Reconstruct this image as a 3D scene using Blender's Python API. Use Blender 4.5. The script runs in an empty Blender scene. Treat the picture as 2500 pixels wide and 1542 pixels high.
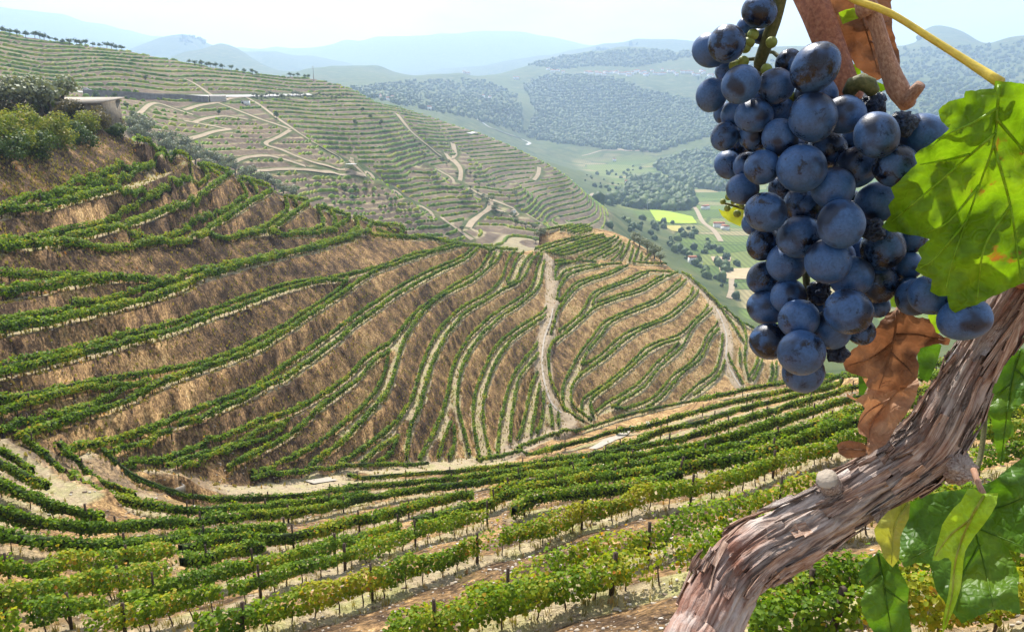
import bpy, bmesh, math, random
import numpy as np
from mathutils import Vector, noise as mnoise

rng = np.random.default_rng(11)
random.seed(11)
S = bpy.context.scene
COL = S.collection
R = math.radians

# ------------------------------------------------------------------ camera
FOC = 1800.0                         # focal length in pixels of the 2500 px wide photograph
PITCH = math.atan(471 / FOC)
cam_d = bpy.data.cameras.new('camera')
cam_d.sensor_width = 36.0
cam_d.lens = 36.0 * FOC / 2500.0
cam_d.clip_start = 0.02
cam_d.clip_end = 60000.0
cam = bpy.data.objects.new('camera', cam_d)
cam.rotation_euler = (math.pi / 2 - PITCH, 0, 0)
COL.objects.link(cam)
S.camera = cam

# ------------------------------------------------------------------ light
SUN_AZ = R(-10)                      # measured from +Y towards +X
SUN_EL = R(53)
world = bpy.data.worlds.new('World')
S.world = world
world.use_nodes = True
wn = world.node_tree.nodes; wl = world.node_tree.links
wn.clear()
w_out = wn.new('ShaderNodeOutputWorld'); w_bg = wn.new('ShaderNodeBackground')
sky = wn.new('ShaderNodeTexSky'); sky.sky_type = 'NISHITA'; sky.sun_disc = False
sky.sun_elevation = SUN_EL; sky.sun_rotation = SUN_AZ
sky.air_density = 1.0; sky.dust_density = 3.0; sky.ozone_density = 1.2
w_bg.inputs['Strength'].default_value = 0.12
w_tc = wn.new('ShaderNodeTexCoord'); w_map = wn.new('ShaderNodeMapping')
w_map.inputs['Scale'].default_value = (2.2, 2.2, 7.0)
w_no = wn.new('ShaderNodeTexNoise'); w_no.inputs['Scale'].default_value = 1.6
w_no.inputs['Detail'].default_value = 7; w_no.inputs['Roughness'].default_value = 0.58
w_rp = wn.new('ShaderNodeValToRGB')
w_rp.color_ramp.elements[0].position = 0.30; w_rp.color_ramp.elements[1].position = 0.62
w_mul = wn.new('ShaderNodeMath'); w_mul.operation = 'MULTIPLY'; w_mul.inputs[1].default_value = 0.9
w_mix = wn.new('ShaderNodeMixRGB'); w_mix.inputs['Color2'].default_value = (4.7, 4.9, 5.2, 1)
w_n2 = wn.new('ShaderNodeTexNoise'); w_n2.inputs['Scale'].default_value = 2.6; w_n2.inputs['Detail'].default_value = 8; w_n2.inputs['Roughness'].default_value = 0.6
w_r2 = wn.new('ShaderNodeValToRGB'); w_r2.color_ramp.elements[0].position = 0.35; w_r2.color_ramp.elements[1].position = 0.62
w_r2.color_ramp.elements[0].color = (.66, .70, .77, 1); w_r2.color_ramp.elements[1].color = (1, 1, 1, 1)
w_v = wn.new('ShaderNodeVectorMath'); w_v.operation = 'SCALE'; w_v.inputs['Scale'].default_value = 5.1
wl.new(w_map.outputs[0], w_n2.inputs['Vector']); wl.new(w_n2.outputs['Fac'], w_r2.inputs['Fac']); wl.new(w_r2.outputs['Color'], w_v.inputs[0]); wl.new(w_v.outputs[0], w_mix.inputs['Color2'])
wl.new(w_tc.outputs['Generated'], w_map.inputs['Vector']); wl.new(w_map.outputs[0], w_no.inputs['Vector'])
wl.new(w_no.outputs['Fac'], w_rp.inputs['Fac']); wl.new(w_rp.outputs['Color'], w_mul.inputs[0])
wl.new(w_mul.outputs[0], w_mix.inputs['Fac']); wl.new(sky.outputs['Color'], w_mix.inputs['Color1'])
wl.new(w_mix.outputs[0], w_bg.inputs['Color']); wl.new(w_bg.outputs[0], w_out.inputs['Surface'])

sun_d = bpy.data.lights.new('sun', 'SUN'); sun_d.energy = 5.0; sun_d.angle = R(0.55); sun_d.color = (1.0, 0.95, 0.87)
sun = bpy.data.objects.new('sun', sun_d); COL.objects.link(sun)
sun_dir = Vector((math.sin(SUN_AZ) * math.cos(SUN_EL), math.cos(SUN_AZ) * math.cos(SUN_EL), math.sin(SUN_EL)))
sun.rotation_euler = (-sun_dir).to_track_quat('-Z', 'Y').to_euler()
sun.location = (-200, 100, 300)

S.view_settings.view_transform = 'Standard'
S.view_settings.look = 'None'
S.view_settings.exposure = 0.85
S.view_settings.gamma = 1.0
S.view_settings.use_curve_mapping = False
S.render.engine = 'CYCLES'
S.cycles.use_denoising = True
S.cycles.max_bounces = 6; S.cycles.diffuse_bounces = 3; S.cycles.glossy_bounces = 2
S.cycles.transmission_bounces = 3; S.cycles.volume_bounces = 1; S.cycles.transparent_max_bounces = 6
S.cycles.sample_clamp_indirect = 6.0

# ------------------------------------------------------------------ helpers
def ray(u, v):
    X = (u - 1250) / FOC; Y = (771 - v) / FOC
    return np.array([X, math.cos(PITCH) + Y * math.sin(PITCH), -math.sin(PITCH) + Y * math.cos(PITCH)])
def at(u, v, D):
    """point at distance D on the line of sight of photograph pixel (u, v)"""
    r = ray(u, v); return Vector(r / np.linalg.norm(r) * D)

def tag(o, label=None, cat=None, group=None, kind=None):
    if label: o['label'] = label
    if cat: o['category'] = cat
    if group: o['group'] = group
    if kind: o['kind'] = kind
    return o
def mesh_data(name, V, faces, mats, smooth=False, attrs=None, mat_idx=None):
    """faces: an (n,3) or (n,4) int array, or a list of such arrays"""
    me = bpy.data.meshes.new(name)
    V = np.asarray(V, np.float32).reshape(-1, 3)
    if isinstance(faces, np.ndarray): faces = [faces]
    faces = [np.asarray(f, np.int32) for f in faces if len(f)]
    loops = np.concatenate([f.ravel() for f in faces])
    tot = np.concatenate([np.full(len(f), f.shape[1], np.int32) for f in faces])
    start = np.concatenate([[0], np.cumsum(tot)[:-1]]).astype(np.int32)
    me.vertices.add(len(V)); me.vertices.foreach_set('co', V.ravel())
    me.loops.add(len(loops)); me.loops.foreach_set('vertex_index', loops)
    me.polygons.add(len(tot)); me.polygons.foreach_set('loop_start', start)
    if smooth: me.polygons.foreach_set('use_smooth', np.ones(len(tot), bool))
    for m in (mats if isinstance(mats, (list, tuple)) else [mats]): me.materials.append(m)
    if mat_idx is not None: me.polygons.foreach_set('material_index', np.asarray(mat_idx, np.int32))
    if attrs:
        for k, a in attrs.items():
            dom = 'POINT' if len(a) == len(V) else 'FACE'
            at_ = me.attributes.new(k, 'FLOAT', dom); at_.data.foreach_set('value', np.asarray(a, np.float32))
    me.update(calc_edges=True)
    return me
def link(name, data, parent=None, loc=(0, 0, 0)):
    o = bpy.data.objects.new(name, data); COL.objects.link(o); o.location = loc
    if parent is not None: o.parent = parent
    return o
def mesh_obj(name, V, faces, mats, parent=None, smooth=False, attrs=None, loc=(0, 0, 0), mat_idx=None):
    return link(name, mesh_data(name, V, faces, mats, smooth, attrs, mat_idx), parent, loc)
def empty(name, loc):
    return link(name, None, None, loc)
def bm_obj(name, bm, mat, parent=None, smooth=False, loc=(0, 0, 0)):
    me = bpy.data.meshes.new(name); bm.to_mesh(me); bm.free(); me.materials.append(mat)
    if smooth:
        me.polygons.foreach_set('use_smooth', np.ones(len(me.polygons), bool))
    return link(name, me, parent, loc)
BOX_F = np.array([[0, 3, 2, 1], [4, 5, 6, 7], [0, 1, 5, 4], [1, 2, 6, 5], [2, 3, 7, 6], [3, 0, 4, 7]])
def box_v(x0, x1, y0, y1, z0, z1):
    return np.array([[x0, y0, z0], [x1, y0, z0], [x1, y1, z0], [x0, y1, z0], [x0, y0, z1], [x1, y0, z1], [x1, y1, z1], [x0, y1, z1]], float)
def tube(pts, radii, n=8, cap=True, twist=0.0):
    """tapered tube along pts -> V, quads"""
    pts = np.asarray(pts, float); m = len(pts)
    tan = np.gradient(pts, axis=0); tan /= np.linalg.norm(tan, axis=1, keepdims=True) + 1e-12
    up = np.array([0, 0, 1.0]) if abs(tan[0][2]) < .9 else np.array([1.0, 0, 0])
    a = np.cross(up, tan[0]); a /= np.linalg.norm(a)
    V = []
    for i in range(m):
        a = a - tan[i] * np.dot(a, tan[i]); a /= np.linalg.norm(a); b = np.cross(tan[i], a)
        th = np.linspace(0, 2 * np.pi, n, endpoint=False) + twist * i
        V.append(pts[i] + radii[i] * (np.cos(th)[:, None] * a + np.sin(th)[:, None] * b))
    V = np.concatenate(V)
    i, j = np.meshgrid(np.arange(m - 1), np.arange(n), indexing='ij')
    k = (i * n + j).ravel(); k2 = (i * n + (j + 1) % n).ravel()
    Fq = np.stack([k, k2, k2 + n, k + n], 1)
    if cap:
        V = np.concatenate([V, [pts[0], pts[-1]]]); c0 = m * n; c1 = c0 + 1
        ar = np.arange(n)
        t0 = np.stack([(ar + 1) % n, ar, np.full(n, c0)], 1); t1 = np.stack([(m - 1) * n + ar, (m - 1) * n + (ar + 1) % n, np.full(n, c1)], 1)
        return V, [Fq, t0, t1]
    return V, [Fq]
def merge(parts):
    Vs = []; q = []; t = []; n = 0
    for V, fs in parts:
        for f in (fs if isinstance(fs, list) else [fs]):
            (q if f.shape[1] == 4 else t).append(f + n)
        Vs.append(V); n += len(V)
    out = []
    if q: out.append(np.concatenate(q))
    if t: out.append(np.concatenate(t))
    return np.concatenate(Vs), out
def crom(pts, step):
    """smooth resampling of a polyline (Catmull-Rom)"""
    P = np.asarray(pts, float); P = np.vstack([2 * P[0] - P[1], P, 2 * P[-1] - P[-2]]); out = []
    for i in range(1, len(P) - 2):
        p0, p1, p2, p3 = P[i - 1:i + 3]
        n = max(1, int(np.linalg.norm(p2 - p1) / step)); t = (np.arange(n) / n)[:, None]
        out.append(.5 * (2 * p1 + (p2 - p0) * t + (2 * p0 - 5 * p1 + 4 * p2 - p3) * t ** 2 + (3 * p1 - p0 - 3 * p2 + p3) * t ** 3))
    return np.vstack(out + [P[-2][None]])
def smooth_noise(n, step, seed, amp=1.0):
    """1-D value noise"""
    r = np.random.default_rng(seed); k = int(n / step) + 3; c = r.normal(0, 1, k)
    x = np.arange(n) / step; i = x.astype(int); f = x - i; f = f * f * (3 - 2 * f)
    return amp * (c[i] * (1 - f) + c[i + 1] * f)

# ------------------------------------------------------------------ materials
class NT:
    """tiny node-tree writer"""
    def __init__(s, name):
        s.m = bpy.data.materials.new(name); s.m.use_nodes = True; s.t = s.m.node_tree; s.n = s.t.nodes; s.n.clear()
        s.out = s.n.new('ShaderNodeOutputMaterial')
    def put(s, node, **kw):
        n = s.n.new(node)
        for k, v in kw.items():
            if k in n.inputs:
                s.set(n.inputs[k], v)
            else: setattr(n, k, v)
        return n
    def set(s, sock, v):
        if isinstance(v, bpy.types.NodeSocket): s.t.links.new(v, sock)
        else:
            if isinstance(v, tuple) and len(v) == 3 and sock.type == 'RGBA': v = v + (1,)
            sock.default_value = v
    def noise(s, vec, scale, detail=4, rough=.55, dist=0.0):
        n = s.n.new('ShaderNodeTexNoise'); s.set(n.inputs['Scale'], scale); n.inputs['Detail'].default_value = detail
        n.inputs['Roughness'].default_value = rough; n.inputs['Distortion'].default_value = dist
        if vec is not None: s.set(n.inputs['Vector'], vec)
        return n.outputs['Fac']
    def scale(s, vec, sc):
        n = s.n.new('ShaderNodeMapping'); n.inputs['Scale'].default_value = sc; s.set(n.inputs['Vector'], vec); return n.outputs[0]
    def ramp(s, fac, stops):
        n = s.n.new('ShaderNodeValToRGB'); e = n.color_ramp.elements
        while len(e) < len(stops): e.new(0.5)
        for el, (p, c) in zip(e, stops):
            el.position = p; el.color = (c if isinstance(c, tuple) else (c, c, c)) + (1,)
        s.set(n.inputs['Fac'], fac); return n.outputs['Color']
    def mix(s, fac, a, b, mode='MIX'):
        n = s.n.new('ShaderNodeMixRGB'); n.blend_type = mode
        s.set(n.inputs['Fac'], fac); s.set(n.inputs['Color1'], a); s.set(n.inputs['Color2'], b); return n.outputs[0]
    def math(s, op, a, b=0.0, clamp=False):
        n = s.n.new('ShaderNodeMath'); n.operation = op; n.use_clamp = clamp; s.set(n.inputs[0], a); s.set(n.inputs[1], b); return n.outputs[0]
    def attr(s, name): return s.put('ShaderNodeAttribute', attribute_name=name).outputs['Fac']
    def pos(s): return s.n.new('ShaderNodeNewGeometry').outputs['Position']
    def obj(s): return s.n.new('ShaderNodeTexCoord').outputs['Object']
    def rand(s): return s.n.new('ShaderNodeObjectInfo').outputs['Random']
    def bump(s, h, strength=.4, dist=.1):
        n = s.n.new('ShaderNodeBump'); n.inputs['Strength'].default_value = strength; n.inputs['Distance'].default_value = dist
        s.set(n.inputs['Height'], h); return n.outputs[0]
    def bsdf(s, color, rough=.85, spec=.25, normal=None, **kw):
        n = s.n.new('ShaderNodeBsdfPrincipled'); s.set(n.inputs['Base Color'], color); s.set(n.inputs['Roughness'], rough)
        s.set(n.inputs['Specular IOR Level'], spec)
        if normal is not None: s.set(n.inputs['Normal'], normal)
        for k, v in kw.items(): s.set(n.inputs[k.replace('_', ' ')], v)
        return n.outputs[0]
    def done(s, shader):
        s.t.links.new(shader, s.out.inputs['Surface']); return s.m

def plain(name, col, rough=.8, spec=.2, var=.12, scale=3.0):
    t = NT(name); n = t.noise(t.obj(), scale, 5)
    lo = tuple(c * (1 - var) for c in col); hi = tuple(min(1, c * (1 + var)) for c in col)
    return t.done(t.bsdf(t.ramp(n, [(.3, lo), (.7, hi)]), rough, spec, t.bump(n, .25, .02)))

def leaf_material(name, stops, trans=.45, rough=.55):
    t = NT(name); a = t.attr('tint')
    c = t.ramp(a, stops)
    d = t.bsdf(c, rough, .18)
    tr = t.put('ShaderNodeBsdfTranslucent', Color=t.mix(1.0, c, (1.0, 1.0, .45), 'MULTIPLY')).outputs[0]
    mx = t.put('ShaderNodeMixShader', Fac=trans); t.set(mx.inputs[1], d); t.set(mx.inputs[2], tr)
    return t.done(mx.outputs[0])

M = {}
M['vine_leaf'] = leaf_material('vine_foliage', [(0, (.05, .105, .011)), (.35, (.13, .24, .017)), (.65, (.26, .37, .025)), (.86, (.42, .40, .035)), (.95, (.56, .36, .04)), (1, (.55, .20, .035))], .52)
M['vine_core'] = plain('vine_shade_core', (.03, .045, .014), .9, .1, .4, 5)  # dark green standing in for the shade inside the hedge
M['olive_leaf'] = leaf_material('olive_foliage', [(0, (.11, .125, .075)), (.6, (.21, .235, .145)), (1, (.33, .35, .24))], .2)
M['shrub_leaf'] = leaf_material('shrub_foliage', [(0, (.06, .10, .015)), (.45, (.17, .23, .03)), (.8, (.34, .33, .05)), (1, (.42, .32, .11))], .4)
M['dry_shrub_leaf'] = leaf_material('dry_shrub_foliage', [(0, (.07, .065, .025)), (.5, (.15, .13, .05)), (1, (.26, .20, .10))], .25)
M['tree_leaf'] = leaf_material('broadleaf_foliage', [(0, (.03, .06, .016)), (.6, (.075, .125, .028)), (1, (.15, .20, .045))], .3)
M['wood'] = plain('stake_wood', (.075, .055, .042), .9, .1, .35, 9)
M['trunk'] = plain('vine_trunk_bark', (.11, .08, .06), .95, .1, .35, 14)
M['bark'] = plain('tree_bark', (.10, .08, .06), .95, .1, .3, 4)
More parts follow.
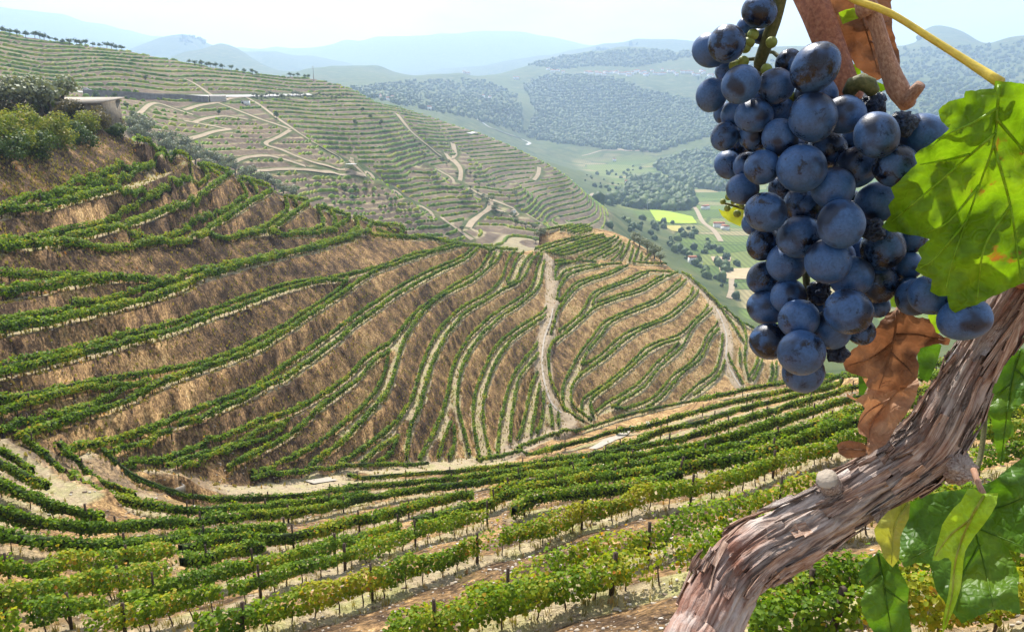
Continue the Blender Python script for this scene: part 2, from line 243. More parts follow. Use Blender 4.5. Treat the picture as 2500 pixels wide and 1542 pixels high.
NEAR_PTS = """-560,727,-95 -545,704,-107 -531,682,-118 -517,660,-129 -504,640,-139 -492,621,-149 -480,603,-159 -469,586,-168 -458,570,-176 -448,554,-184 -439,539,-192 -430,525,-200 -421,512,-207 -413,500,-214 -560,750,-97 -560,774,-100 -529,723,-125 -515,700,-136 -501,678,-147 -489,657,-157 -477,638,-167 -465,619,-176 -454,601,-185 -444,584,-194 -434,568,-202 -425,553,-210 -417,539,-218 -408,525,-225 -401,512,-232 -577,828,-89 -560,799,-103 -528,746,-129 -577,857,-92 -527,771,-133 -499,721,-156 -485,698,-167 -473,676,-177 -461,656,-186 -450,636,-196 -440,618,-205 -430,601,-213 -420,584,-221 -411,569,-229 -403,554,-237 -395,540,-244 -577,887,-95 -542,825,-124 -526,796,-137 -497,744,-161 -577,920,-98 -541,854,-128 -495,769,-166 -469,720,-188 -457,697,-198 -445,676,-207 -434,656,-217 -424,637,-225 -415,619,-234 -406,602,-242 -397,586,-250 -389,570,-257 -381,556,-265 -597,994,-85 -577,955,-102 -540,885,-132 -508,823,-159 -493,795,-171 -466,744,-193 -598,1034,-88 -539,918,-137 -506,853,-164 -464,769,-200 -439,721,-220 -428,698,-230 -418,678,-239 -408,658,-248 -399,639,-256 -390,621,-265 -381,604,-272 -373,588,-280 -366,573,-287 -598,1077,-91 -576,1033,-109 -556,992,-126 -538,954,-142 -504,884,-170 -474,823,-195 -461,796,-206 -436,745,-227 -621,1174,-75 -597,1124,-95 -575,1076,-113 -555,1033,-131 -536,992,-147 -518,954,-162 -501,918,-176 -486,885,-189 -471,853,-202 -432,770,-235 -410,723,-255 -400,701,-264 -391,681,-272 -382,661,-281 -373,642,-289 -365,625,-297 -357,608,-304 -621,1228,-78 -597,1173,-99 -574,1123,-118 -553,1076,-136 -534,1032,-153 -515,992,-168 -498,954,-183 -482,918,-196 -468,885,-209 -454,854,-221 -441,825,-232 -428,798,-243 -406,747,-263 -648,1349,-57 -621,1285,-81 -596,1226,-103 -572,1172,-123 -551,1122,-141 -531,1075,-159 -512,1032,-175 -495,992,-189 -479,954,-203 -463,919,-216 -449,886,-229 -436,855,-240 -424,826,-251 -412,799,-262 -401,773,-272 -391,749,-281 -381,726,-290 -372,705,-299 -363,684,-307 -355,665,-315 -347,646,-323 -339,629,-330 -648,1415,-59 -620,1346,-84 -594,1283,-107 -570,1225,-128 -548,1171,-147 -527,1121,-165 -508,1075,-181 -490,1032,-197 -474,992,-211 -459,955,-225 -444,920,-237 -431,887,-249 -418,856,-260 -406,827,-271 -395,800,-281 -385,775,-290 -375,751,-300 -366,728,-308 -357,707,-317 -349,686,-325 -341,667,-333 -333,648,-340 -618,1412,-88 -591,1344,-112 -566,1281,-133 -544,1224,-153 -523,1170,-172 -503,1121,-189 -485,1075,-205 -469,1032,-219 -453,992,-233 -438,955,-246 -425,920,-258 -412,888,-269 -400,857,-280 -389,829,-291 -379,802,-300 -369,777,-310 -359,753,-319 -351,730,-327 -342,709,-335 -334,688,-343 -327,669,-351 -614,1482,-92 -587,1409,-117 -562,1341,-139 -539,1279,-160 -517,1222,-179 -497,1169,-196 -479,1120,-213 -462,1074,-228 -446,1032,-242 -432,992,-255 -418,955,-267 -405,921,-279 -393,889,-290 -382,858,-301 -371,830,-311 -361,803,-320 -352,778,-329 -343,755,-338 -335,732,-346 -327,711,-354 -320,691,-361 -609,1557,-96 -581,1477,-122 -556,1405,-145 -532,1338,-167 -510,1276,-186 -490,1219,-205 -472,1167,-221 -454,1118,-237 -438,1073,-251 -424,1031,-265 -410,992,-277 -397,955,-289 -385,921,-300 -374,889,-311 -363,859,-321 -353,831,-331 -344,805,-340 -335,780,-349 -327,757,-357 -319,734,-365 -312,713,-373 -574,1550,-127 -548,1472,-152 -524,1400,-174 -502,1334,-194 -482,1272,-213 -463,1216,-230 -446,1164,-246 -429,1116,-261 -415,1071,-275 -401,1030,-288 -388,991,-300 -376,955,-311 -365,921,-322 -354,890,-332 -344,861,-342 -335,833,-351 -326,807,-360 -318,782,-369 -311,758,-377 -303,736,-385 -565,1626,-133 -539,1542,-159 -514,1464,-182 -492,1393,-203 -471,1327,-222 -452,1267,-240 -435,1212,-256 -419,1161,-271 -404,1113,-285 -390,1069,-298 -377,1028,-311 -365,990,-322 -354,955,-333 -344,922,-344 -334,891,-354 -325,862,-363 -317,834,-372 -309,808,-381 -301,783,-389 -294,760,-397 -553,1705,-139 -527,1614,-166 -502,1531,-190 -480,1454,-211 -459,1385,-231 -440,1320,-249 -423,1261,-266 -407,1207,-282 -392,1157,-296 -378,1110,-309 -366,1067,-322 -354,1027,-334 -343,990,-345 -333,955,-356 -323,922,-366 -314,891,-375 -306,862,-385 -298,835,-393 -290,809,-402 -283,785,-410 -512,1689,-173 -487,1599,-198 -465,1518,-220 -445,1443,-240 -426,1375,-259 -409,1312,-276 -393,1255,-292 -378,1202,-307 -365,1152,-321 -352,1107,-334 -341,1065,-346 -330,1025,-357 -320,988,-368 -311,954,-378 -302,922,-388 -294,892,-397 -286,863,-406 -278,836,-415 -495,1767,-180 -470,1671,-206 -448,1583,-229 -428,1504,-250 -409,1431,-269 -393,1365,-287 -377,1304,-303 -363,1248,-319 -350,1196,-333 -337,1148,-346 -326,1103,-358 -316,1062,-370 -306,1023,-381 -297,987,-391 -288,953,-401 -280,922,-410 -273,892,-419 -266,863,-428 -450,1745,-215 -429,1651,-239 -409,1567,-260 -391,1489,-280 -374,1419,-298 -359,1355,-315 -345,1295,-330 -333,1241,-345 -321,1190,-358 -310,1143,-371 -300,1100,-383 -291,1059,-394 -282,1021,-404 -273,986,-414 -266,952,-424 -258,921,-433 -252,891,-441 -428,1821,-224 -407,1721,-248 -387,1631,-271 -370,1549,-291 -354,1475,-309 -339,1407,-327 -326,1344,-342 -314,1287,-357 -303,1233,-371 -292,1184,-384 -283,1139,-396 -273,1096,-407 -265,1056,-418 -257,1019,-428 -250,984,-438 -243,951,-447 -236,920,-455 -382,1794,-258 -363,1698,-281 -346,1611,-302 -331,1532,-321 -318,1460,-339 -305,1394,-355 -293,1334,-370 -283,1278,-384 -273,1226,-397 -263,1178,-409 -255,1134,-421 -247,1092,-432 -239,1053,-442 -232,1016,-452 -226,982,-461 -220,949,-470 -354,1869,-269 -336,1766,-292 -321,1674,-314 -306,1591,-333 -293,1515,-351 -281,1446,-368 -270,1382,-383 -260,1324,-397 -251,1269,-411 -243,1219,-423 -235,1172,-435 -227,1129,-446 -220,1088,-456 -214,1049,-466 -207,1013,-475 -202,979,-484 -323,1946,-280 -307,1837,-304 -292,1739,-325 -279,1651,-345 -267,1572,-364 -256,1499,-381 -246,1432,-396 -236,1370,-411 -228,1314,-425 -220,1261,-437 -213,1212,-449 -206,1166,-460 -199,1123,-471 -193,1083,-481 -188,1045,-490 -182,1010,-499 -274,1910,-315 -260,1807,-338 -248,1714,-358 -237,1630,-377 -228,1553,-394 -218,1483,-410 -210,1419,-425 -202,1359,-439 -195,1304,-452 -189,1252,-464 -183,1204,-475 -177,1160,-486 -171,1118,-496 -166,1078,-505 -161,1041,-514 -238,1986,-327 -226,1876,-350 -215,1778,-371 -206,1689,-390 -197,1609,-408 -189,1535,-424 -182,1468,-440 -175,1405,-454 -169,1347,-467 -163,1294,-479 -158,1243,-490 -152,1197,-501 -148,1153,-511 -143,1112,-521 -139,1073,-530 -199,2064,-340 -189,1948,-363 -180,1844,-385 -171,1751,-404 -164,1666,-422 -157,1589,-439 -151,1518,-454 -145,1453,-469 -140,1392,-482 -135,1336,-494 -131,1283,-506 -126,1234,-517 -122,1189,-527 -119,1146,-536 -156,2145,-353 -148,2022,-377 -141,1913,-399 -134,1814,-419 -128,1725,-437 -123,1644,-454 -118,1569,-469 -114,1501,-484 -109,1437,-497 -105,1378,-510 -102,1324,-521 -98,1273,-532 -95,1225,-543 -92,1180,-552 -110,2231,-367 -104,2100,-391 -99,1984,-413 -94,1880,-433 -90,1786,-452 -86,1700,-469 -83,1622,-485 -79,1550,-499 -76,1483,-513 -74,1422,-525 -71,1365,-537 -69,1312,-548 -66,1262,-559 -64,1215,-568 -60,2320,-381 -56,2181,-406 -54,2057,-428 -51,1947,-449 -49,1847,-467 -47,1757,-484 -45,1674,-500 -43,1599,-515 -41,1530,-529 -40,1466,-541 -38,1406,-553 -37,1351,-565 -36,1299,-575 -35,1251,-585 -5,2263,-421 -5,2132,-443 -5,2014,-464 -4,1909,-483 -4,1814,-500 -4,1727,-516 -4,1648,-531 -4,1576,-544 -4,1510,-557 -3,1448,-570 -3,1391,-581 -3,1337,-591 -3,1287,-601 53,2505,-411 50,2346,-436 47,2207,-459 45,2082,-479 43,1971,-498 41,1871,-515 39,1780,-531 38,1698,-546 36,1623,-560 35,1554,-573 34,1490,-586 32,1431,-597 31,1375,-608 30,1324,-618 116,2598,-426 109,2430,-451 103,2281,-474 98,2148,-494 93,2031,-513 89,1926,-530 85,1831,-546 81,1746,-561 78,1669,-576 75,1598,-589 73,1532,-602 70,1471,-614 68,1414,-625 196,2887,-410 184,2690,-440 172,2510,-466 162,2351,-488 154,2211,-508 146,2088,-527 139,1978,-544 133,1881,-561 127,1793,-576 122,1713,-591 118,1641,-605 114,1573,-618 110,1510,-630 106,1452,-641 271,2971,-422 254,2767,-453 238,2579,-478 224,2412,-501 212,2267,-521 201,2140,-540 191,2027,-558 183,1928,-575 175,1838,-591 169,1757,-606 162,1682,-620 157,1613,-633 151,1549,-646 348,3032,-431 325,2820,-461 305,2630,-487 287,2462,-511 271,2314,-531 258,2185,-551 246,2071,-570 235,1970,-587 225,1880,-604 217,1797,-619 209,1721,-634 201,1651,-648 194,1586,-661 425,3078,-437 397,2861,-468 373,2669,-495 351,2501,-519 332,2354,-540 316,2225,-561 301,2111,-580 288,2009,-599 277,1918,-616 266,1835,-632 257,1759,-648 248,1688,-662 239,1621,-675 470,2892,-473 441,2699,-500 416,2532,-525 394,2386,-548 375,2258,-569 358,2145,-589 343,2044,-609 330,1952,-627 317,1869,-644 306,1792,-660 295,1721,-675 285,1653,-689 542,2917,-477 509,2724,-505 481,2559,-530 456,2415,-554 435,2288,-576 416,2175,-598 399,2075,-618 383,1983,-637 369,1900,-654 356,1823,-671 344,1751,-687 579,2748,-509 547,2583,-535 519,2440,-560 495,2314,-583 474,2202,-605 455,2102,-626 438,2011,-645 422,1927,-664 407,1850,-681 393,1777,-697 614,2607,-540 583,2463,-565 557,2337,-589 533,2226,-611 512,2126,-633 493,2035,-653 475,1952,-672 459,1874,-690 444,1802,-706 648,2485,-570 619,2360,-594 593,2249,-618 570,2149,-640 549,2059,-660 529,1975,-680 511,1897,-698 495,1824,-715 682,2382,-600 654,2271,-624 628,2172,-646 605,2081,-667 584,1997,-687 565,1919,-706 716,2295,-630 688,2195,-653 663,2103,-674 640,2019,-695 619,1940,-714 750,2219,-660 723,2126,-682 698,2041,-702 674,1962,-722 783,2150,-689 756,2064,-710 731,1983,-729 816,2087,-718 877,2111,-726 940,2135,-734 -329,376,-197 -303,344,-191 -281,317,-186 -262,294,-181 -246,273,-177 -231,255,-174 -218,239,-171 -206,225,-168 -196,212,-165 -186,200,-163 -178,190,-161 -170,180,-159 -333,403,-211 -304,366,-202 -280,335,-196 -260,308,-190 -242,285,-185 -337,433,-226 -305,390,-215 -279,354,-207 -257,324,-199 -239,299,-193 -222,277,-187 -208,257,-183 -196,240,-178 -184,225,-175 -174,211,-171 -165,199,-168 -157,188,-165 -343,470,-245 -307,419,-231 -278,377,-219 -255,342,-210 -234,313,-202 -217,288,-195 -310,452,-248 -277,402,-233 -251,362,-221 -229,328,-211 -211,300,-203 -195,276,-195 -182,255,-189 -170,237,-183 -160,221,-179 -150,206,-174 -142,194,-170 -312,491,-269 -276,430,-249 -247,383,-233 -223,344,-221 -204,312,-210 -187,285,-201 -272,460,-266 -240,404,-246 -215,359,-230 -195,323,-217 -178,293,-207 -164,268,-198 -151,246,-190 -141,227,-184 -132,211,-178 -124,197,-173 -266,490,-282 -232,424,-258 -205,373,-239 -184,333,-224 -167,299,-211 -255,517,-297 -219,441,-268 -192,384,-246 -171,340,-228 -154,304,-214 -140,275,-203 -128,250,-193 -119,230,-185 -110,212,-178 -103,196,-172 -239,538,-309 -203,454,-275 -176,392,-250 -156,344,-231 -139,306,-216 -126,276,-203 -115,250,-193 -106,229,-185 -218,553,-317 -183,462,-280 -158,396,-253 -139,345,-232 -124,306,-216 -112,274,-203 -102,248,-192 -94,226,-183 -87,208,-175 -80,192,-169 -241,704,-381 -193,560,-321 -161,464,-281 -138,395,-252 -121,344,-231 -108,304,-214 -97,271,-201 -88,245,-190 -81,223,-180 -74,205,-173 -209,711,-386 -166,561,-322 -137,462,-280 -117,392,-250 -102,339,-228 -91,299,-211 -82,267,-197 -74,240,-186 -68,219,-177 -62,200,-169 -58,185,-163 -173,708,-384 -137,555,-318 -113,455,-276 -96,385,-246 -84,333,-224 -74,293,-207 -66,261,-193 -60,235,-182 -55,213,-173 -51,195,-165 -136,695,-377 -107,543,-312 -88,444,-269 -75,375,-240 -65,324,-218 -58,285,-201 -52,253,-188 -47,228,-177 -43,207,-168 -39,190,-161 -37,175,-154 -135,928,-474 -99,672,-365 -78,525,-302 -64,429,-261 -54,363,-232 -47,313,-211 -42,275,-195 -37,245,-182 -34,221,-172 -31,201,-163 -29,184,-156 -85,874,-447 -62,638,-347 -49,501,-288 -41,411,-250 -35,348,-223 -30,301,-203 -27,265,-188 -24,237,-176 -22,213,-166 -20,194,-158 -17,164,-145 -39,798,-409 -29,593,-323 -23,470,-271 -19,388,-237 -16,330,-212 -14,287,-194 -13,254,-180 -12,227,-169 -11,205,-160 -10,187,-153 0,709,-364 0,541,-295 0,436,-252 0,364,-223 0,312,-201 0,273,-185 0,242,-173 0,217,-162 0,197,-154 0,165,-141 0,153,-136 41,850,-411 30,623,-321 24,489,-268 20,401,-233 17,340,-208 15,294,-190 13,258,-176 12,230,-165 11,208,-156 10,189,-148 100,1039,-472 70,721,-350 53,550,-284 43,443,-243 36,370,-215 31,316,-195 28,276,-179 25,245,-167 22,219,-157 20,198,-149 17,166,-137 16,154,-132 122,850,-388 90,623,-304 72,491,-255 59,403,-222 51,342,-200 44,296,-182 39,260,-169 35,232,-159 32,209,-150 29,190,-143 27,174,-137 22,138,-124 198,1037,-443 138,720,-330 106,550,-269 86,443,-231 73,371,-205 63,318,-186 55,277,-172 49,246,-160 44,220,-151 40,199,-144 32,154,-127 205,861,-369 151,629,-289 119,494,-243 99,406,-212 84,344,-191 73,297,-175 65,262,-162 58,233,-153 53,210,-145 44,174,-132 36,138,-119 309,1086,-435 213,742,-320 162,562,-260 131,451,-222 110,376,-197 94,321,-179 83,280,-165 74,248,-154 66,222,-146 60,201,-138 55,183,-132 48,155,-123 39,125,-113 303,914,-368 219,656,-284 171,510,-236 141,416,-206 119,350,-185 104,302,-169 91,265,-157 82,236,-147 74,212,-139 58,161,-123 50,139,-116 301,793,-320 225,589,-256 180,468,-218 149,386,-192 128,329,-174 112,285,-160 99,252,-149 89,225,-141 74,184,-128 68,169,-123 52,125,-109 428,1009,-378 299,701,-284 230,535,-233 186,431,-201 157,361,-180 135,309,-164 119,270,-152 106,239,-142 96,215,-135 87,194,-129 69,150,-115 409,869,-327 297,627,-255 233,489,-214 192,400,-187 163,338,-169 142,292,-155 125,256,-145 112,228,-136 86,171,-119 79,157,-115 69,135,-109 58,111,-101 393,758,-286 295,565,-231 236,450,-197 197,372,-175 169,317,-159 148,276,-147 131,244,-138 107,197,-124 98,179,-119 70,122,-103 377,668,-253 292,512,-210 237,415,-183 200,348,-164 173,299,-150 153,261,-140 136,232,-132 123,208,-125 96,159,-111 89,147,-108 364,594,-226 288,467,-192 238,384,-170 203,325,-154 177,282,-142 157,248,-133 117,181,-115 108,166,-111 87,132,-102 74,109,-96 352,534,-204 284,428,-177 238,357,-159 205,306,-145 180,267,-135 161,236,-127 145,212,-121 132,191,-116 104,148,-105 86,120,-97 342,483,-186 281,395,-164 239,333,-149 207,288,-137 183,253,-129 125,168,-108 116,155,-104 101,133,-99 278,366,-153 238,312,-140 209,272,-130 186,240,-123 167,215,-117 152,194,-112 139,177,-108 99,121,-94 88,107,-91 80,95,-88 275,341,-143 238,294,-132 210,257,-124 132,157,-101 123,145,-98 115,135,-96 -608,792,-59 -597,874,-60 -636,1063,-48 -667,1298,-34 -652,861,-23 -649,961,-18 -673,1136,-9 -694,1330,-3 -793,1093,0 -807,1264,7 -786,1394,7 -761,1475,0 -1052,1399,4 -972,1574,3 -891,1655,-9 -713,1489,-124 -825,1724,-294 -1041,2175,-574 -709,1580,-126 -816,1817,-296 -1021,2273,-576 -686,1634,-145 -787,1874,-315 -981,2335,-595 -663,1700,-163 -758,1943,-333 -939,2408,-613 -638,1775,-181 -726,2020,-351 -895,2491,-631 -609,1857,-198 -690,2104,-368 -846,2579,-648 -571,1913,-222 -646,2163,-392 -789,2642,-672 -523,1915,-256 -592,2166,-426 -723,2648,-706 -477,1958,-282 -538,2211,-452 -657,2697,-732 -427,2005,-309 -482,2259,-479 -586,2748,-759 -376,2073,-333 -422,2328,-503 -512,2820,-783 -320,2148,-356 -358,2405,-526 -432,2899,-806 -259,2225,-380 -289,2483,-550 -347,2980,-830 -193,2303,-406 -215,2562,-576 -257,3061,-856 -122,2394,-430 -135,2654,-600 -160,3153,-880 -44,2500,-455 -49,2760,-625 -57,3260,-905 41,2606,-466 45,2866,-602 53,3366,-826 117,2886,-454 128,3146,-590 148,3646,-814 223,3115,-457 242,3374,-593 278,3873,-817 340,3248,-468 367,3506,-604 419,4004,-828 449,3258,-487 484,3515,-623 552,4011,-847 532,3161,-512 576,3418,-648 659,3911,-872 598,3019,-542 648,3274,-678 745,3765,-902 644,2861,-574 701,3114,-710 811,3602,-934 681,2712,-607 744,2964,-743 866,3449,-967 715,2581,-639 784,2832,-775 918,3314,-999 749,2472,-672 824,2721,-808 969,3199,-1032 790,2389,-704 872,2636,-840 1029,3111,-1064 841,2330,-732 929,2575,-868 1099,3045,-1092 903,2296,-758 998,2538,-894 1181,3003,-1118 975,2282,-779 1077,2521,-915 1274,2981,-1139 1057,2285,-798 1166,2521,-934 1375,2975,-1158 187,1361,-608 255,1344,-584 326,1351,-571 406,1385,-567 480,1392,-555 534,1345,-528 589,1313,-506 633,1264,-480 749,1496,-640 973,1944,-920 1241,2480,-1250 555,1001,-394 681,1228,-554 923,1666,-834 1214,2190,-1164 504,829,-337 639,1051,-497 899,1478,-777 1211,1990,-1107 469,708,-298 612,925,-458 888,1342,-738 1220,1842,-1068 439,613,-268 591,825,-428 882,1231,-708 1231,1719,-1038 417,541,-246 576,747,-406 881,1143,-686 1247,1618,-1016 400,485,-229 566,685,-389 884,1071,-669 1266,1534,-999 0,0,-18 -30,0,-18 30,0,-18 0,-40,-18 0,45,-44 -60,50,-55 60,50,-43 0,90,-80 -120,40,-60 120,40,-35 -250,100,-110 220,80,-45"""
HILL_ROWS = {
'R1': '-548,728,-107 -553,758,-104 -559,788,-102 -565,818,-100 -570,847,-98 -575,877,-95 -580,907,-92 -585,937,-89 -592,966,-86 -599,996,-83 -605,1025,-80 -608,1055,-77 -612,1085,-75 -616,1115,-72 -621,1145,-70 -627,1175,-69 -632,1205,-67 -634,1235,-66 -635,1265,-65 -636,1295,-63 -634,1325,-60 -634,1355,-55 -643,1384,-52 -652,1413,-50',
'R1b': '-653,1412,-46 -659,1379,-42 -666,1346,-36',
'U2': '-576,908,-104 -588,952,-102 -595,997,-101 -599,1042,-101 -605,1087,-99 -612,1132,-98 -619,1177,-97 -625,1222,-96 -631,1267,-94 -637,1312,-92 -643,1357,-90 -646,1402,-86 -634,1430,-65',
'L2': '-554,734,-102 -556,764,-103 -559,794,-104 -561,824,-104 -563,854,-105 -560,883,-105 -560,913,-104 -562,943,-103 -565,973,-103 -568,1003,-102 -570,1033,-101 -571,1063,-100 -571,1093,-99 -573,1123,-98 -575,1153,-97 -574,1183,-96 -576,1213,-94 -579,1243,-91 -582,1273,-89 -584,1303,-86 -586,1333,-82 -590,1363,-78 -598,1392,-76 -607,1420,-73',
'L2b': '-625,1460,-70 -641,1457,-62 -637,1424,-59',
'U3': '-526,691,-123 -529,722,-125 -530,752,-127 -533,783,-130 -537,814,-133 -541,844,-135 -543,875,-136 -547,905,-137 -549,936,-138 -550,967,-139 -554,997,-140 -558,1028,-140 -561,1058,-140 -564,1089,-140 -568,1120,-139 -571,1150,-138 -574,1181,-138 -578,1211,-137 -582,1242,-135 -586,1272,-134 -589,1303,-132 -593,1334,-131 -596,1364,-129 -598,1395,-127 -598,1426,-123 -597,1456,-117 -605,1486,-108 -619,1480,-87',
'L3': '-521,796,-135 -523,826,-137 -523,856,-138 -525,886,-139 -527,916,-141 -528,946,-142 -528,976,-142 -529,1007,-142 -531,1037,-142 -533,1067,-142 -534,1097,-141 -536,1127,-140 -538,1157,-138 -540,1188,-137 -542,1218,-135 -544,1248,-133 -546,1278,-131 -549,1308,-129 -553,1338,-126 -557,1368,-124 -562,1398,-122 -567,1428,-120 -571,1457,-118 -577,1487,-116 -582,1517,-114 -588,1546,-112 -594,1576,-110',
'L3b': '-597,1585,-106 -622,1539,-92 -619,1486,-87',
'X3': '-614,1486,-88 -614,1512,-96 -592,1515,-111',
'U4': '-519,995,-165 -519,1041,-168 -517,1087,-172 -520,1133,-174 -526,1179,-175 -532,1225,-176 -535,1271,-175 -538,1317,-173 -542,1363,-171 -545,1409,-168 -548,1455,-165 -551,1502,-161 -553,1548,-152 -577,1577,-123',
'L4': '-502,1166,-179 -506,1215,-178 -508,1264,-175 -511,1314,-173 -514,1363,-170 -517,1412,-166 -521,1461,-163 -525,1511,-160 -529,1560,-159 -533,1609,-157 -536,1658,-154',
'L4b': '-542,1678,-148 -570,1657,-132 -579,1593,-122',
'X4': '-572,1615,-128 -554,1608,-145 -542,1584,-153',
'LB': '-526,689,-124 -525,720,-129 -524,750,-133 -523,781,-138 -522,811,-143 -520,842,-149 -518,872,-154 -515,903,-160 -514,933,-164 -514,964,-168 -513,995,-171 -512,1025,-175 -510,1056,-178 -508,1086,-182 -506,1117,-185 -505,1147,-188 -503,1178,-191 -500,1208,-195 -497,1239,-198 -494,1269,-201 -492,1300,-204 -489,1330,-207 -485,1360,-209 -481,1391,-213 -476,1421,-216',
'LBb': '-469,1429,-221 -460,1473,-226 -450,1517,-232 -439,1561,-238 -428,1605,-243 -416,1648,-249 -403,1691,-254',
'U5': '-495,1323,-201 -491,1369,-205 -488,1416,-208 -488,1462,-208 -491,1508,-206 -494,1554,-203 -496,1600,-199 -499,1647,-192 -516,1687,-169',
'L5': '-471,1424,-212 -473,1471,-209 -472,1517,-205 -472,1564,-201 -474,1611,-198 -476,1657,-195 -479,1704,-193 -480,1751,-191',
'L5b': '-486,1767,-186 -500,1726,-178 -518,1687,-167',
'X5': '-503,1708,-177 -495,1699,-185 -489,1688,-190',
'U6': '-458,1506,-226 -448,1558,-231 -436,1610,-235 -433,1663,-235 -439,1716,-228 -463,1763,-202',
'L6': '-413,1649,-240 -409,1701,-240 -407,1753,-240 -407,1806,-240 -407,1858,-240',
'L6b': '-406,1855,-232 -441,1814,-216 -466,1765,-201',
'X6': '-417,1723,-241 -422,1762,-231 -441,1795,-216',
'U7': '-386,1742,-261 -382,1787,-260 -382,1832,-257 -399,1871,-238',
'L7': '-356,1787,-265 -359,1846,-261 -362,1906,-257',
'L7b': '-368,1911,-255 -387,1891,-243 -398,1865,-237',
'X7': '-386,1741,-261 -377,1786,-257 -382,1830,-251 -397,1873,-242',
'R8a': '-362,1918,-260 -331,1957,-267 -296,1994,-281 -296,1948,-295',
'R8b': '-360,1927,-267 -338,1952,-275 -309,1945,-288',
'R8c': '-349,1892,-271 -333,1898,-279 -316,1900,-288',
'R8d': '-271,2042,-305 -245,2085,-319 -217,2127,-332 -186,2166,-345',
'E9U': '-507,661,-138 -504,693,-147 -500,725,-155 -500,758,-163 -501,791,-171 -498,823,-176 -493,855,-183 -490,888,-189',
'E9L': '-486,626,-156 -484,672,-164 -484,717,-170 -480,762,-174 -481,808,-180 -483,854,-186 -480,899,-194 -478,945,-203 -472,990,-213 -470,1036,-218 -470,1082,-221 -467,1127,-225 -464,1173,-229 -460,1219,-233 -455,1264,-237 -451,1310,-240 -445,1355,-244 -438,1400,-247 -430,1445,-251 -424,1491,-254 -417,1536,-256 -410,1581,-258 -403,1626,-260 -394,1671,-262 -386,1716,-263 -377,1743,-265 -392,1700,-263 -382,1735,-265 -368,1779,-270 -350,1821,-277 -329,1861,-285 -308,1902,-293 -289,1944,-301 -275,1987,-309 -264,2032,-316 -249,2075,-324 -224,2113,-334 -186,2137,-345 -152,2168,-355 -122,2202,-365 -91,2236,-375 -63,2272,-384 -42,2313,-392 -24,2355,-401 -5,2396,-409 19,2436,-418',
'E9X': '-488,630,-154 -488,664,-159 -488,698,-163 -489,731,-167',
'U10': '-467,597,-175 -467,627,-180 -466,658,-185 -468,688,-190 -468,719,-194 -468,750,-198 -471,780,-201 -470,811,-205 -470,841,-208 -471,872,-212 -471,903,-215 -471,933,-217 -471,964,-220 -469,995,-223 -469,1025,-225',
'L10': '-456,581,-176 -455,611,-181 -454,641,-187 -454,671,-192 -453,701,-197 -453,732,-200 -452,762,-205 -453,792,-208 -453,822,-212 -452,852,-215 -450,883,-219 -451,913,-221 -452,943,-224 -452,973,-226 -454,1003,-227 -457,1033,-228 -460,1064,-229 -459,1094,-231 -458,1124,-234 -456,1154,-236 -454,1184,-238 -452,1214,-240 -450,1245,-243 -447,1275,-245 -443,1305,-247 -440,1335,-249 -436,1365,-251 -432,1395,-253 -427,1424,-255 -422,1454,-257 -417,1484,-260 -412,1514,-262 -406,1543,-263 -402,1573,-265 -398,1603,-265 -393,1633,-266 -388,1663,-267 -382,1693,-269 -374,1722,-270 -376,1715,-269 -384,1686,-267 -392,1657,-265 -400,1628,-264 -396,1654,-264 -389,1683,-265 -383,1713,-267 -375,1742,-269 -365,1771,-272',
'U11': '-438,550,-201 -436,580,-206 -436,610,-212 -435,641,-217 -436,671,-222 -436,702,-226 -436,732,-230 -436,762,-235 -436,793,-239 -434,823,-244 -434,853,-248 -433,884,-252 -432,914,-256 -430,945,-259 -430,975,-261 -429,1005,-264 -428,1036,-267 -426,1066,-269 -424,1096,-272 -421,1127,-274 -419,1157,-277 -416,1187,-279 -413,1217,-281 -409,1248,-284 -404,1278,-286 -399,1308,-289 -393,1337,-292 -386,1367,-296 -379,1396,-299 -370,1426,-304 -362,1455,-308 -354,1484,-312 -345,1513,-315 -336,1542,-318 -328,1571,-320 -320,1601,-322 -314,1631,-323 -306,1660,-325 -299,1690,-326 -291,1719,-328 -285,1749,-329 -278,1778,-330 -271,1808,-331 -264,1837,-332 -255,1867,-333 -246,1896,-335 -236,1924,-337 -226,1953,-339 -216,1982,-340 -206,2010,-342 -197,2039,-344 -188,2068,-346 -179,2097,-347 -170,2127,-349',
'L11': '-424,531,-202 -425,562,-207 -426,593,-212 -426,624,-217 -425,655,-222 -425,686,-227 -424,716,-232 -424,747,-237 -423,778,-241 -422,809,-246 -419,840,-251 -418,871,-255 -418,902,-258 -417,932,-261 -416,963,-264 -415,994,-267 -414,1025,-270 -411,1056,-273 -408,1087,-276 -405,1117,-278 -403,1148,-280 -401,1179,-283 -398,1210,-285 -395,1241,-287 -390,1271,-290 -385,1302,-293 -380,1332,-296 -375,1363,-299 -368,1393,-302 -360,1422,-307 -349,1451,-312 -337,1480,-317',
'U12': '-340,1496,-325 -341,1465,-326 -343,1434,-326 -345,1404,-327 -347,1373,-327 -350,1343,-327 -354,1312,-326 -357,1282,-326 -360,1251,-326 -362,1221,-325 -364,1190,-325 -366,1160,-324 -370,1129,-322 -373,1099,-321 -375,1068,-319 -376,1037,-317 -378,1007,-315 -379,976,-312 -382,946,-308 -384,915,-304 -387,885,-299 -393,854,-293 -397,824,-287 -399,793,-280 -401,763,-273 -406,733,-265 -408,702,-257 -411,671,-250 -412,641,-243 -414,610,-237 -414,580,-231 -417,549,-222 -418,519,-213',
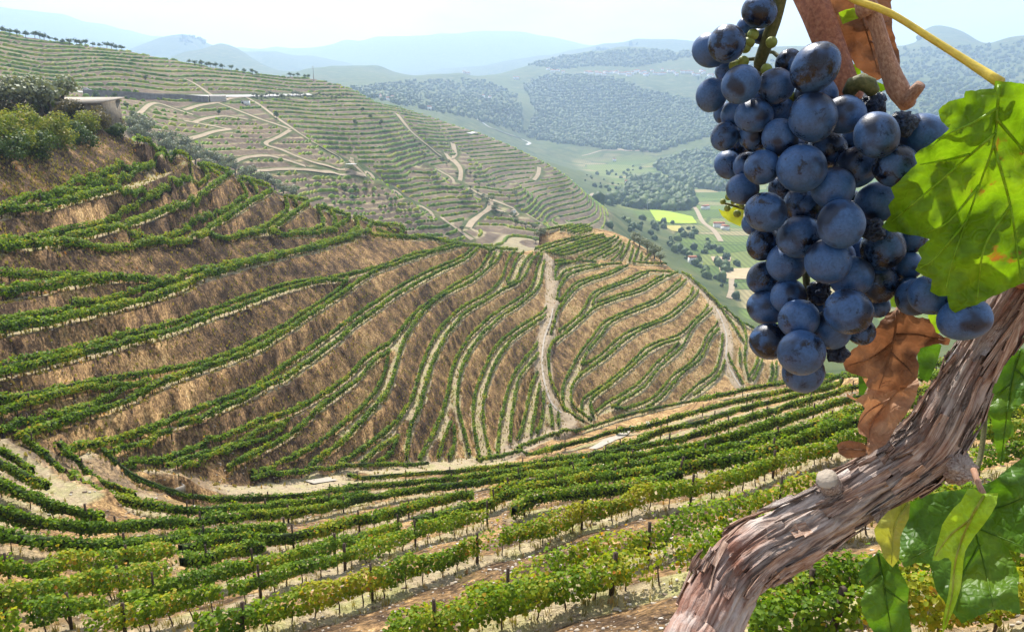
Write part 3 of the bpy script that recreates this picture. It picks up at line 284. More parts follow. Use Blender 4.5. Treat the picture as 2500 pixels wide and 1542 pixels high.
'L12': '-146,2170,-357 -154,2141,-356 -163,2112,-354 -172,2083,-352 -181,2054,-351 -191,2025,-349 -201,1997,-347 -211,1968,-346 -220,1939,-344 -229,1910,-343 -238,1881,-341 -248,1852,-340 -256,1822,-339 -264,1793,-337 -271,1763,-336 -278,1734,-335 -286,1704,-334 -294,1675,-332 -301,1645,-331 -307,1615,-330 -312,1585,-329 -316,1555,-329 -319,1525,-328 -322,1495,-328 -324,1464,-328 -328,1434,-328 -331,1404,-329 -331,1397,-329 -328,1427,-328 -325,1457,-328 -324,1452,-328 -327,1421,-329 -330,1391,-329 -334,1361,-329 -338,1331,-329 -341,1301,-329 -344,1270,-328 -347,1240,-328 -350,1210,-327 -352,1179,-327 -354,1149,-326 -356,1119,-325 -358,1088,-324 -359,1058,-322 -361,1027,-321 -364,997,-318 -368,967,-315 -371,936,-311 -375,906,-307 -379,876,-302 -381,846,-297 -382,815,-292 -384,785,-287 -386,755,-284 -385,724,-280 -385,694,-277 -385,663,-272 -388,633,-266 -388,603,-260 -390,572,-254 -388,542,-248',
'M12': '-394,757,-276 -397,725,-268 -402,693,-259 -404,661,-251 -405,629,-245 -405,597,-238 -406,565,-231 -407,533,-227 -404,501,-223',
'N12': '-396,742,-279 -397,710,-274 -396,678,-270 -396,646,-265 -397,614,-259 -398,582,-252 -400,550,-244 -399,518,-234 -396,486,-224',
'U13': '-119,2196,-371 -123,2166,-372 -127,2136,-373 -133,2106,-374 -140,2077,-375 -148,2048,-375 -157,2019,-375 -166,1990,-375 -175,1962,-374 -184,1933,-374 -192,1904,-373 -200,1875,-372 -208,1846,-371 -216,1816,-371 -223,1787,-370 -230,1758,-370 -237,1728,-369 -243,1699,-369 -250,1670,-369 -256,1640,-368 -262,1611,-368 -267,1581,-368 -272,1551,-368 -277,1521,-368 -282,1492,-368 -287,1462,-367 -292,1432,-367 -296,1402,-367 -301,1372,-366 -305,1342,-366 -309,1313,-365 -313,1283,-365 -317,1253,-365 -320,1223,-364 -323,1193,-364 -326,1163,-363 -329,1133,-362 -332,1103,-360 -335,1073,-359 -338,1043,-357 -339,1012,-355 -339,982,-353 -341,952,-351 -343,922,-348 -347,892,-343 -351,862,-338 -356,833,-333 -360,803,-327 -362,773,-322 -365,743,-316 -367,712,-311 -368,682,-305 -371,652,-298 -373,622,-290 -374,592,-280 -375,562,-273',
'L13': '-102,2198,-371 -108,2153,-373 -115,2108,-375 -125,2064,-377 -136,2020,-378 -150,1977,-378 -163,1934,-377 -176,1890,-376 -188,1847,-375 -199,1803,-374 -209,1758,-373 -219,1714,-372 -229,1670,-371 -239,1626,-371 -248,1581,-370 -257,1537,-370 -264,1492,-370 -270,1447,-370 -277,1403,-370 -284,1358,-369 -290,1313,-368 -295,1268,-368 -298,1223,-368 -302,1178,-367 -308,1133,-366 -313,1088,-364 -318,1043,-361 -322,998,-359 -331,953,-354 -336,908,-349 -340,863,-343 -345,818,-335 -348,773,-328 -353,728,-319',
'L13b': '-354,710,-316 -357,675,-309 -361,639,-300 -362,604,-292',
'U14': '-56,2284,-393 -67,2256,-396 -73,2226,-398 -77,2196,-401 -80,2166,-403 -82,2136,-404 -85,2105,-406 -89,2075,-408 -94,2046,-409 -101,2016,-410 -108,1987,-411 -116,1957,-411 -125,1928,-411 -133,1899,-410 -142,1870,-410 -149,1841,-409 -156,1811,-409 -162,1781,-408 -168,1752,-408 -175,1722,-408 -182,1692,-408 -189,1663,-408 -196,1633,-408 -203,1604,-408 -209,1574,-409 -214,1544,-410 -218,1514,-411 -221,1484,-413 -225,1454,-415 -228,1424,-416 -231,1394,-417 -235,1364,-417 -240,1334,-416 -248,1305,-414 -255,1275,-413 -260,1245,-412 -264,1215,-412 -266,1185,-412 -269,1155,-412 -273,1125,-411 -278,1095,-409 -283,1065,-406 -289,1035,-403 -293,1005,-399 -296,975,-394 -301,945,-389 -309,916,-384 -316,886,-377 -322,856,-371 -326,826,-365 -331,796,-359 -336,766,-353 -339,736,-346 -342,706,-339 -346,676,-331 -350,646,-320 -354,616,-309',
'M14': '-231,1312,-419 -236,1283,-417 -242,1253,-416 -246,1222,-415 -249,1192,-415 -251,1162,-415 -255,1132,-415 -260,1102,-413 -265,1072,-411 -270,1042,-409 -275,1011,-406 -279,981,-405 -282,951,-405 -284,921,-403 -287,890,-399 -292,860,-396 -297,830,-390 -301,800,-385 -306,770,-378 -312,740,-375',
'M14b': '-299,907,-388 -306,877,-380 -312,846,-374 -316,814,-368 -321,783,-361 -325,752,-355 -329,721,-348 -336,690,-339 -336,659,-334',
'M14c': '-299,918,-397 -300,888,-395 -304,859,-391 -309,829,-385 -316,800,-378 -320,770,-371 -323,740,-363 -327,710,-355 -330,681,-347',
'U15': '-231,1323,-427 -229,1292,-432 -228,1261,-436 -227,1230,-440 -228,1198,-443 -230,1167,-445 -233,1136,-445 -237,1105,-445 -242,1074,-444 -246,1043,-442 -251,1013,-439 -255,982,-435 -259,951,-431 -264,920,-427 -270,889,-423 -276,858,-417 -282,828,-410 -289,797,-403 -297,767,-394',
'L15': '-31,2273,-394 -36,2228,-398 -42,2183,-401 -50,2139,-405 -63,2096,-408 -74,2052,-411 -84,2008,-412 -94,1964,-413 -105,1920,-414 -119,1877,-413 -133,1834,-412 -147,1791,-410 -161,1748,-409 -173,1705,-409 -183,1661,-409 -190,1616,-409 -196,1571,-410 -202,1527,-412 -206,1482,-414 -209,1437,-417 -212,1392,-421 -213,1347,-426 -212,1301,-433 -211,1256,-439 -210,1211,-445 -213,1166,-448 -218,1121,-448 -225,1077,-447 -230,1032,-446 -237,987,-446 -247,943,-444 -255,899,-438 -261,854,-431',
'X15': '-52,2241,-394 -60,2186,-402 -65,2130,-409',
'U16': '10,2398,-416 1,2353,-416 -7,2308,-417 -12,2263,-420 -17,2217,-424 -20,2171,-429 -25,2125,-436 -32,2080,-442 -40,2035,-445 -49,1990,-447 -61,1945,-448 -73,1901,-448 -87,1858,-447 -102,1814,-445 -115,1770,-444 -127,1726,-444 -137,1681,-444 -147,1636,-446 -155,1591,-447 -162,1546,-449 -167,1500,-453 -171,1454,-456 -174,1408,-461 -176,1362,-465 -177,1317,-471 -177,1271,-476 -178,1225,-481 -183,1179,-482 -188,1134,-481 -198,1089,-480 -209,1044,-476 -220,1000,-471 -228,954,-463 -237,909,-453',
'L16': '91,2460,-430 80,2416,-433 70,2372,-436 61,2327,-440 54,2283,-444 48,2238,-448 41,2193,-451 33,2149,-454 21,2105,-456 5,2062,-456 -13,2021,-455 -28,1978,-453 -41,1935,-452 -54,1891,-451 -67,1848,-450 -81,1805,-449 -95,1762,-447 -108,1719,-447 -119,1674,-447 -124,1630,-448 -133,1585,-450 -141,1541,-452 -146,1496,-455 -151,1451,-458 -155,1405,-463 -158,1360,-467 -159,1315,-473 -160,1270,-479 -160,1224,-484 -163,1179,-488 -168,1134,-495 -166,1089,-501 -163,1044,-512',
'M16': '39,2433,-426 26,2390,-427 17,2346,-430 10,2301,-433 6,2256,-436 1,2211,-440 -4,2167,-444 -10,2122,-447 -16,2077,-449',
'M16b': '69,2435,-429 55,2388,-432 43,2339,-435 35,2291,-439 29,2242,-442 23,2192,-446 16,2143,-450 7,2095,-453 -14,2050,-452',
'X16': '-182,1078,-486 -190,1047,-482 -199,1016,-478 -206,984,-475 -213,953,-474',
'X16b': '-182,1090,-496 -182,1055,-496 -187,1020,-493 -196,986,-487',
'U17': '102,2481,-443 95,2436,-447 88,2392,-452 82,2347,-457 77,2302,-462 73,2257,-467 68,2213,-472 62,2168,-476 54,2124,-479 43,2080,-481 29,2037,-482 14,1994,-483 -1,1952,-482 -16,1910,-481 -31,1867,-480 -44,1824,-479 -57,1781,-479 -69,1737,-480 -79,1693,-480 -90,1650,-481 -100,1606,-483 -107,1561,-485 -114,1517,-487 -119,1472,-491 -122,1427,-495 -123,1382,-501 -123,1337,-508 -125,1292,-514 -127,1247,-519 -132,1202,-522 -136,1157,-521 -142,1112,-522 -147,1068,-523',
'L17': '108,2413,-448 103,2368,-454 99,2323,-459 95,2277,-465 91,2232,-470 86,2187,-475 78,2142,-479 68,2098,-482 55,2054,-484 41,2011,-485 28,1968,-485 14,1925,-485 -2,1882,-484 -18,1840,-483 -31,1796,-482 -42,1752,-482 -54,1708,-483 -66,1665,-483 -75,1620,-484 -84,1576,-486 -92,1531,-488 -98,1486,-492 -103,1441,-496 -105,1395,-502 -105,1350,-509 -103,1305,-520 -93,1261,-536 -83,1216,-550 -73,1172,-563',
'M17': '-109,1235,-524 -112,1204,-527 -116,1172,-531 -119,1141,-535 -121,1110,-537',
'M17b': '-104,1234,-537 -100,1178,-546 -105,1121,-545',
'U18': '99,2032,-519 83,1988,-519 67,1945,-518 50,1902,-517 32,1860,-516 16,1817,-515 1,1774,-514 -15,1730,-514 -29,1686,-514 -40,1642,-516 -49,1596,-518 -55,1551,-521 -62,1505,-524 -68,1460,-528 -73,1414,-533 -75,1368,-539 -75,1322,-547 -70,1276,-558 -63,1231,-570 -57,1185,-574',
'L18': '93,1970,-521 77,1926,-520 60,1882,-519 43,1839,-519 27,1794,-517 10,1750,-517 -3,1705,-516 -14,1660,-517 -25,1614,-519 -34,1568,-521 -42,1522,-525 -48,1475,-529 -53,1429,-533 -56,1382,-540 -57,1335,-548 -53,1288,-560 -45,1242,-573 -37,1195,-577',
'U19': '66,1792,-549 52,1745,-550 38,1699,-551 25,1652,-552 12,1606,-554 2,1558,-556 -6,1511,-560 -12,1463,-566 -17,1414,-572 -22,1366,-579 -25,1318,-586 -26,1270,-589 -26,1221,-588',
'L19': '64,1720,-552 51,1674,-553 37,1628,-555 23,1582,-556 13,1536,-560 8,1488,-565 4,1440,-571 0,1393,-578 -2,1345,-585 -4,1297,-593',
'U20': '60,1645,-576 50,1600,-579 42,1555,-583 36,1510,-588 31,1465,-594 25,1420,-600 19,1375,-604 11,1330,-604',
'L20': '64,1583,-581 58,1539,-586 53,1494,-592 48,1449,-599 42,1405,-604 37,1360,-609',
'U21': '72,1567,-601 69,1521,-607 65,1475,-614 59,1430,-618 50,1384,-618',
'L21': '84,1524,-608 86,1485,-620 85,1447,-628',
'M21': '101,1506,-623 101,1482,-628 98,1458,-633',
'D1': '144,2457,-461 163,2497,-463 187,2534,-466',
'D2': '145,2434,-467 171,2488,-469 206,2536,-474',
'D3': '138,2271,-492 139,2317,-488 142,2363,-484 147,2408,-481 157,2453,-479 174,2495,-478 197,2535,-479 226,2571,-482 261,2599,-486 303,2618,-492',
'D4': '142,2280,-494 153,2329,-490 165,2378,-488 184,2425,-486 207,2470,-487 235,2512,-489 267,2551,-492 308,2580,-496',
'D5': '132,2114,-516 138,2161,-508 145,2208,-502 154,2255,-498 164,2302,-495 177,2347,-493 195,2392,-492 216,2434,-492 240,2475,-494 267,2514,-496 296,2552,-497 326,2589,-498 359,2623,-500 401,2645,-503',
'D6': '135,2107,-522 148,2150,-519 161,2193,-517 172,2237,-515 185,2281,-513 200,2323,-512 220,2364,-511 244,2402,-511 271,2439,-512 298,2475,-513 324,2512,-513 350,2549,-512 376,2586,-511 401,2624,-509',
'D7': '101,1856,-550 108,1901,-544 116,1945,-539 123,1990,-533 132,2034,-528 143,2078,-524 155,2122,-521 168,2165,-519 182,2209,-517 195,2252,-515 210,2294,-513 228,2336,-513 250,2376,-513 275,2414,-513 301,2450,-514 328,2487,-514 354,2524,-513 378,2562,-511 401,2601,-509 423,2641,-508',
'D8': '121,1910,-553 141,1953,-554 160,1997,-554 178,2040,-553 196,2084,-551 211,2129,-548 224,2174,-545 235,2220,-541 247,2266,-538 263,2310,-535 288,2351,-533 317,2388,-532 346,2426,-532 374,2464,-531 401,2502,-530 426,2542,-528 453,2581,-526 489,2612,-526 534,2624,-528 581,2625,-530',
'D9': '245,2185,-544 255,2231,-540 271,2275,-536 292,2317,-534 316,2358,-533 343,2396,-533 373,2432,-532 404,2468,-531 431,2506,-529 457,2545,-527 485,2582,-525',
'D10': '265,2225,-548 292,2263,-549 318,2301,-549 347,2337,-549 378,2372,-549 410,2405,-549 440,2440,-547 466,2478,-545 489,2519,-542 515,2557,-539 544,2593,-535',
'D11': '603,2638,-533 576,2600,-534 550,2563,-535 523,2525,-538 495,2488,-541 470,2449,-545 444,2411,-548 414,2375,-550 382,2342,-551 351,2308,-551 323,2271,-550 295,2234,-550 267,2197,-550 245,2156,-550 227,2113,-551 210,2070,-553 193,2027,-554 176,1984,-555 158,1942,-556 139,1899,-556 120,1857,-557 105,1813,-559 95,1768,-564 89,1722,-571 88,1676,-580 89,1630,-591 98,1584,-606 120,1544,-628 160,1527,-652',
'D12': '604,2583,-545 582,2543,-550 559,2503,-555 536,2465,-560 512,2426,-565 488,2387,-568 463,2350,-571 434,2314,-573 405,2280,-574 376,2244,-574 348,2209,-575 320,2173,-575 294,2136,-576 271,2096,-577 253,2055,-579 238,2012,-583 222,1969,-586 206,1927,-589 190,1884,-591 175,1841,-595 162,1797,-598 150,1754,-602 137,1710,-605 125,1666,-609 118,1621,-614 116,1576,-622 122,1531,-633',
'D13': '621,2576,-547 601,2534,-550 580,2492,-554 557,2452,-558 532,2413,-563 507,2374,-567 479,2337,-571 449,2301,-573 419,2266,-574 389,2231,-575 358,2196,-576 329,2160,-576 304,2121,-577 283,2079,-578 266,2036,-581 251,1992,-585 233,1949,-588 216,1906,-591 200,1863,-594 187,1818,-597 175,1773,-601',
'J1': '635,2526,-564 621,2482,-569 603,2439,-575 581,2398,-580 557,2359,-586 532,2320,-591 507,2281,-595 481,2242,-598 451,2207,-600 419,2174,-601 387,2140,-601 362,2110,-602 333,2073,-603 310,2033,-605 288,1992,-606 268,1951,-608 248,1909,-610 226,1868,-610 204,1827,-609 180,1788,-608',
'J2': '644,2485,-568 626,2442,-572 605,2401,-577 580,2362,-583 556,2324,-588 532,2284,-593 506,2246,-597 476,2211,-600 443,2179,-601 412,2146,-602 382,2110,-603 358,2071,-604 334,2032,-605 311,1992,-607 290,1951,-609 269,1910,-611 248,1869,-612 225,1829,-612 202,1789,-611 181,1748,-610 162,1707,-610 147,1663,-612 137,1618,-618 141,1573,-632 181,1552,-659',
'J3': '655,2392,-594 636,2351,-600 613,2312,-607 586,2274,-613 563,2235,-618 540,2195,-623 515,2157,-627 484,2124,-629 450,2093,-629 417,2061,-630 388,2026,-631 365,1987,-633 344,1946,-636 322,1906,-638 301,1866,-640 278,1826,-641 255,1786,-642 233,1746,-642',
'J3b': '225,1732,-641 194,1683,-640 167,1632,-641 159,1574,-647',
'J3L': '499,2110,-631 463,2082,-631 432,2050,-631 403,2014,-632 378,1977,-634 354,1938,-636 332,1898,-639 310,1858,-641 288,1819,-642 265,1779,-643 243,1740,-643 220,1701,-642 198,1661,-642 183,1618,-645 187,1573,-659',
'J5': '494,2095,-640 468,2055,-645 443,2014,-649 417,1974,-652 392,1933,-656 370,1890,-660 347,1847,-664 323,1806,-666 296,1766,-666 269,1726,-665 241,1687,-663 216,1646,-661 196,1603,-658',
'J6': '658,2349,-598 633,2311,-604 606,2274,-610 580,2237,-616 558,2197,-622 539,2156,-628 521,2114,-634 502,2073,-640 479,2033,-645 453,1996,-650 428,1958,-654 404,1919,-657 383,1879,-661 363,1838,-665 341,1798,-668 315,1760,-669 289,1723,-668 263,1686,-667 238,1647,-665',
'J7': '658,2276,-628 634,2236,-633 609,2196,-639 588,2154,-646 570,2110,-652 550,2067,-659 527,2026,-665 501,1987,-670 471,1950,-674 442,1913,-677 418,1873,-682 396,1831,-686 372,1791,-688 345,1752,-688 314,1716,-685 281,1683,-680 247,1650,-673',
'J8': '651,2228,-632 625,2189,-638 602,2148,-644 582,2106,-651 564,2063,-658 543,2022,-665 515,1986,-670 485,1950,-674 459,1911,-677 437,1871,-681 414,1830,-685 391,1790,-689 366,1751,-690 336,1715,-690',
'J9': '653,2195,-645 640,2152,-655 626,2109,-666 610,2066,-676 593,2024,-684 573,1983,-691 546,1946,-696 516,1912,-699 488,1876,-702 463,1839,-704 438,1801,-705',
'J10': '619,2045,-678 600,1998,-687 575,1954,-694 545,1913,-698 513,1873,-702 480,1834,-705',
'K1': '633,2701,-545 640,2656,-547 649,2611,-552 658,2567,-559 668,2522,-566 680,2478,-576 692,2434,-587 706,2390,-600 725,2349,-616 745,2308,-630 776,2275,-644',
'K2': '680,2489,-587 690,2439,-601 697,2389,-611 704,2338,-620 709,2287,-631 711,2236,-645 718,2185,-662',
'K4': '738,2335,-626 745,2285,-644 738,2236,-655 725,2188,-662 709,2140,-671 693,2093,-683 682,2044,-697 678,1994,-712',
'K5': '691,2139,-670 679,2096,-680 667,2053,-691',
'K6': '747,2132,-690 725,2082,-698 700,2034,-706 672,1988,-715',
'K7': '753,2108,-693 731,2064,-701 708,2020,-709 683,1977,-716',
'K8': '781,2106,-703 763,2050,-718 736,1997,-729',
'K9': '795,2108,-703 775,2051,-717 751,1997,-729',
'K11': '640,2084,-674 638,2038,-688 642,1991,-704 649,1946,-720',
'n1': '120,2895,-418 165,2913,-406 213,2920,-400',
'n2': '143,2895,-419 189,2926,-411 216,2974,-412 236,3026,-415 254,3078,-419',
'n3': '190,2875,-412 209,2920,-414 228,2965,-416 247,3011,-418 268,3055,-419 292,3098,-420',
'n4': '216,2867,-415 234,2917,-417 252,2967,-419 271,3016,-421 292,3065,-422 315,3113,-424',
'n5': '230,2860,-419 248,2905,-420 267,2951,-421 286,2996,-422 306,3041,-424 327,3086,-425',
'n6': '243,2860,-422 266,2907,-423 288,2954,-424 311,3001,-426 334,3048,-427',
'n7': '264,2868,-427 285,2911,-427 305,2953,-428 325,2996,-429',
'n8': '78,2477,-421 90,2523,-425 102,2569,-430 114,2615,-434 127,2661,-437 142,2706,-441 162,2749,-442 193,2785,-440 229,2815,-436 266,2845,-433',
'n9': '97,2484,-429 115,2526,-430 132,2568,-432 149,2611,-435 165,2653,-437 183,2695,-439 202,2737,-440 224,2776,-440 251,2813,-439 278,2850,-438 304,2887,-437 328,2925,-437',
'n10': '116,2494,-436 136,2537,-438 156,2581,-439 176,2625,-441 196,2669,-443 216,2713,-445 238,2756,-445 262,2798,-445 288,2838,-444 315,2878,-443 342,2918,-442 370,2957,-441',
'n11': '131,2509,-442 153,2553,-443 174,2597,-444 194,2642,-446 215,2686,-447 237,2730,-449 261,2773,-450 287,2815,-449 314,2856,-448 343,2896,-447 375,2933,-447',
'n12': '147,2520,-448 169,2561,-449 191,2603,-450 212,2646,-452 233,2688,-453 255,2730,-455 278,2771,-456 304,2811,-456 333,2848,-455 363,2885,-454 394,2921,-453',
'n13': '163,2533,-453 190,2569,-457 215,2607,-459 236,2647,-460 257,2687,-462 279,2726,-462 301,2766,-463 324,2804,-462 349,2842,-460 374,2880,-456 396,2919,-453 416,2960,-449',
'n14': '227,2576,-474 247,2619,-472 269,2660,-471 291,2701,-471 313,2742,-470 336,2783,-469 359,2824,-466 384,2863,-463 407,2904,-458 429,2946,-454',
'n15': '269,2632,-476 292,2675,-475 316,2719,-474 339,2762,-473 363,2804,-471 388,2847,-469',
'n16': '283,2612,-485 306,2656,-483 328,2700,-481 352,2743,-479 377,2786,-476 400,2830,-471 419,2875,-466 436,2922,-461',
'n17': '334,2670,-487 362,2722,-484 389,2775,-481 413,2829,-477',
'n18': '361,2653,-495 384,2699,-490 403,2748,-485 419,2798,-479 432,2848,-473 443,2899,-467',
'n19': '401,2692,-496 417,2739,-490 433,2787,-484 447,2836,-477 460,2885,-470 472,2934,-462',
'n20': '432,2685,-501 443,2729,-495 454,2774,-489 465,2819,-483 476,2863,-477',
'n21': '448,2681,-504 462,2736,-496 477,2790,-488 493,2844,-481',
'n22': '478,2708,-504 488,2753,-496 499,2799,-488',
'n23': '496,2719,-504 521,2778,-497 546,2837,-491',
'n24': '444,2675,-504 489,2686,-508 535,2695,-511 579,2711,-516',
}
FORE_ROWS = {
'V1': '-292,754,-396 -286,786,-406 -273,815,-418 -260,844,-431 -247,874,-443 -235,903,-454 -220,932,-467 -203,959,-480 -185,986,-494 -168,1013,-507 -150,1040,-520 -132,1066,-532',
'p1': '-400,495,-225 -374,505,-249 -350,492,-256',
'p2': '-391,485,-227 -353,471,-241 -316,456,-248',
'p13c': '-390,539,-249 -349,525,-276 -317,497,-272',
'p3': '-370,560,-278 -343,561,-299 -316,561,-312',
'p4': '-365,606,-294 -337,611,-324 -313,631,-348 -290,651,-364 -262,662,-370 -231,659,-366 -203,669,-368 -193,698,-380 -194,729,-396 -198,760,-412 -200,791,-428 -200,823,-443 -181,846,-453',
'p5': '-322,510,-279 -299,490,-274 -270,493,-282 -245,501,-291 -227,525,-303 -211,550,-316 -203,579,-330 -185,604,-341 -162,622,-348 -138,641,-354',
'p6': '-337,409,-213 -315,412,-224 -294,411,-232 -272,407,-238 -255,415,-248',
'p7': '-292,352,-200 -262,353,-213 -240,370,-229 -235,399,-245 -232,429,-260 -220,457,-275 -201,481,-286 -183,505,-297 -168,531,-309 -156,559,-321 -146,587,-332 -132,614,-343 -116,639,-352 -95,662,-360 -69,677,-364 -41,668,-356 -15,653,-344 10,635,-331 31,614,-317 49,589,-302 65,564,-286',
'p8': '-263,313,-191 -243,317,-201 -225,328,-212 -212,344,-224 -207,364,-234 -201,384,-245 -195,404,-254 -181,419,-262 -170,437,-270 -155,451,-276',
'p9': '-224,262,-180 -206,273,-191 -201,293,-202 -195,314,-213 -188,334,-223 -185,354,-233',
'q4': '-185,365,-238 -179,386,-248 -166,402,-255 -147,410,-259 -132,425,-265 -121,444,-272 -111,463,-279 -100,482,-286 -91,501,-293 -81,520,-300 -70,539,-307 -53,552,-310 -32,556,-308',
'q4b': '-18,551,-303 2,555,-300 22,553,-294 40,543,-285 55,530,-275 70,516,-266 83,500,-256 96,485,-246 113,474,-236 132,467,-228 152,466,-223 171,473,-222 191,479,-219 210,485,-217 227,496,-218 242,510,-221 257,524,-223 274,528,-221 280,509,-211 284,488,-201 288,469,-192 291,448,-184 298,429,-175 316,427,-174 327,428,-174 318,410,-166 308,392,-159 300,373,-152',
'p10': '-195,225,-171 -185,245,-184 -179,267,-195 -172,289,-206 -166,311,-216',
'p10b': '-167,329,-224 -157,354,-235 -144,379,-246',
'p11': '-179,204,-167 -173,210,-171 -168,217,-175',
'p11b': '-170,225,-178 -166,239,-185 -160,251,-191',
'q3': '-158,262,-196 -152,281,-205 -145,301,-214 -136,319,-221 -125,337,-228 -113,353,-234 -105,372,-241 -94,389,-248 -83,407,-254 -73,425,-260',
'q3b': '-65,440,-265 -50,454,-269 -36,469,-273 -19,480,-274 -7,496,-278 9,508,-279 29,507,-274 47,497,-265 59,481,-254 71,464,-244 83,447,-234 96,431,-223 109,416,-213 128,409,-206 148,409,-201 168,414,-198 186,425,-199 202,437,-200 219,448,-200 235,445,-195 244,426,-186 251,407,-176 253,387,-167 256,366,-158 258,346,-149 264,327,-140',
'p12': '-151,223,-181 -138,249,-192 -125,274,-203',
'p12b': '-121,280,-205 -113,298,-212 -107,318,-220 -94,333,-225 -82,350,-230 -72,367,-236 -60,384,-242 -48,400,-247 -32,413,-249 -16,425,-251',
'q2': '1,416,-244 11,436,-249 31,434,-243 46,418,-232 59,400,-221 80,390,-211 100,398,-208',
'q1': '-111,224,-183 -97,239,-188 -83,254,-193 -67,267,-196 -52,281,-199 -36,295,-202 -22,310,-205 -5,320,-205 14,327,-204 31,338,-204 51,339,-198 71,343,-194 90,336,-186 110,338,-182 127,350,-183 144,363,-184 162,371,-183 182,376,-180 202,378,-176 208,358,-167 212,338,-157 216,318,-148 219,297,-138 226,278,-128',
'q6': '-204,836,-450 -177,847,-453 -148,839,-446 -122,823,-435 -99,804,-423 -76,784,-410 -54,763,-398 -31,743,-385 -6,726,-372 16,706,-359 36,683,-344 52,657,-329 67,631,-314 79,603,-299 91,575,-284 105,548,-269 128,530,-255 158,526,-246 186,537,-244 208,558,-247 229,580,-252 250,601,-256 274,619,-258 301,633,-256 318,617,-243 321,587,-230 323,557,-217 323,527,-205 323,496,-193 343,477,-185 337,448,-174 322,422,-164 307,396,-154 295,368,-144',
'q7': '-215,881,-460 -195,904,-470 -169,919,-475 -139,912,-469 -109,907,-464 -85,888,-453 -65,866,-441 -43,844,-428 -22,822,-415 -3,798,-401 15,774,-387 32,748,-372 48,722,-357 66,697,-341 82,671,-326 100,647,-311 119,623,-295 146,612,-284 175,620,-280 199,638,-281 222,658,-284 244,680,-288 267,700,-291 291,718,-292 319,732,-290 346,745,-288 370,764,-290 398,770,-290 392,741,-278 383,711,-267 375,682,-256 369,652,-244 360,623,-233 355,593,-221 348,563,-210 343,533,-199 337,503,-188 343,474,-177 333,445,-167 318,419,-157 302,393,-148 291,364,-138',
's1': '10,1283,-607 25,1309,-614 41,1334,-619 58,1359,-624 76,1384,-629 93,1408,-635 110,1433,-640 129,1457,-645 148,1480,-650 166,1504,-655 184,1528,-660 201,1553,-666 219,1577,-671 237,1602,-676 255,1625,-680 276,1648,-685 297,1669,-688 320,1689,-692 343,1708,-694 366,1728,-697 389,1747,-701 413,1765,-704 437,1783,-707 458,1776,-699 458,1746,-685 455,1716,-673 450,1686,-661 445,1656,-649 440,1627,-637 433,1597,-625 427,1568,-613 421,1538,-601 414,1509,-590 408,1480,-578 401,1450,-566 394,1421,-555 387,1391,-543 381,1362,-532 374,1333,-520 368,1303,-508 361,1274,-497 355,1244,-485 349,1215,-473 344,1185,-461 341,1155,-448 348,1129,-435 377,1134,-431 407,1132,-424 431,1115,-412 447,1089,-398 459,1061,-384 471,1033,-371 473,1004,-358 465,975,-346 455,946,-336 445,918,-326 435,889,-315 424,861,-305 414,833,-295 406,804,-284 402,774,-272 404,744,-260 403,714,-248 399,684,-237 394,654,-226 388,625,-215 382,595,-204 376,566,-194 368,537,-184 359,508,-174 351,479,-164 342,450,-154 334,421,-144',
's2': '-60,1144,-565 -43,1170,-574 -27,1196,-583 -11,1222,-593 5,1247,-602 24,1271,-610 40,1250,-597 44,1220,-581 47,1190,-566 49,1159,-551 50,1129,-536 52,1098,-521 53,1068,-506 54,1038,-491 56,1007,-476 58,977,-461 61,947,-446 72,919,-430 100,909,-417 130,914,-410 156,899,-397 181,882,-384 207,894,-381 230,915,-384 252,935,-387 278,951,-388 307,961,-384 337,963,-378 366,956,-368 395,965,-366 418,984,-370 440,1005,-375 464,1024,-378 481,1008,-369 475,979,-357 465,950,-346 455,921,-335 444,893,-324 433,864,-314 422,836,-304 411,807,-293 400,779,-283 390,750,-272 381,721,-261 373,692,-250 367,662,-239 359,632,-228 353,603,-216 347,573,-205 341,543,-194 338,513,-183 338,483,-172 336,455,-162 321,428,-152 306,401,-143 296,373,-133',
's3': '95,692,-331 124,698,-325 143,722,-330 165,743,-332 195,751,-328 220,767,-329 243,788,-331 267,807,-334 295,819,-331 325,823,-325 352,837,-324 376,857,-327 398,878,-332 417,903,-339 434,928,-347 452,952,-355 472,969,-359 465,939,-347 455,910,-336 444,882,-326 432,853,-315 421,825,-305 410,796,-294 400,767,-283 390,738,-272 380,709,-261 373,679,-250 367,649,-238 358,620,-227 353,590,-215 346,560,-204 341,530,-193 336,500,-182 342,471,-171 329,443,-161 314,416,-152 298,390,-143 288,361,-132',
'q8': '-40,202,-166 -19,202,-161 2,205,-157 22,210,-153 43,212,-148 64,212,-142 82,213,-138 101,218,-135 119,208,-126 136,196,-117 155,186,-108',
'q9': '-16,219,-167 3,227,-166 20,240,-167 41,246,-163 62,249,-158 82,256,-155 102,264,-153 122,272,-152 143,270,-146 163,263,-138 184,256,-130 204,250,-123',
'f1': '53,143,-117 78,151,-113 99,143,-104 125,148,-99',
'f2': '51,135,-114 76,129,-104 100,116,-91',
}
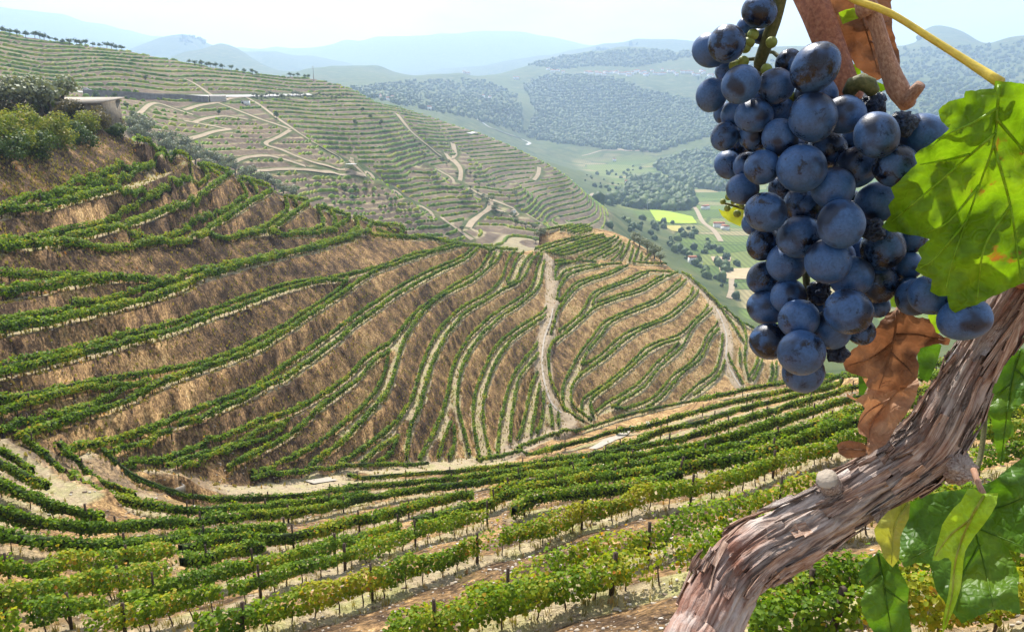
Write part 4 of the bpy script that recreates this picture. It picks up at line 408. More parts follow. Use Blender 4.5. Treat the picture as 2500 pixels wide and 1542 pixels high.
ROADS = {
'road': '97,2467,-424 124,2438,-446 129,2392,-456 129,2347,-465 128,2301,-472 127,2256,-480 125,2210,-487 124,2165,-494 122,2119,-501 118,2074,-507 113,2028,-514 108,1983,-519 102,1938,-525 97,1893,-530 90,1848,-537 83,1802,-543 78,1757,-549 75,1712,-556 74,1666,-565 75,1621,-575 81,1575,-589 96,1533,-607 126,1500,-629 107,1459,-629 82,1421,-622 59,1382,-614 36,1342,-607 15,1302,-600 -3,1260,-591 -19,1217,-581',
'bend_a': '-391,526,-236 -356,509,-254 -326,485,-252 -292,466,-253',
'bend_b': '-380,559,-257 -359,550,-274 -339,539,-281',
'bend_c': '-369,584,-276 -338,585,-305 -315,607,-328',
'foot_a': '-342,638,-318 -329,667,-338 -306,690,-362 -286,715,-379 -272,744,-394 -260,774,-409 -247,803,-422 -234,833,-434 -219,861,-445 -200,887,-456',
'foot_b': '-203,930,-466 -187,958,-478 -172,987,-491 -158,1015,-503 -143,1044,-515 -125,1071,-526 -105,1095,-536 -83,1119,-545 -62,1143,-555 -43,1169,-565 -26,1196,-575 -9,1223,-585',
'ridge': '634,2632,-541 653,2589,-556 666,2543,-565 676,2497,-576 680,2449,-585 680,2402,-592 678,2354,-599 676,2307,-608 673,2259,-621 668,2212,-634 660,2165,-646 648,2119,-657 634,2073,-667 626,2027,-680 629,1979,-696 636,1932,-711',
}
BENCHES = "U2-L2 U3-L3 U4-L4 U5-L5 U6-L6 U7-L7 E9U-E9L U10-L10 U11-L11 U12-M12 U12-L12 N12-L12 U13-L13 U13-L13b U14-M14 U14-M14b U14-L15 M14c-M14 U15-L15 U16-L16 M16-M16b M16b-L16 U16-X16 X16b-L16 U17-L17 U17-M17 M17b-L17 U18-L18 U19-L19 U20-L20 U21-L21 L21-M21 D3-D4 D4-D5 D6-D7 D8-D9 D8-D11 D10-D11 D12-D13 D12-J2 J1-J2 J3-J3L J3b-J3L J3-J6 J5-J6 J7-J8 J9-J10 K2-K4 K6-K7 K8-K9".split()

# ------------------------------------------------------------------ near terrain: camera slope, valley and terraced spur
def parse(s): return np.array([[float(a) / 10 for a in q.split(',')] for q in s.split()])
NP_ = parse(NEAR_PTS)
def tps_fit(P, z, lam):
    d = np.linalg.norm(P[:, None] - P[None], axis=2); K = d * d * np.log(d + 1e-9) + np.eye(len(P)) * lam
    Q = np.c_[np.ones(len(P)), P]; A = np.block([[K, Q], [Q.T, np.zeros((3, 3))]])
    return np.linalg.solve(A, np.r_[z, 0, 0, 0])
def tps_eval(P, c, X):
    out = np.empty(len(X))
    for i in range(0, len(X), 4000):
        x = X[i:i + 4000]; d2 = ((x[:, None] - P[None]) ** 2).sum(2)
        out[i:i + 4000] = (.5 * d2 * np.log(d2 + 1e-18)) @ c[:len(P)] + c[len(P)] + x @ c[len(P) + 1:]
    return out
GH = 0.5; GX0, GX1, GY0, GY1 = -128.0, 160.0, -6.0, 402.0
nx = int((GX1 - GX0) / GH) + 1; ny = int((GY1 - GY0) / GH) + 1
ctrl = tps_fit(NP_[:, :2] / 50, NP_[:, 2], 2e-3)
CS = 3.0; cx = np.arange(GX0 - CS, GX1 + 2.1 * CS, CS); cy = np.arange(GY0 - CS, GY1 + 2.1 * CS, CS)
CX, CY = np.meshgrid(cx, cy)
ZC = tps_eval(NP_[:, :2] / 50, ctrl, np.c_[CX.ravel(), CY.ravel()] / 50).reshape(CX.shape)
def cubic_w(x, c0, n):
    t = (x - c0) / CS; i = np.clip(np.floor(t).astype(int), 1, n - 3); f = t - i
    W = np.zeros((len(x), n)); r = np.arange(len(x))
    W[r, i - 1] = -.5 * f + f * f - .5 * f ** 3; W[r, i] = 1 - 2.5 * f * f + 1.5 * f ** 3
    W[r, i + 1] = .5 * f + 2 * f * f - 1.5 * f ** 3; W[r, i + 2] = -.5 * f * f + .5 * f ** 3
    return W
gx = GX0 + np.arange(nx) * GH; gy = GY0 + np.arange(ny) * GH
Z0 = cubic_w(gy, cy[0], len(cy)) @ ZC @ cubic_w(gx, cx[0], len(cx)).T
def bil(Zg, x, y):
    a = np.clip((np.asarray(x) - GX0) / GH, 0, nx - 1.001); b = np.clip((np.asarray(y) - GY0) / GH, 0, ny - 1.001)
    i = a.astype(int); j = b.astype(int); a = a - i; b = b - j
    return Zg[j, i] * (1 - a) * (1 - b) + Zg[j, i + 1] * a * (1 - b) + Zg[j + 1, i] * (1 - a) * b + Zg[j + 1, i + 1] * a * b
def smooth1(z, k):
    for _ in range(k): z[1:-1] = .25 * z[:-2] + .5 * z[1:-1] + .25 * z[2:]
    return z
ROW = {}
for src in (HILL_ROWS, FORE_ROWS, ROADS):
    for k, s in src.items():
        p3 = crom(parse(s), .5); ROW[k] = [p3[:, :2].copy(), smooth1(p3[:, 2].copy(), 6)]
def nearest(a, b):
    d = np.linalg.norm(a[:, None] - b[None], axis=2); k = d.argmin(1); return k, d[np.arange(len(a)), k]
links_ = {}                                   # the two rows of a bench, where they run side by side
for pr in BENCHES:
    a, b = pr.split('-'); k, d = nearest(ROW[a][0], ROW[b][0])
    links_[pr] = (k, (d < np.clip(.045 * np.hypot(*ROW[a][0].T), 3.2, 6.5)) & (np.abs(ROW[a][1] - ROW[b][1][k]) < 1.0))
SW = np.zeros((ny, nx)); SZ = np.zeros((ny, nx)); BEN = np.zeros((ny, nx)); ROAD = np.zeros((ny, nx))
def stamp(x, y, z, w=1.0, road=0.0):
    i = np.round((x - GX0) / GH).astype(int); j = np.round((y - GY0) / GH).astype(int)
    ok = (i >= 0) & (i < nx) & (j >= 0) & (j < ny); i, j, z = i[ok], j[ok], z[ok]
    np.add.at(SW, (j, i), w); np.add.at(SZ, (j, i), z * w)
    BEN[j, i] = 1
    if road: ROAD[j, i] = np.maximum(ROAD[j, i], road)
def row_normals(xy):
    t = np.gradient(xy, axis=0); t /= np.linalg.norm(t, axis=1, keepdims=True) + 1e-9
    return t, np.c_[-t[:, 1], t[:, 0]]
for k in HILL_ROWS:
    xy, z = ROW[k]; _, n = row_normals(xy)
    for o in ((-.75, -.4, 0, .4, .75) if np.hypot(*xy.mean(0)) > 125 else (-.4, 0, .4)): stamp(xy[:, 0] + n[:, 0] * o, xy[:, 1] + n[:, 1] * o, z)
for k in FORE_ROWS:
    xy, z = ROW[k]; _, n = row_normals(xy)
    for o in (-.5, 0, .5): stamp(xy[:, 0] + n[:, 0] * o, xy[:, 1] + n[:, 1] * o, z)
for k, hw in (('bend_a', 1.5), ('bend_b', .9), ('bend_c', 1.9), ('foot_a', 2.2), ('foot_b', 2.0), ('road', 2.1), ('ridge', 1.7)):
    xy, z = ROW[k]; _, n = row_normals(xy)
    for o in np.arange(-hw, hw + .1, .4): stamp(xy[:, 0] + n[:, 0] * o, xy[:, 1] + n[:, 1] * o, z, 1.0, 1.0 if k in ('road', 'ridge') else .5)
for pr in BENCHES:
    a, b = pr.split('-'); k, ok = links_[pr]; A, za = ROW[a]; B, zb = ROW[b]
    for t in np.linspace(0, 1, 13):
        q = A * (1 - t) + B[k] * t; zz = za * (1 - t) + zb[k] * t
        stamp(q[ok, 0], q[ok, 1], zz[ok])
FIX = SW > 0
Z = np.where(FIX, SZ / np.maximum(SW, 1e-9), Z0)
for it in range(520):
    A = .25 * (np.roll(Z, 1, 0) + np.roll(Z, -1, 0) + np.roll(Z, 1, 1) + np.roll(Z, -1, 1))
    A = .996 * A + .004 * Z0
    A[0] = Z0[0]; A[-1] = Z0[-1]; A[:, 0] = Z0[:, 0]; A[:, -1] = Z0[:, -1]
    Z = np.where(FIX, Z, A)
def blur(a, k=1):
    for _ in range(k):
        a = (np.roll(a, 1, 0) + np.roll(a, -1, 0) + 2 * a) / 4; a = (np.roll(a, 1, 1) + np.roll(a, -1, 1) + 2 * a) / 4
    return a
ZB = Z.copy()
bank = 1 - blur(BEN, 1)
lump = blur(rng.normal(0, 1, (ny, nx)), 1) * .10 + blur(rng.normal(0, 1, (ny, nx)), 4) * .30
Z = Z + lump * (.25 + .75 * bank)
level = np.clip((.78 - np.hypot(*np.gradient(blur(ZB, 1), GH))) / .35, 0, 1)
def near_z(x, y): return bil(Z, x, y)

t = NT('terraced_earth'); P_ = t.pos()
ben = t.attr('bench'); rd = t.attr('road'); dry = t.attr('dry')
n_big = t.noise(P_, .055, 3, .5); n_mid = t.noise(P_, .42, 5, .62); n_fine = t.noise(P_, 3.2, 5, .7); n_grit = t.noise(P_, 11.0, 3, .7)
rill = t.noise(t.scale(P_, (3.6, 3.6, .5)), 1.0, 4, .65, .6)
f1 = t.math('ADD', t.math('MULTIPLY', n_mid, .62), t.math('MULTIPLY', rill, .38)); f1 = t.math('ADD', t.math('MULTIPLY', t.math('SUBTRACT', f1, .5), 1.25), .485)
f1 = t.math('ADD', f1, t.math('MULTIPLY', t.math('SUBTRACT', n_big, .5), .55))
f1 = t.math('ADD', f1, t.math('MULTIPLY', t.math('SUBTRACT', dry, .5), .30))
bank_c = t.ramp(f1, [(.32, (.045, .028, .018)), (.44, (.120, .076, .042)), (.54, (.265, .160, .074)), (.65, (.45, .285, .125)), (.78, (.55, .385, .19))])
speck = t.ramp(n_fine, [(.36, .30), (.5, .9), (.64, 1.75)])
bank_c = t.mix(.9, bank_c, speck, 'MULTIPLY')
weed = t.math('MULTIPLY', t.ramp(t.noise(P_, .16, 4, .6), [(.60, 0.), (.72, 1.)]), t.ramp(n_fine, [(.42, 0.), (.58, 1.)]))
bank_c = t.mix(t.math('MULTIPLY', weed, .55), bank_c, (.12, .125, .035))
bench_c = t.ramp(n_mid, [(.30, (.33, .255, .165)), (.50, (.43, .35, .215)), (.62, (.33, .31, .13)), (.76, (.48, .40, .25))])
bench_c = t.mix(.75, bench_c, t.ramp(n_fine, [(.32, .55), (.5, 1.0), (.68, 1.45)]), 'MULTIPLY')
col = t.mix(t.ramp(ben, [(.25, 0.), (.7, 1.)]), bank_c, bench_c)
road_c = t.mix(.7, t.ramp(n_mid, [(.3, (.31, .24, .16)), (.7, (.42, .335, .235))]), t.ramp(n_fine, [(.3, .7), (.7, 1.3)]), 'MULTIPLY')
col = t.mix(t.ramp(rd, [(.3, 0.), (.8, 1.)]), col, road_c)
h = t.math('ADD', t.math('MULTIPLY', n_fine, .6), t.math('MULTIPLY', n_grit, .4)); h = t.math('ADD', h, t.math('MULTIPLY', rill, .8))
M['earth'] = t.done(t.bsdf(col, .95, .1, t.bump(h, .75, .35)))

keep = np.ones((ny, nx), bool)
XX, YY = np.meshgrid(gx, gy)
azv = np.degrees(np.arctan2(XX, YY + 14)); keep &= (np.abs(azv) < 44)
idx = -np.ones((ny, nx), int); idx[keep] = np.arange(keep.sum())
q = keep[:-1, :-1] & keep[1:, :-1] & keep[:-1, 1:] & keep[1:, 1:]
J, I = np.nonzero(q)
fq = np.stack([idx[J, I], idx[J, I + 1], idx[J + 1, I + 1], idx[J + 1, I]], 1)
dryf = np.clip((XX + 110) / 160, 0, 1)
terrain = mesh_obj('terraced_ground', np.c_[XX[keep], YY[keep], Z[keep]], fq, M['earth'], smooth=True,
                   attrs={'bench': (blur(BEN, 1) * level)[keep], 'road': blur(ROAD, 1)[keep], 'dry': dryf[keep]})
tag(terrain, kind='structure')

# ------------------------------------------------------------------ vine rows
def leaves(pos, nrm, size, fold=True):
    """leaf faces: two folded quads (near) or one diamond (far)"""
    n = len(pos)
    nrm = nrm / (np.linalg.norm(nrm, axis=1, keepdims=True) + 1e-9)
    r = rng.normal(0, 1, (n, 3)); a = np.cross(nrm, r); a /= np.linalg.norm(a, axis=1, keepdims=True) + 1e-9; b = np.cross(nrm, a)
    s = size[:, None]
    if fold:
        k = .22 * nrm
        P0 = pos - a * s * .5; P3 = pos + a * s * .55
        V = np.stack([P0, pos - a * s * .28 + b * s * .5 + k * s, pos + a * s * .25 + b * s * .42 + k * s, P3,
                      pos + a * s * .25 - b * s * .42 + k * s, pos - a * s * .28 - b * s * .5 + k * s], 1).reshape(-1, 3)
        i = np.arange(n)[:, None] * 6
        Fq = np.concatenate([i + np.array([[0, 3, 2, 1]]), i + np.array([[0, 5, 4, 3]])], 1).reshape(-1, 4)
        return V, Fq, 2
    V = np.stack([pos - a * s * .5, pos + b * s * .48, pos + a * s * .5, pos - b * s * .48], 1).reshape(-1, 3)
    return V, np.arange(n * 4).reshape(-1, 4), 1
def row_foliage(xy, z, D, seed, thick=1.0, sparse=1.0, tall=1.0):
    r_ = np.random.default_rng(seed)
    t_, n_ = row_normals(xy); m = len(xy); L = .5 * (m - 1)
    w = (.31 + smooth_noise(m, 2.3, seed, .11)) * thick; w = np.clip(w, .12, .7)
    mid = .98 if tall > .9 else .90
    half = .46 * tall
    top = mid + half + smooth_noise(m, 2.2, seed + 1, .13) * tall + smooth_noise(m, 14, seed + 2, .08)
    bot = mid - half + smooth_noise(m, 2.0, seed + 3, .13) * tall
    size0 = .085 + .00125 * D.mean()
    dens = (1.4 + 2 * tall) * thick ** .5 * 1.05 / (.6 * size0 ** 2) * sparse
    n = max(12, int(L * dens)); s = r_.random(n) * (m - 1)
    gap = smooth_noise(m, 3.2, seed + 4)                      # thin places between plants
    ii = np.clip(s.astype(int), 0, m - 2); f = s - ii
    keep = r_.random(n) < np.clip(1.15 - .6 * np.maximum(0, gap[ii] - .7), .2, 1)
    s, ii, f = s[keep], ii[keep], f[keep]; n = len(s)
    lerp = lambda A: A[ii] * (1 - f) + A[ii + 1] * f
    th = r_.random(n) * 2 * np.pi; rad = np.clip(.55 + .5 * np.sqrt(r_.random(n)) + r_.normal(0, .10, n), .2, 1.35)
    W = lerp(w); T = lerp(top); B = lerp(bot); hh = (T - B) / 2
    lat = W * np.sign(np.cos(th)) * np.abs(np.cos(th)) ** .7 * rad; up = (T + B) / 2 + hh * np.sign(np.sin(th)) * np.abs(np.sin(th)) ** .8 * rad
    shoot = r_.random(n) < .03; up = np.where(shoot, up + r_.random(n) * .35, up)
    N = np.c_[xy[ii] * (1 - f)[:, None] + xy[ii + 1] * f[:, None], lerp(z)]
    nn = np.c_[n_[ii], np.zeros(n)]
    pos = N + nn * lat[:, None]; pos[:, 2] += up; pos += r_.normal(0, .03, (n, 3))
    nrm = nn * np.cos(th)[:, None] + np.array([0, 0, 1.0]) * (np.sin(th) * .8 + .35)[:, None] + r_.normal(0, .5, (n, 3))
    size = size0 * np.clip(r_.normal(1, .22, n), .5, 1.6)
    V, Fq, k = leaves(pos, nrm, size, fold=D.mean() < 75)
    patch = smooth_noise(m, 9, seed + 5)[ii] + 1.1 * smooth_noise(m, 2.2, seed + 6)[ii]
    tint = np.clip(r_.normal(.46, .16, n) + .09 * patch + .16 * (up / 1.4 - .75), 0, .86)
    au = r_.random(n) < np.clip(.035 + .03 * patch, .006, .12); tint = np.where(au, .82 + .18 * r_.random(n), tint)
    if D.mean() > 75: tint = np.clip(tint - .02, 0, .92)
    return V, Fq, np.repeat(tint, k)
def core(xy, z, half=.2, b=.55, tp=1.15):  # dark box tube added inside the leaves to block light
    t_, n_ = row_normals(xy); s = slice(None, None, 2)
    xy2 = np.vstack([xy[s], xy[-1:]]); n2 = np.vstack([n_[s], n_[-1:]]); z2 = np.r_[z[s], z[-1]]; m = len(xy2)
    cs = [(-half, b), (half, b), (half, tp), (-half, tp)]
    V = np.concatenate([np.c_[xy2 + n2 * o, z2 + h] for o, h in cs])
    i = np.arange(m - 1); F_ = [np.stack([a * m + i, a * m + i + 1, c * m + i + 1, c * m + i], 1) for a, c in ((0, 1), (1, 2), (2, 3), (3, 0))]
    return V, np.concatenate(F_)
def stake_v(x, y, z, h, w, lean=(0, 0)):
    v = box_v(-w, w, -w, w, -.25, h); v[4:, 0] += lean[0]; v[4:, 1] += lean[1]; return v + np.array([x, y, z])
ORD = 'first second third fourth fifth sixth seventh eighth ninth tenth eleventh twelfth thirteenth fourteenth fifteenth sixteenth seventeenth eighteenth nineteenth twentieth'.split()
def ordinal(i):
    if i < 20: return ORD[i]
    tens, u = divmod(i + 1, 10); w_ = {2: 'twent', 3: 'thirt', 4: 'fort'}[tens]
    return w_ + 'ieth' if u == 0 else w_ + 'y-' + ORD[u - 1]
BLOCKS = [
    (['R1', 'R1b', 'U2', 'L2', 'L2b', 'U3', 'L3', 'L3b', 'X3', 'U4', 'L4', 'L4b', 'X4', 'U5', 'L5', 'L5b', 'X5', 'U6', 'L6', 'L6b', 'X6', 'U7', 'L7', 'L7b', 'X7', 'R8a', 'R8b', 'R8c', 'R8d', 'LB', 'LBb'],
     'bushy vine row on the curved terraces below the stone hut, %s from the top', 'vine rows below the hut'),
    (['E9U', 'E9X', 'E9L', 'U10', 'L10', 'U11', 'L11', 'U12', 'M12', 'N12', 'L12', 'U13', 'L13', 'L13b', 'U14', 'M14b', 'M14c', 'M14', 'U15', 'L15'],
     'long vine row sweeping across the left slope, %s counting down', 'vine rows sweeping across the left slope'),
    (['X15', 'U16', 'M16', 'M16b', 'L16', 'X16', 'X16b', 'U17', 'L17', 'M17', 'M17b', 'U18', 'L18', 'U19', 'L19', 'U20', 'L20', 'U21', 'L21', 'M21'],
     'steeply falling vine row left of the central dirt track, %s from left to right', 'vine rows left of the dirt track'),
    (['D1', 'D2', 'D3', 'D4', 'D5', 'D6', 'D7', 'D8', 'D9', 'D10', 'D11', 'D12', 'D13', 'J1', 'J2', 'J3', 'J3b', 'J3L', 'J5', 'J6', 'J7', 'J8', 'J9', 'J10', 'K1', 'K2', 'K4', 'K5', 'K6', 'K7', 'K8', 'K9', 'K11'],
     'wavy vine row on the spur right of the dirt track, %s counting down', 'vine rows right of the dirt track'),
    (['n%d' % i for i in range(1, 25)], 'short straight vine row on the small knoll, %s from its top', 'vine rows on the knoll'),
]
def build_hill_row(k, label, group, seed):
    xy, z = ROW[k]; z = near_z(xy[:, 0], xy[:, 1]); ROW[k][1] = z
    D = np.sqrt((xy ** 2).sum(1) + z ** 2)
    th = 1.35 if k in BLOCKS[0][0] or k in ('E9U', 'E9L', 'U10', 'L10') else 1.0
    tl = float(np.interp(D.mean(), [75, 120, 220], [.66, .78, .95])) * (1.25 if th > 1.2 else 1)
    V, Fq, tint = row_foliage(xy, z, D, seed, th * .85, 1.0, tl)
    c = xy.mean(0); base = np.array([c[0], c[1], z.mean()])
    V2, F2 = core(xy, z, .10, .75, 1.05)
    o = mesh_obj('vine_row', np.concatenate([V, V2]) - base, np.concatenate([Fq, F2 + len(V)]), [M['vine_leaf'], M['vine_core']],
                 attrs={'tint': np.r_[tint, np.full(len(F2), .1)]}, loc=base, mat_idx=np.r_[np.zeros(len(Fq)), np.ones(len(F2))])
    tag(o, label, 'vine row', group)
    ps = [stake_v(xy[i, 0] - base[0], xy[i, 1] - base[1], z[i] - base[2], 1.55, .05) for i in range(0, len(xy), 11)]
    ps += [stake_v(xy[i, 0] - base[0], xy[i, 1] - base[1], z[i] - base[2], .7, .025, (rng.normal(0, .08), rng.normal(0, .08))) for i in range(3, len(xy), 3)]
    Vp = np.concatenate(ps); Fp = np.concatenate([BOX_F + 8 * i for i in range(len(ps))])
    tag(mesh_obj('stakes', Vp, Fp, M['wood'], o), kind='stuff')
seed = 100
for keys, lab, grp in BLOCKS:
    for i, k in enumerate(keys):
        build_hill_row(k, lab % ordinal(i), grp, seed); seed += 11

# trunks and posts of the rows near the camera are parts of their own
def gnarly(seed):
    r_ = np.random.default_rng(seed); h = .62; k = 7
    p = np.c_[smooth1(np.cumsum(r_.normal(0, .035, k)), 1), smooth1(np.cumsum(r_.normal(0, .035, k)), 1), np.linspace(-.12, h, k)]
    parts = [tube(p, np.linspace(.035, .022, k) * (1 + r_.normal(0, .1, k)), 6)]
    for sgn in (-1, 1):
        e = p[-1]; q = np.array([e, e + [sgn * .12, r_.normal(0, .04), .10], e + [sgn * .30, r_.normal(0, .05), .16]])
        parts.append(tube(q, [.02, .016, .010], 5))
    V, Fs = merge(parts); return mesh_data('trunk', V, Fs, M['trunk'], True)
TRUNKS = [gnarly(900 + i) for i in range(8)]
def post_mesh(h, w, seed):
    V = stake_v(0, 0, 0, h, w, (np.random.default_rng(seed).normal(0, .05), 0)); return mesh_data('post', V, BOX_F, M['wood'])
POSTS = [post_mesh(1.62, .05, 1), post_mesh(1.75, .045, 2), post_mesh(1.55, .06, 3)]
FORE_LABELS = {
 'V1': 'vine row at the foot of the terraced slope beside the valley track', 'p1': 'short vine row at the left edge above the bare dirt bend',
 'p2': 'vine row ending beside the dirt bend at the left edge', 'p13c': 'vine row running down along the left dirt bend',
 'p3': 'middle vine row between the two dirt paths at left', 'p4': 'vine row edging the bare turning place in the valley',
 'p5': 'vine row just below the row that edges the turning place', 'p6': 'vine row merging into the dense dark row at left',
 'p7': 'dense dark green vine row crossing the lower left', 'p8': 'dark vine row just below the densest row at left',
 'p9': 'bushy vine row at the left edge with a gap to its right', 'q4': 'vine row with orange leaves left of the picture middle',
 'q4b': 'vine row climbing right behind the dry leaf', 'p10': 'low vine row at the lower left with dry grass below',
 'p10b': 'short vine row with a lone yellowing plant', 'p11': 'vine clump in the bottom left corner', 'p11b': 'short vine row next to the bare post at lower left',
 'q3': 'vine row starting at the bare post at lower left', 'q3b': 'vine row rising right below the grey track',
 'p12': 'yellowing vine row near the bottom edge at left', 'p12b': 'yellow and orange vine row in the middle foreground',
 'q2': 'thin vine row with gaps and pale soil in the middle right', 'q1': 'long green vine row with bare gnarled trunks across the foreground',
 'q6': 'vine row climbing right under the grey track', 'q7': 'vine row directly below the grey concrete track',
 's1': 'outermost vine row along the edge of the camera slope', 's2': 'second vine row in from the edge of the camera slope', 's3': 'vine row above the concrete track on the right',
 'q8': 'nearest leafy vine row left of the old trunk', 'q9': 'weedy vine row behind the nearest row', 'f1': 'vine row under the old trunk at the bottom right',
 'f2': 'vine row in the bottom edge under the old trunk'}
seed = 4000
for k in FORE_ROWS:
    xy, _ = ROW[k]; z = near_z(xy[:, 0], xy[:, 1]); D = np.sqrt((xy ** 2).sum(1) + z ** 2)
    c = xy.mean(0); base = np.array([c[0], c[1], z.mean()])
    o = empty('vine_row', base); tag(o, FORE_LABELS[k], 'vine row', 'vine rows on the camera slope')
    thick = 1.2 if k in ('q8', 'q9', 'f1', 'f2') else 1.0 if D.mean() < 60 else .85
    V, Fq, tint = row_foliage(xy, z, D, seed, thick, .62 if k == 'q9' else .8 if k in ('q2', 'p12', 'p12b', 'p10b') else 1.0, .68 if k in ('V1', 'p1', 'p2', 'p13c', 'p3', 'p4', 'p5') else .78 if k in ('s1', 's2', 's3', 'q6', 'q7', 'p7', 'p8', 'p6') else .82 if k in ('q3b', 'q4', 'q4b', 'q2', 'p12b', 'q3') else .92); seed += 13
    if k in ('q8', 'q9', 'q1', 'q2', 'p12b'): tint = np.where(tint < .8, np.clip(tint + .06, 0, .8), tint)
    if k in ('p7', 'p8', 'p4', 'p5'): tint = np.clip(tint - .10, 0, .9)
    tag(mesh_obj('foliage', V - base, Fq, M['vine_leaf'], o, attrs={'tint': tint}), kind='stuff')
    if D.mean() > 45:
        V2, F2 = core(xy, z, .14, .65, 1.1); mesh_obj('shade_core', V2 - base, F2, M['vine_core'], o)  # added dark core, no real wood, shades the inside of the row
    sp = 11 if D.mean() < 60 else 14
    for i in range(3, len(xy), sp):
        p = link('post', random.choice(POSTS), o, (xy[i, 0] - base[0], xy[i, 1] - base[1], z[i] - base[2])); p.rotation_euler = (0, rng.normal(0, .04), rng.random() * 3)
    if D.mean() < 62:
        for i in range(1, len(xy), 2 if D.mean() < 45 else 3):
            p = link('trunk', random.choice(TRUNKS), o, (xy[i, 0] - base[0], xy[i, 1] - base[1], z[i] - base[2])); p.rotation_euler = (0, 0, rng.random() * 6.28)
            p.scale = (1, 1, .9 + .3 * rng.random())

# ------------------------------------------------------------------ far country: one height field in polar steps
# control points: photograph column and row, and distance in metres
FAR = [
 # gully behind the spur
 (-200,330,230),(0,330,230),(200,360,225),(330,375,215),(400,395,240),(500,435,250),(600,470,260),(700,505,265),(850,600,260),(1000,640,300),(1150,660,330),(1300,640,360),(1450,640,420),(1600,700,430),(1750,830,400),(1900,900,420),(2100,900,420),(2400,900,420),
 # big terraced hill on the left
 (-450,0,520),(-300,20,560),(-100,60,590),(0,80,600),(150,103,620),(300,124,640),(400,143,660),(560,172,690),(740,188,720),(860,218,740),(910,246,745),
 (0,180,480),(150,205,500),(0,255,400),(-250,170,450),(-250,260,330),(300,300,350),(400,380,340),(600,455,350),(750,520,365),(900,565,385),(1000,585,390),(1150,606,398),
 (300,250,450),(450,245,500),(600,250,540),(500,330,425),(650,320,460),(700,420,400),(800,415,430),(830,470,415),(860,300,570),(780,250,620),(900,350,540),(950,400,510),
 (700,310,475),(780,360,468),(859,390,462),(925,441,445),(995,485,430),(1070,529,415),(1154,588,402),
 (1000,440,520),(1060,485,498),(1110,515,485),(1170,560,465),
 (969,335,610),(1039,397,565),(1114,441,542),(1184,481,520),(1268,518,495),(1325,549,480),(1390,600,450),
 (1140,410,640),(1210,455,605),(1280,500,580),
 (1060,332,720),(1123,368,690),(1246,441,640),(1356,531,580),(1420,580,540),
 (1110,340,800),(1200,388,775),(1300,440,735),(1350,480,700),
 (964,263,920),(1061,289,900),(1158,320,880),(1246,355,850),(1316,390,820),(1369,421,790),(1431,518,700),(1500,575,650),
 # valley floor with fields
 (1600,630,720),(1700,690,660),(1800,760,610),(1900,780,600),(2100,760,620),(2400,740,640),
 (1550,520,1050),(1650,535,1020),(1750,555,960),(1850,600,850),(2050,600,860),(2400,590,880),
 (1480,470,1300),(1600,470,1350),(1700,460,1500),(1450,425,1750),(1550,440,1600),(1800,480,1350),(2000,470,1400),(2300,450,1400),
 (1350,400,1500),(1250,385,1300),(1150,350,1250),(1050,310,1250),(950,275,1150),
 (1400,395,2000),(1300,352,2150),(1200,318,2050),(1100,290,1900),(1000,268,1750),(930,245,1750),(850,235,1700),(700,225,1600),(500,215,1500),(200,180,1500),(-200,150,1500),
 # slopes beyond the valley, wooded hill, village ridge
 (1290,336,2300),(1355,352,2200),(1471,366,2150),(1601,376,2100),(1694,345,2200),(1760,420,1800),
 (1276,215,3000),(1332,190,3150),(1425,186,3150),(1518,198,3050),(1564,222,2900),(1680,245,2800),(1750,270,2700),(1400,270,2700),(1550,290,2600),(1650,300,2500),
 (1180,205,3000),(1100,230,2600),(1000,205,2700),(900,195,2700),(800,205,2500),(1150,260,2300),(1250,265,2450),(1200,235,2700),
 (1430,176,3350),(1600,182,3300),(1740,190,3200),(1290,178,3300),
 (1179,184,3500),(1286,158,3800),(1374,136,4000),(1448,131,4100),(1564,120,4100),(1690,123,4100),(1800,115,4200),(1930,111,4300),(2060,108,4400),(2193,112,4400),(2281,98,4400),(2356,98,4400),(2401,101,4400),(2500,85,4400),(2700,70,4400),
 (1900,180,3300),(2050,200,3000),(2250,190,3200),(2250,260,2600),(2450,170,3600),(2000,300,2300),(2200,350,2000),(2450,300,2300),(2450,400,1700),(1900,360,1900),
 (700,172,3800),(800,160,3600),(899,156,3500),(959,171,3450),(998,183,3350),(1054,180,3300),(1129,181,3250),
 (600,190,3600),(450,190,3500),(200,170,3500),(-200,160,3500),
 # hollow behind the first ridges
 (0,210,4700),(300,215,4700),(500,190,4700),(700,205,4650),(900,195,4550),(1100,215,4500),(1250,205,4650),(1374,190,4700),(1564,180,4650),(1900,170,4900),(2200,165,4900),(2500,150,4900),
 # blue hills
 (333,121,5600),(377,101,5600),(432,86,5600),(468,87,5600),(508,107,5600),(555,125,5600),(591,133,5600),(643,124,5600),(682,129,5600),(734,143,5600),(778,141,5600),(833,155,5600),(250,150,5600),(100,160,5600),(-200,150,5600),
 (516,129,4650),(620,147,4650),(420,139,4650),(920,175,5600),(1030,182,5600),(1145,169,5500),(1249,147,5500),(1348,139,5500),(1450,120,5500),(1560,108,5500),(1700,112,5500),(2000,108,5600),(2160,80,4900),(2240,90,4900),(2300,105,5450),(2500,110,5600),
 # hollow, then the far range
 (0,150,6900),(300,140,6900),(600,150,6900),(900,165,6900),(1200,165,6900),(1500,150,6900),(2000,140,6900),(2500,140,6900),
 (-250,15,8700),(0,21,8700),(60,24,8700),(159,40,8700),(238,58,8700),(298,71,8700),(357,79,8700),(420,92,8700),(520,110,8700),(640,118,8700),(760,115,8700),
 (871,96,8300),(951,90,8300),(1058,83,8300),(1157,82,8300),(1256,86,8300),(1356,103,8300),(1450,118,8300),(1600,125,8300),(1900,125,8300),(2500,125,8300),
 (0,60,9900),(600,140,9900),(1100,120,9900),(1800,140,9900),(2500,140,9900),
]
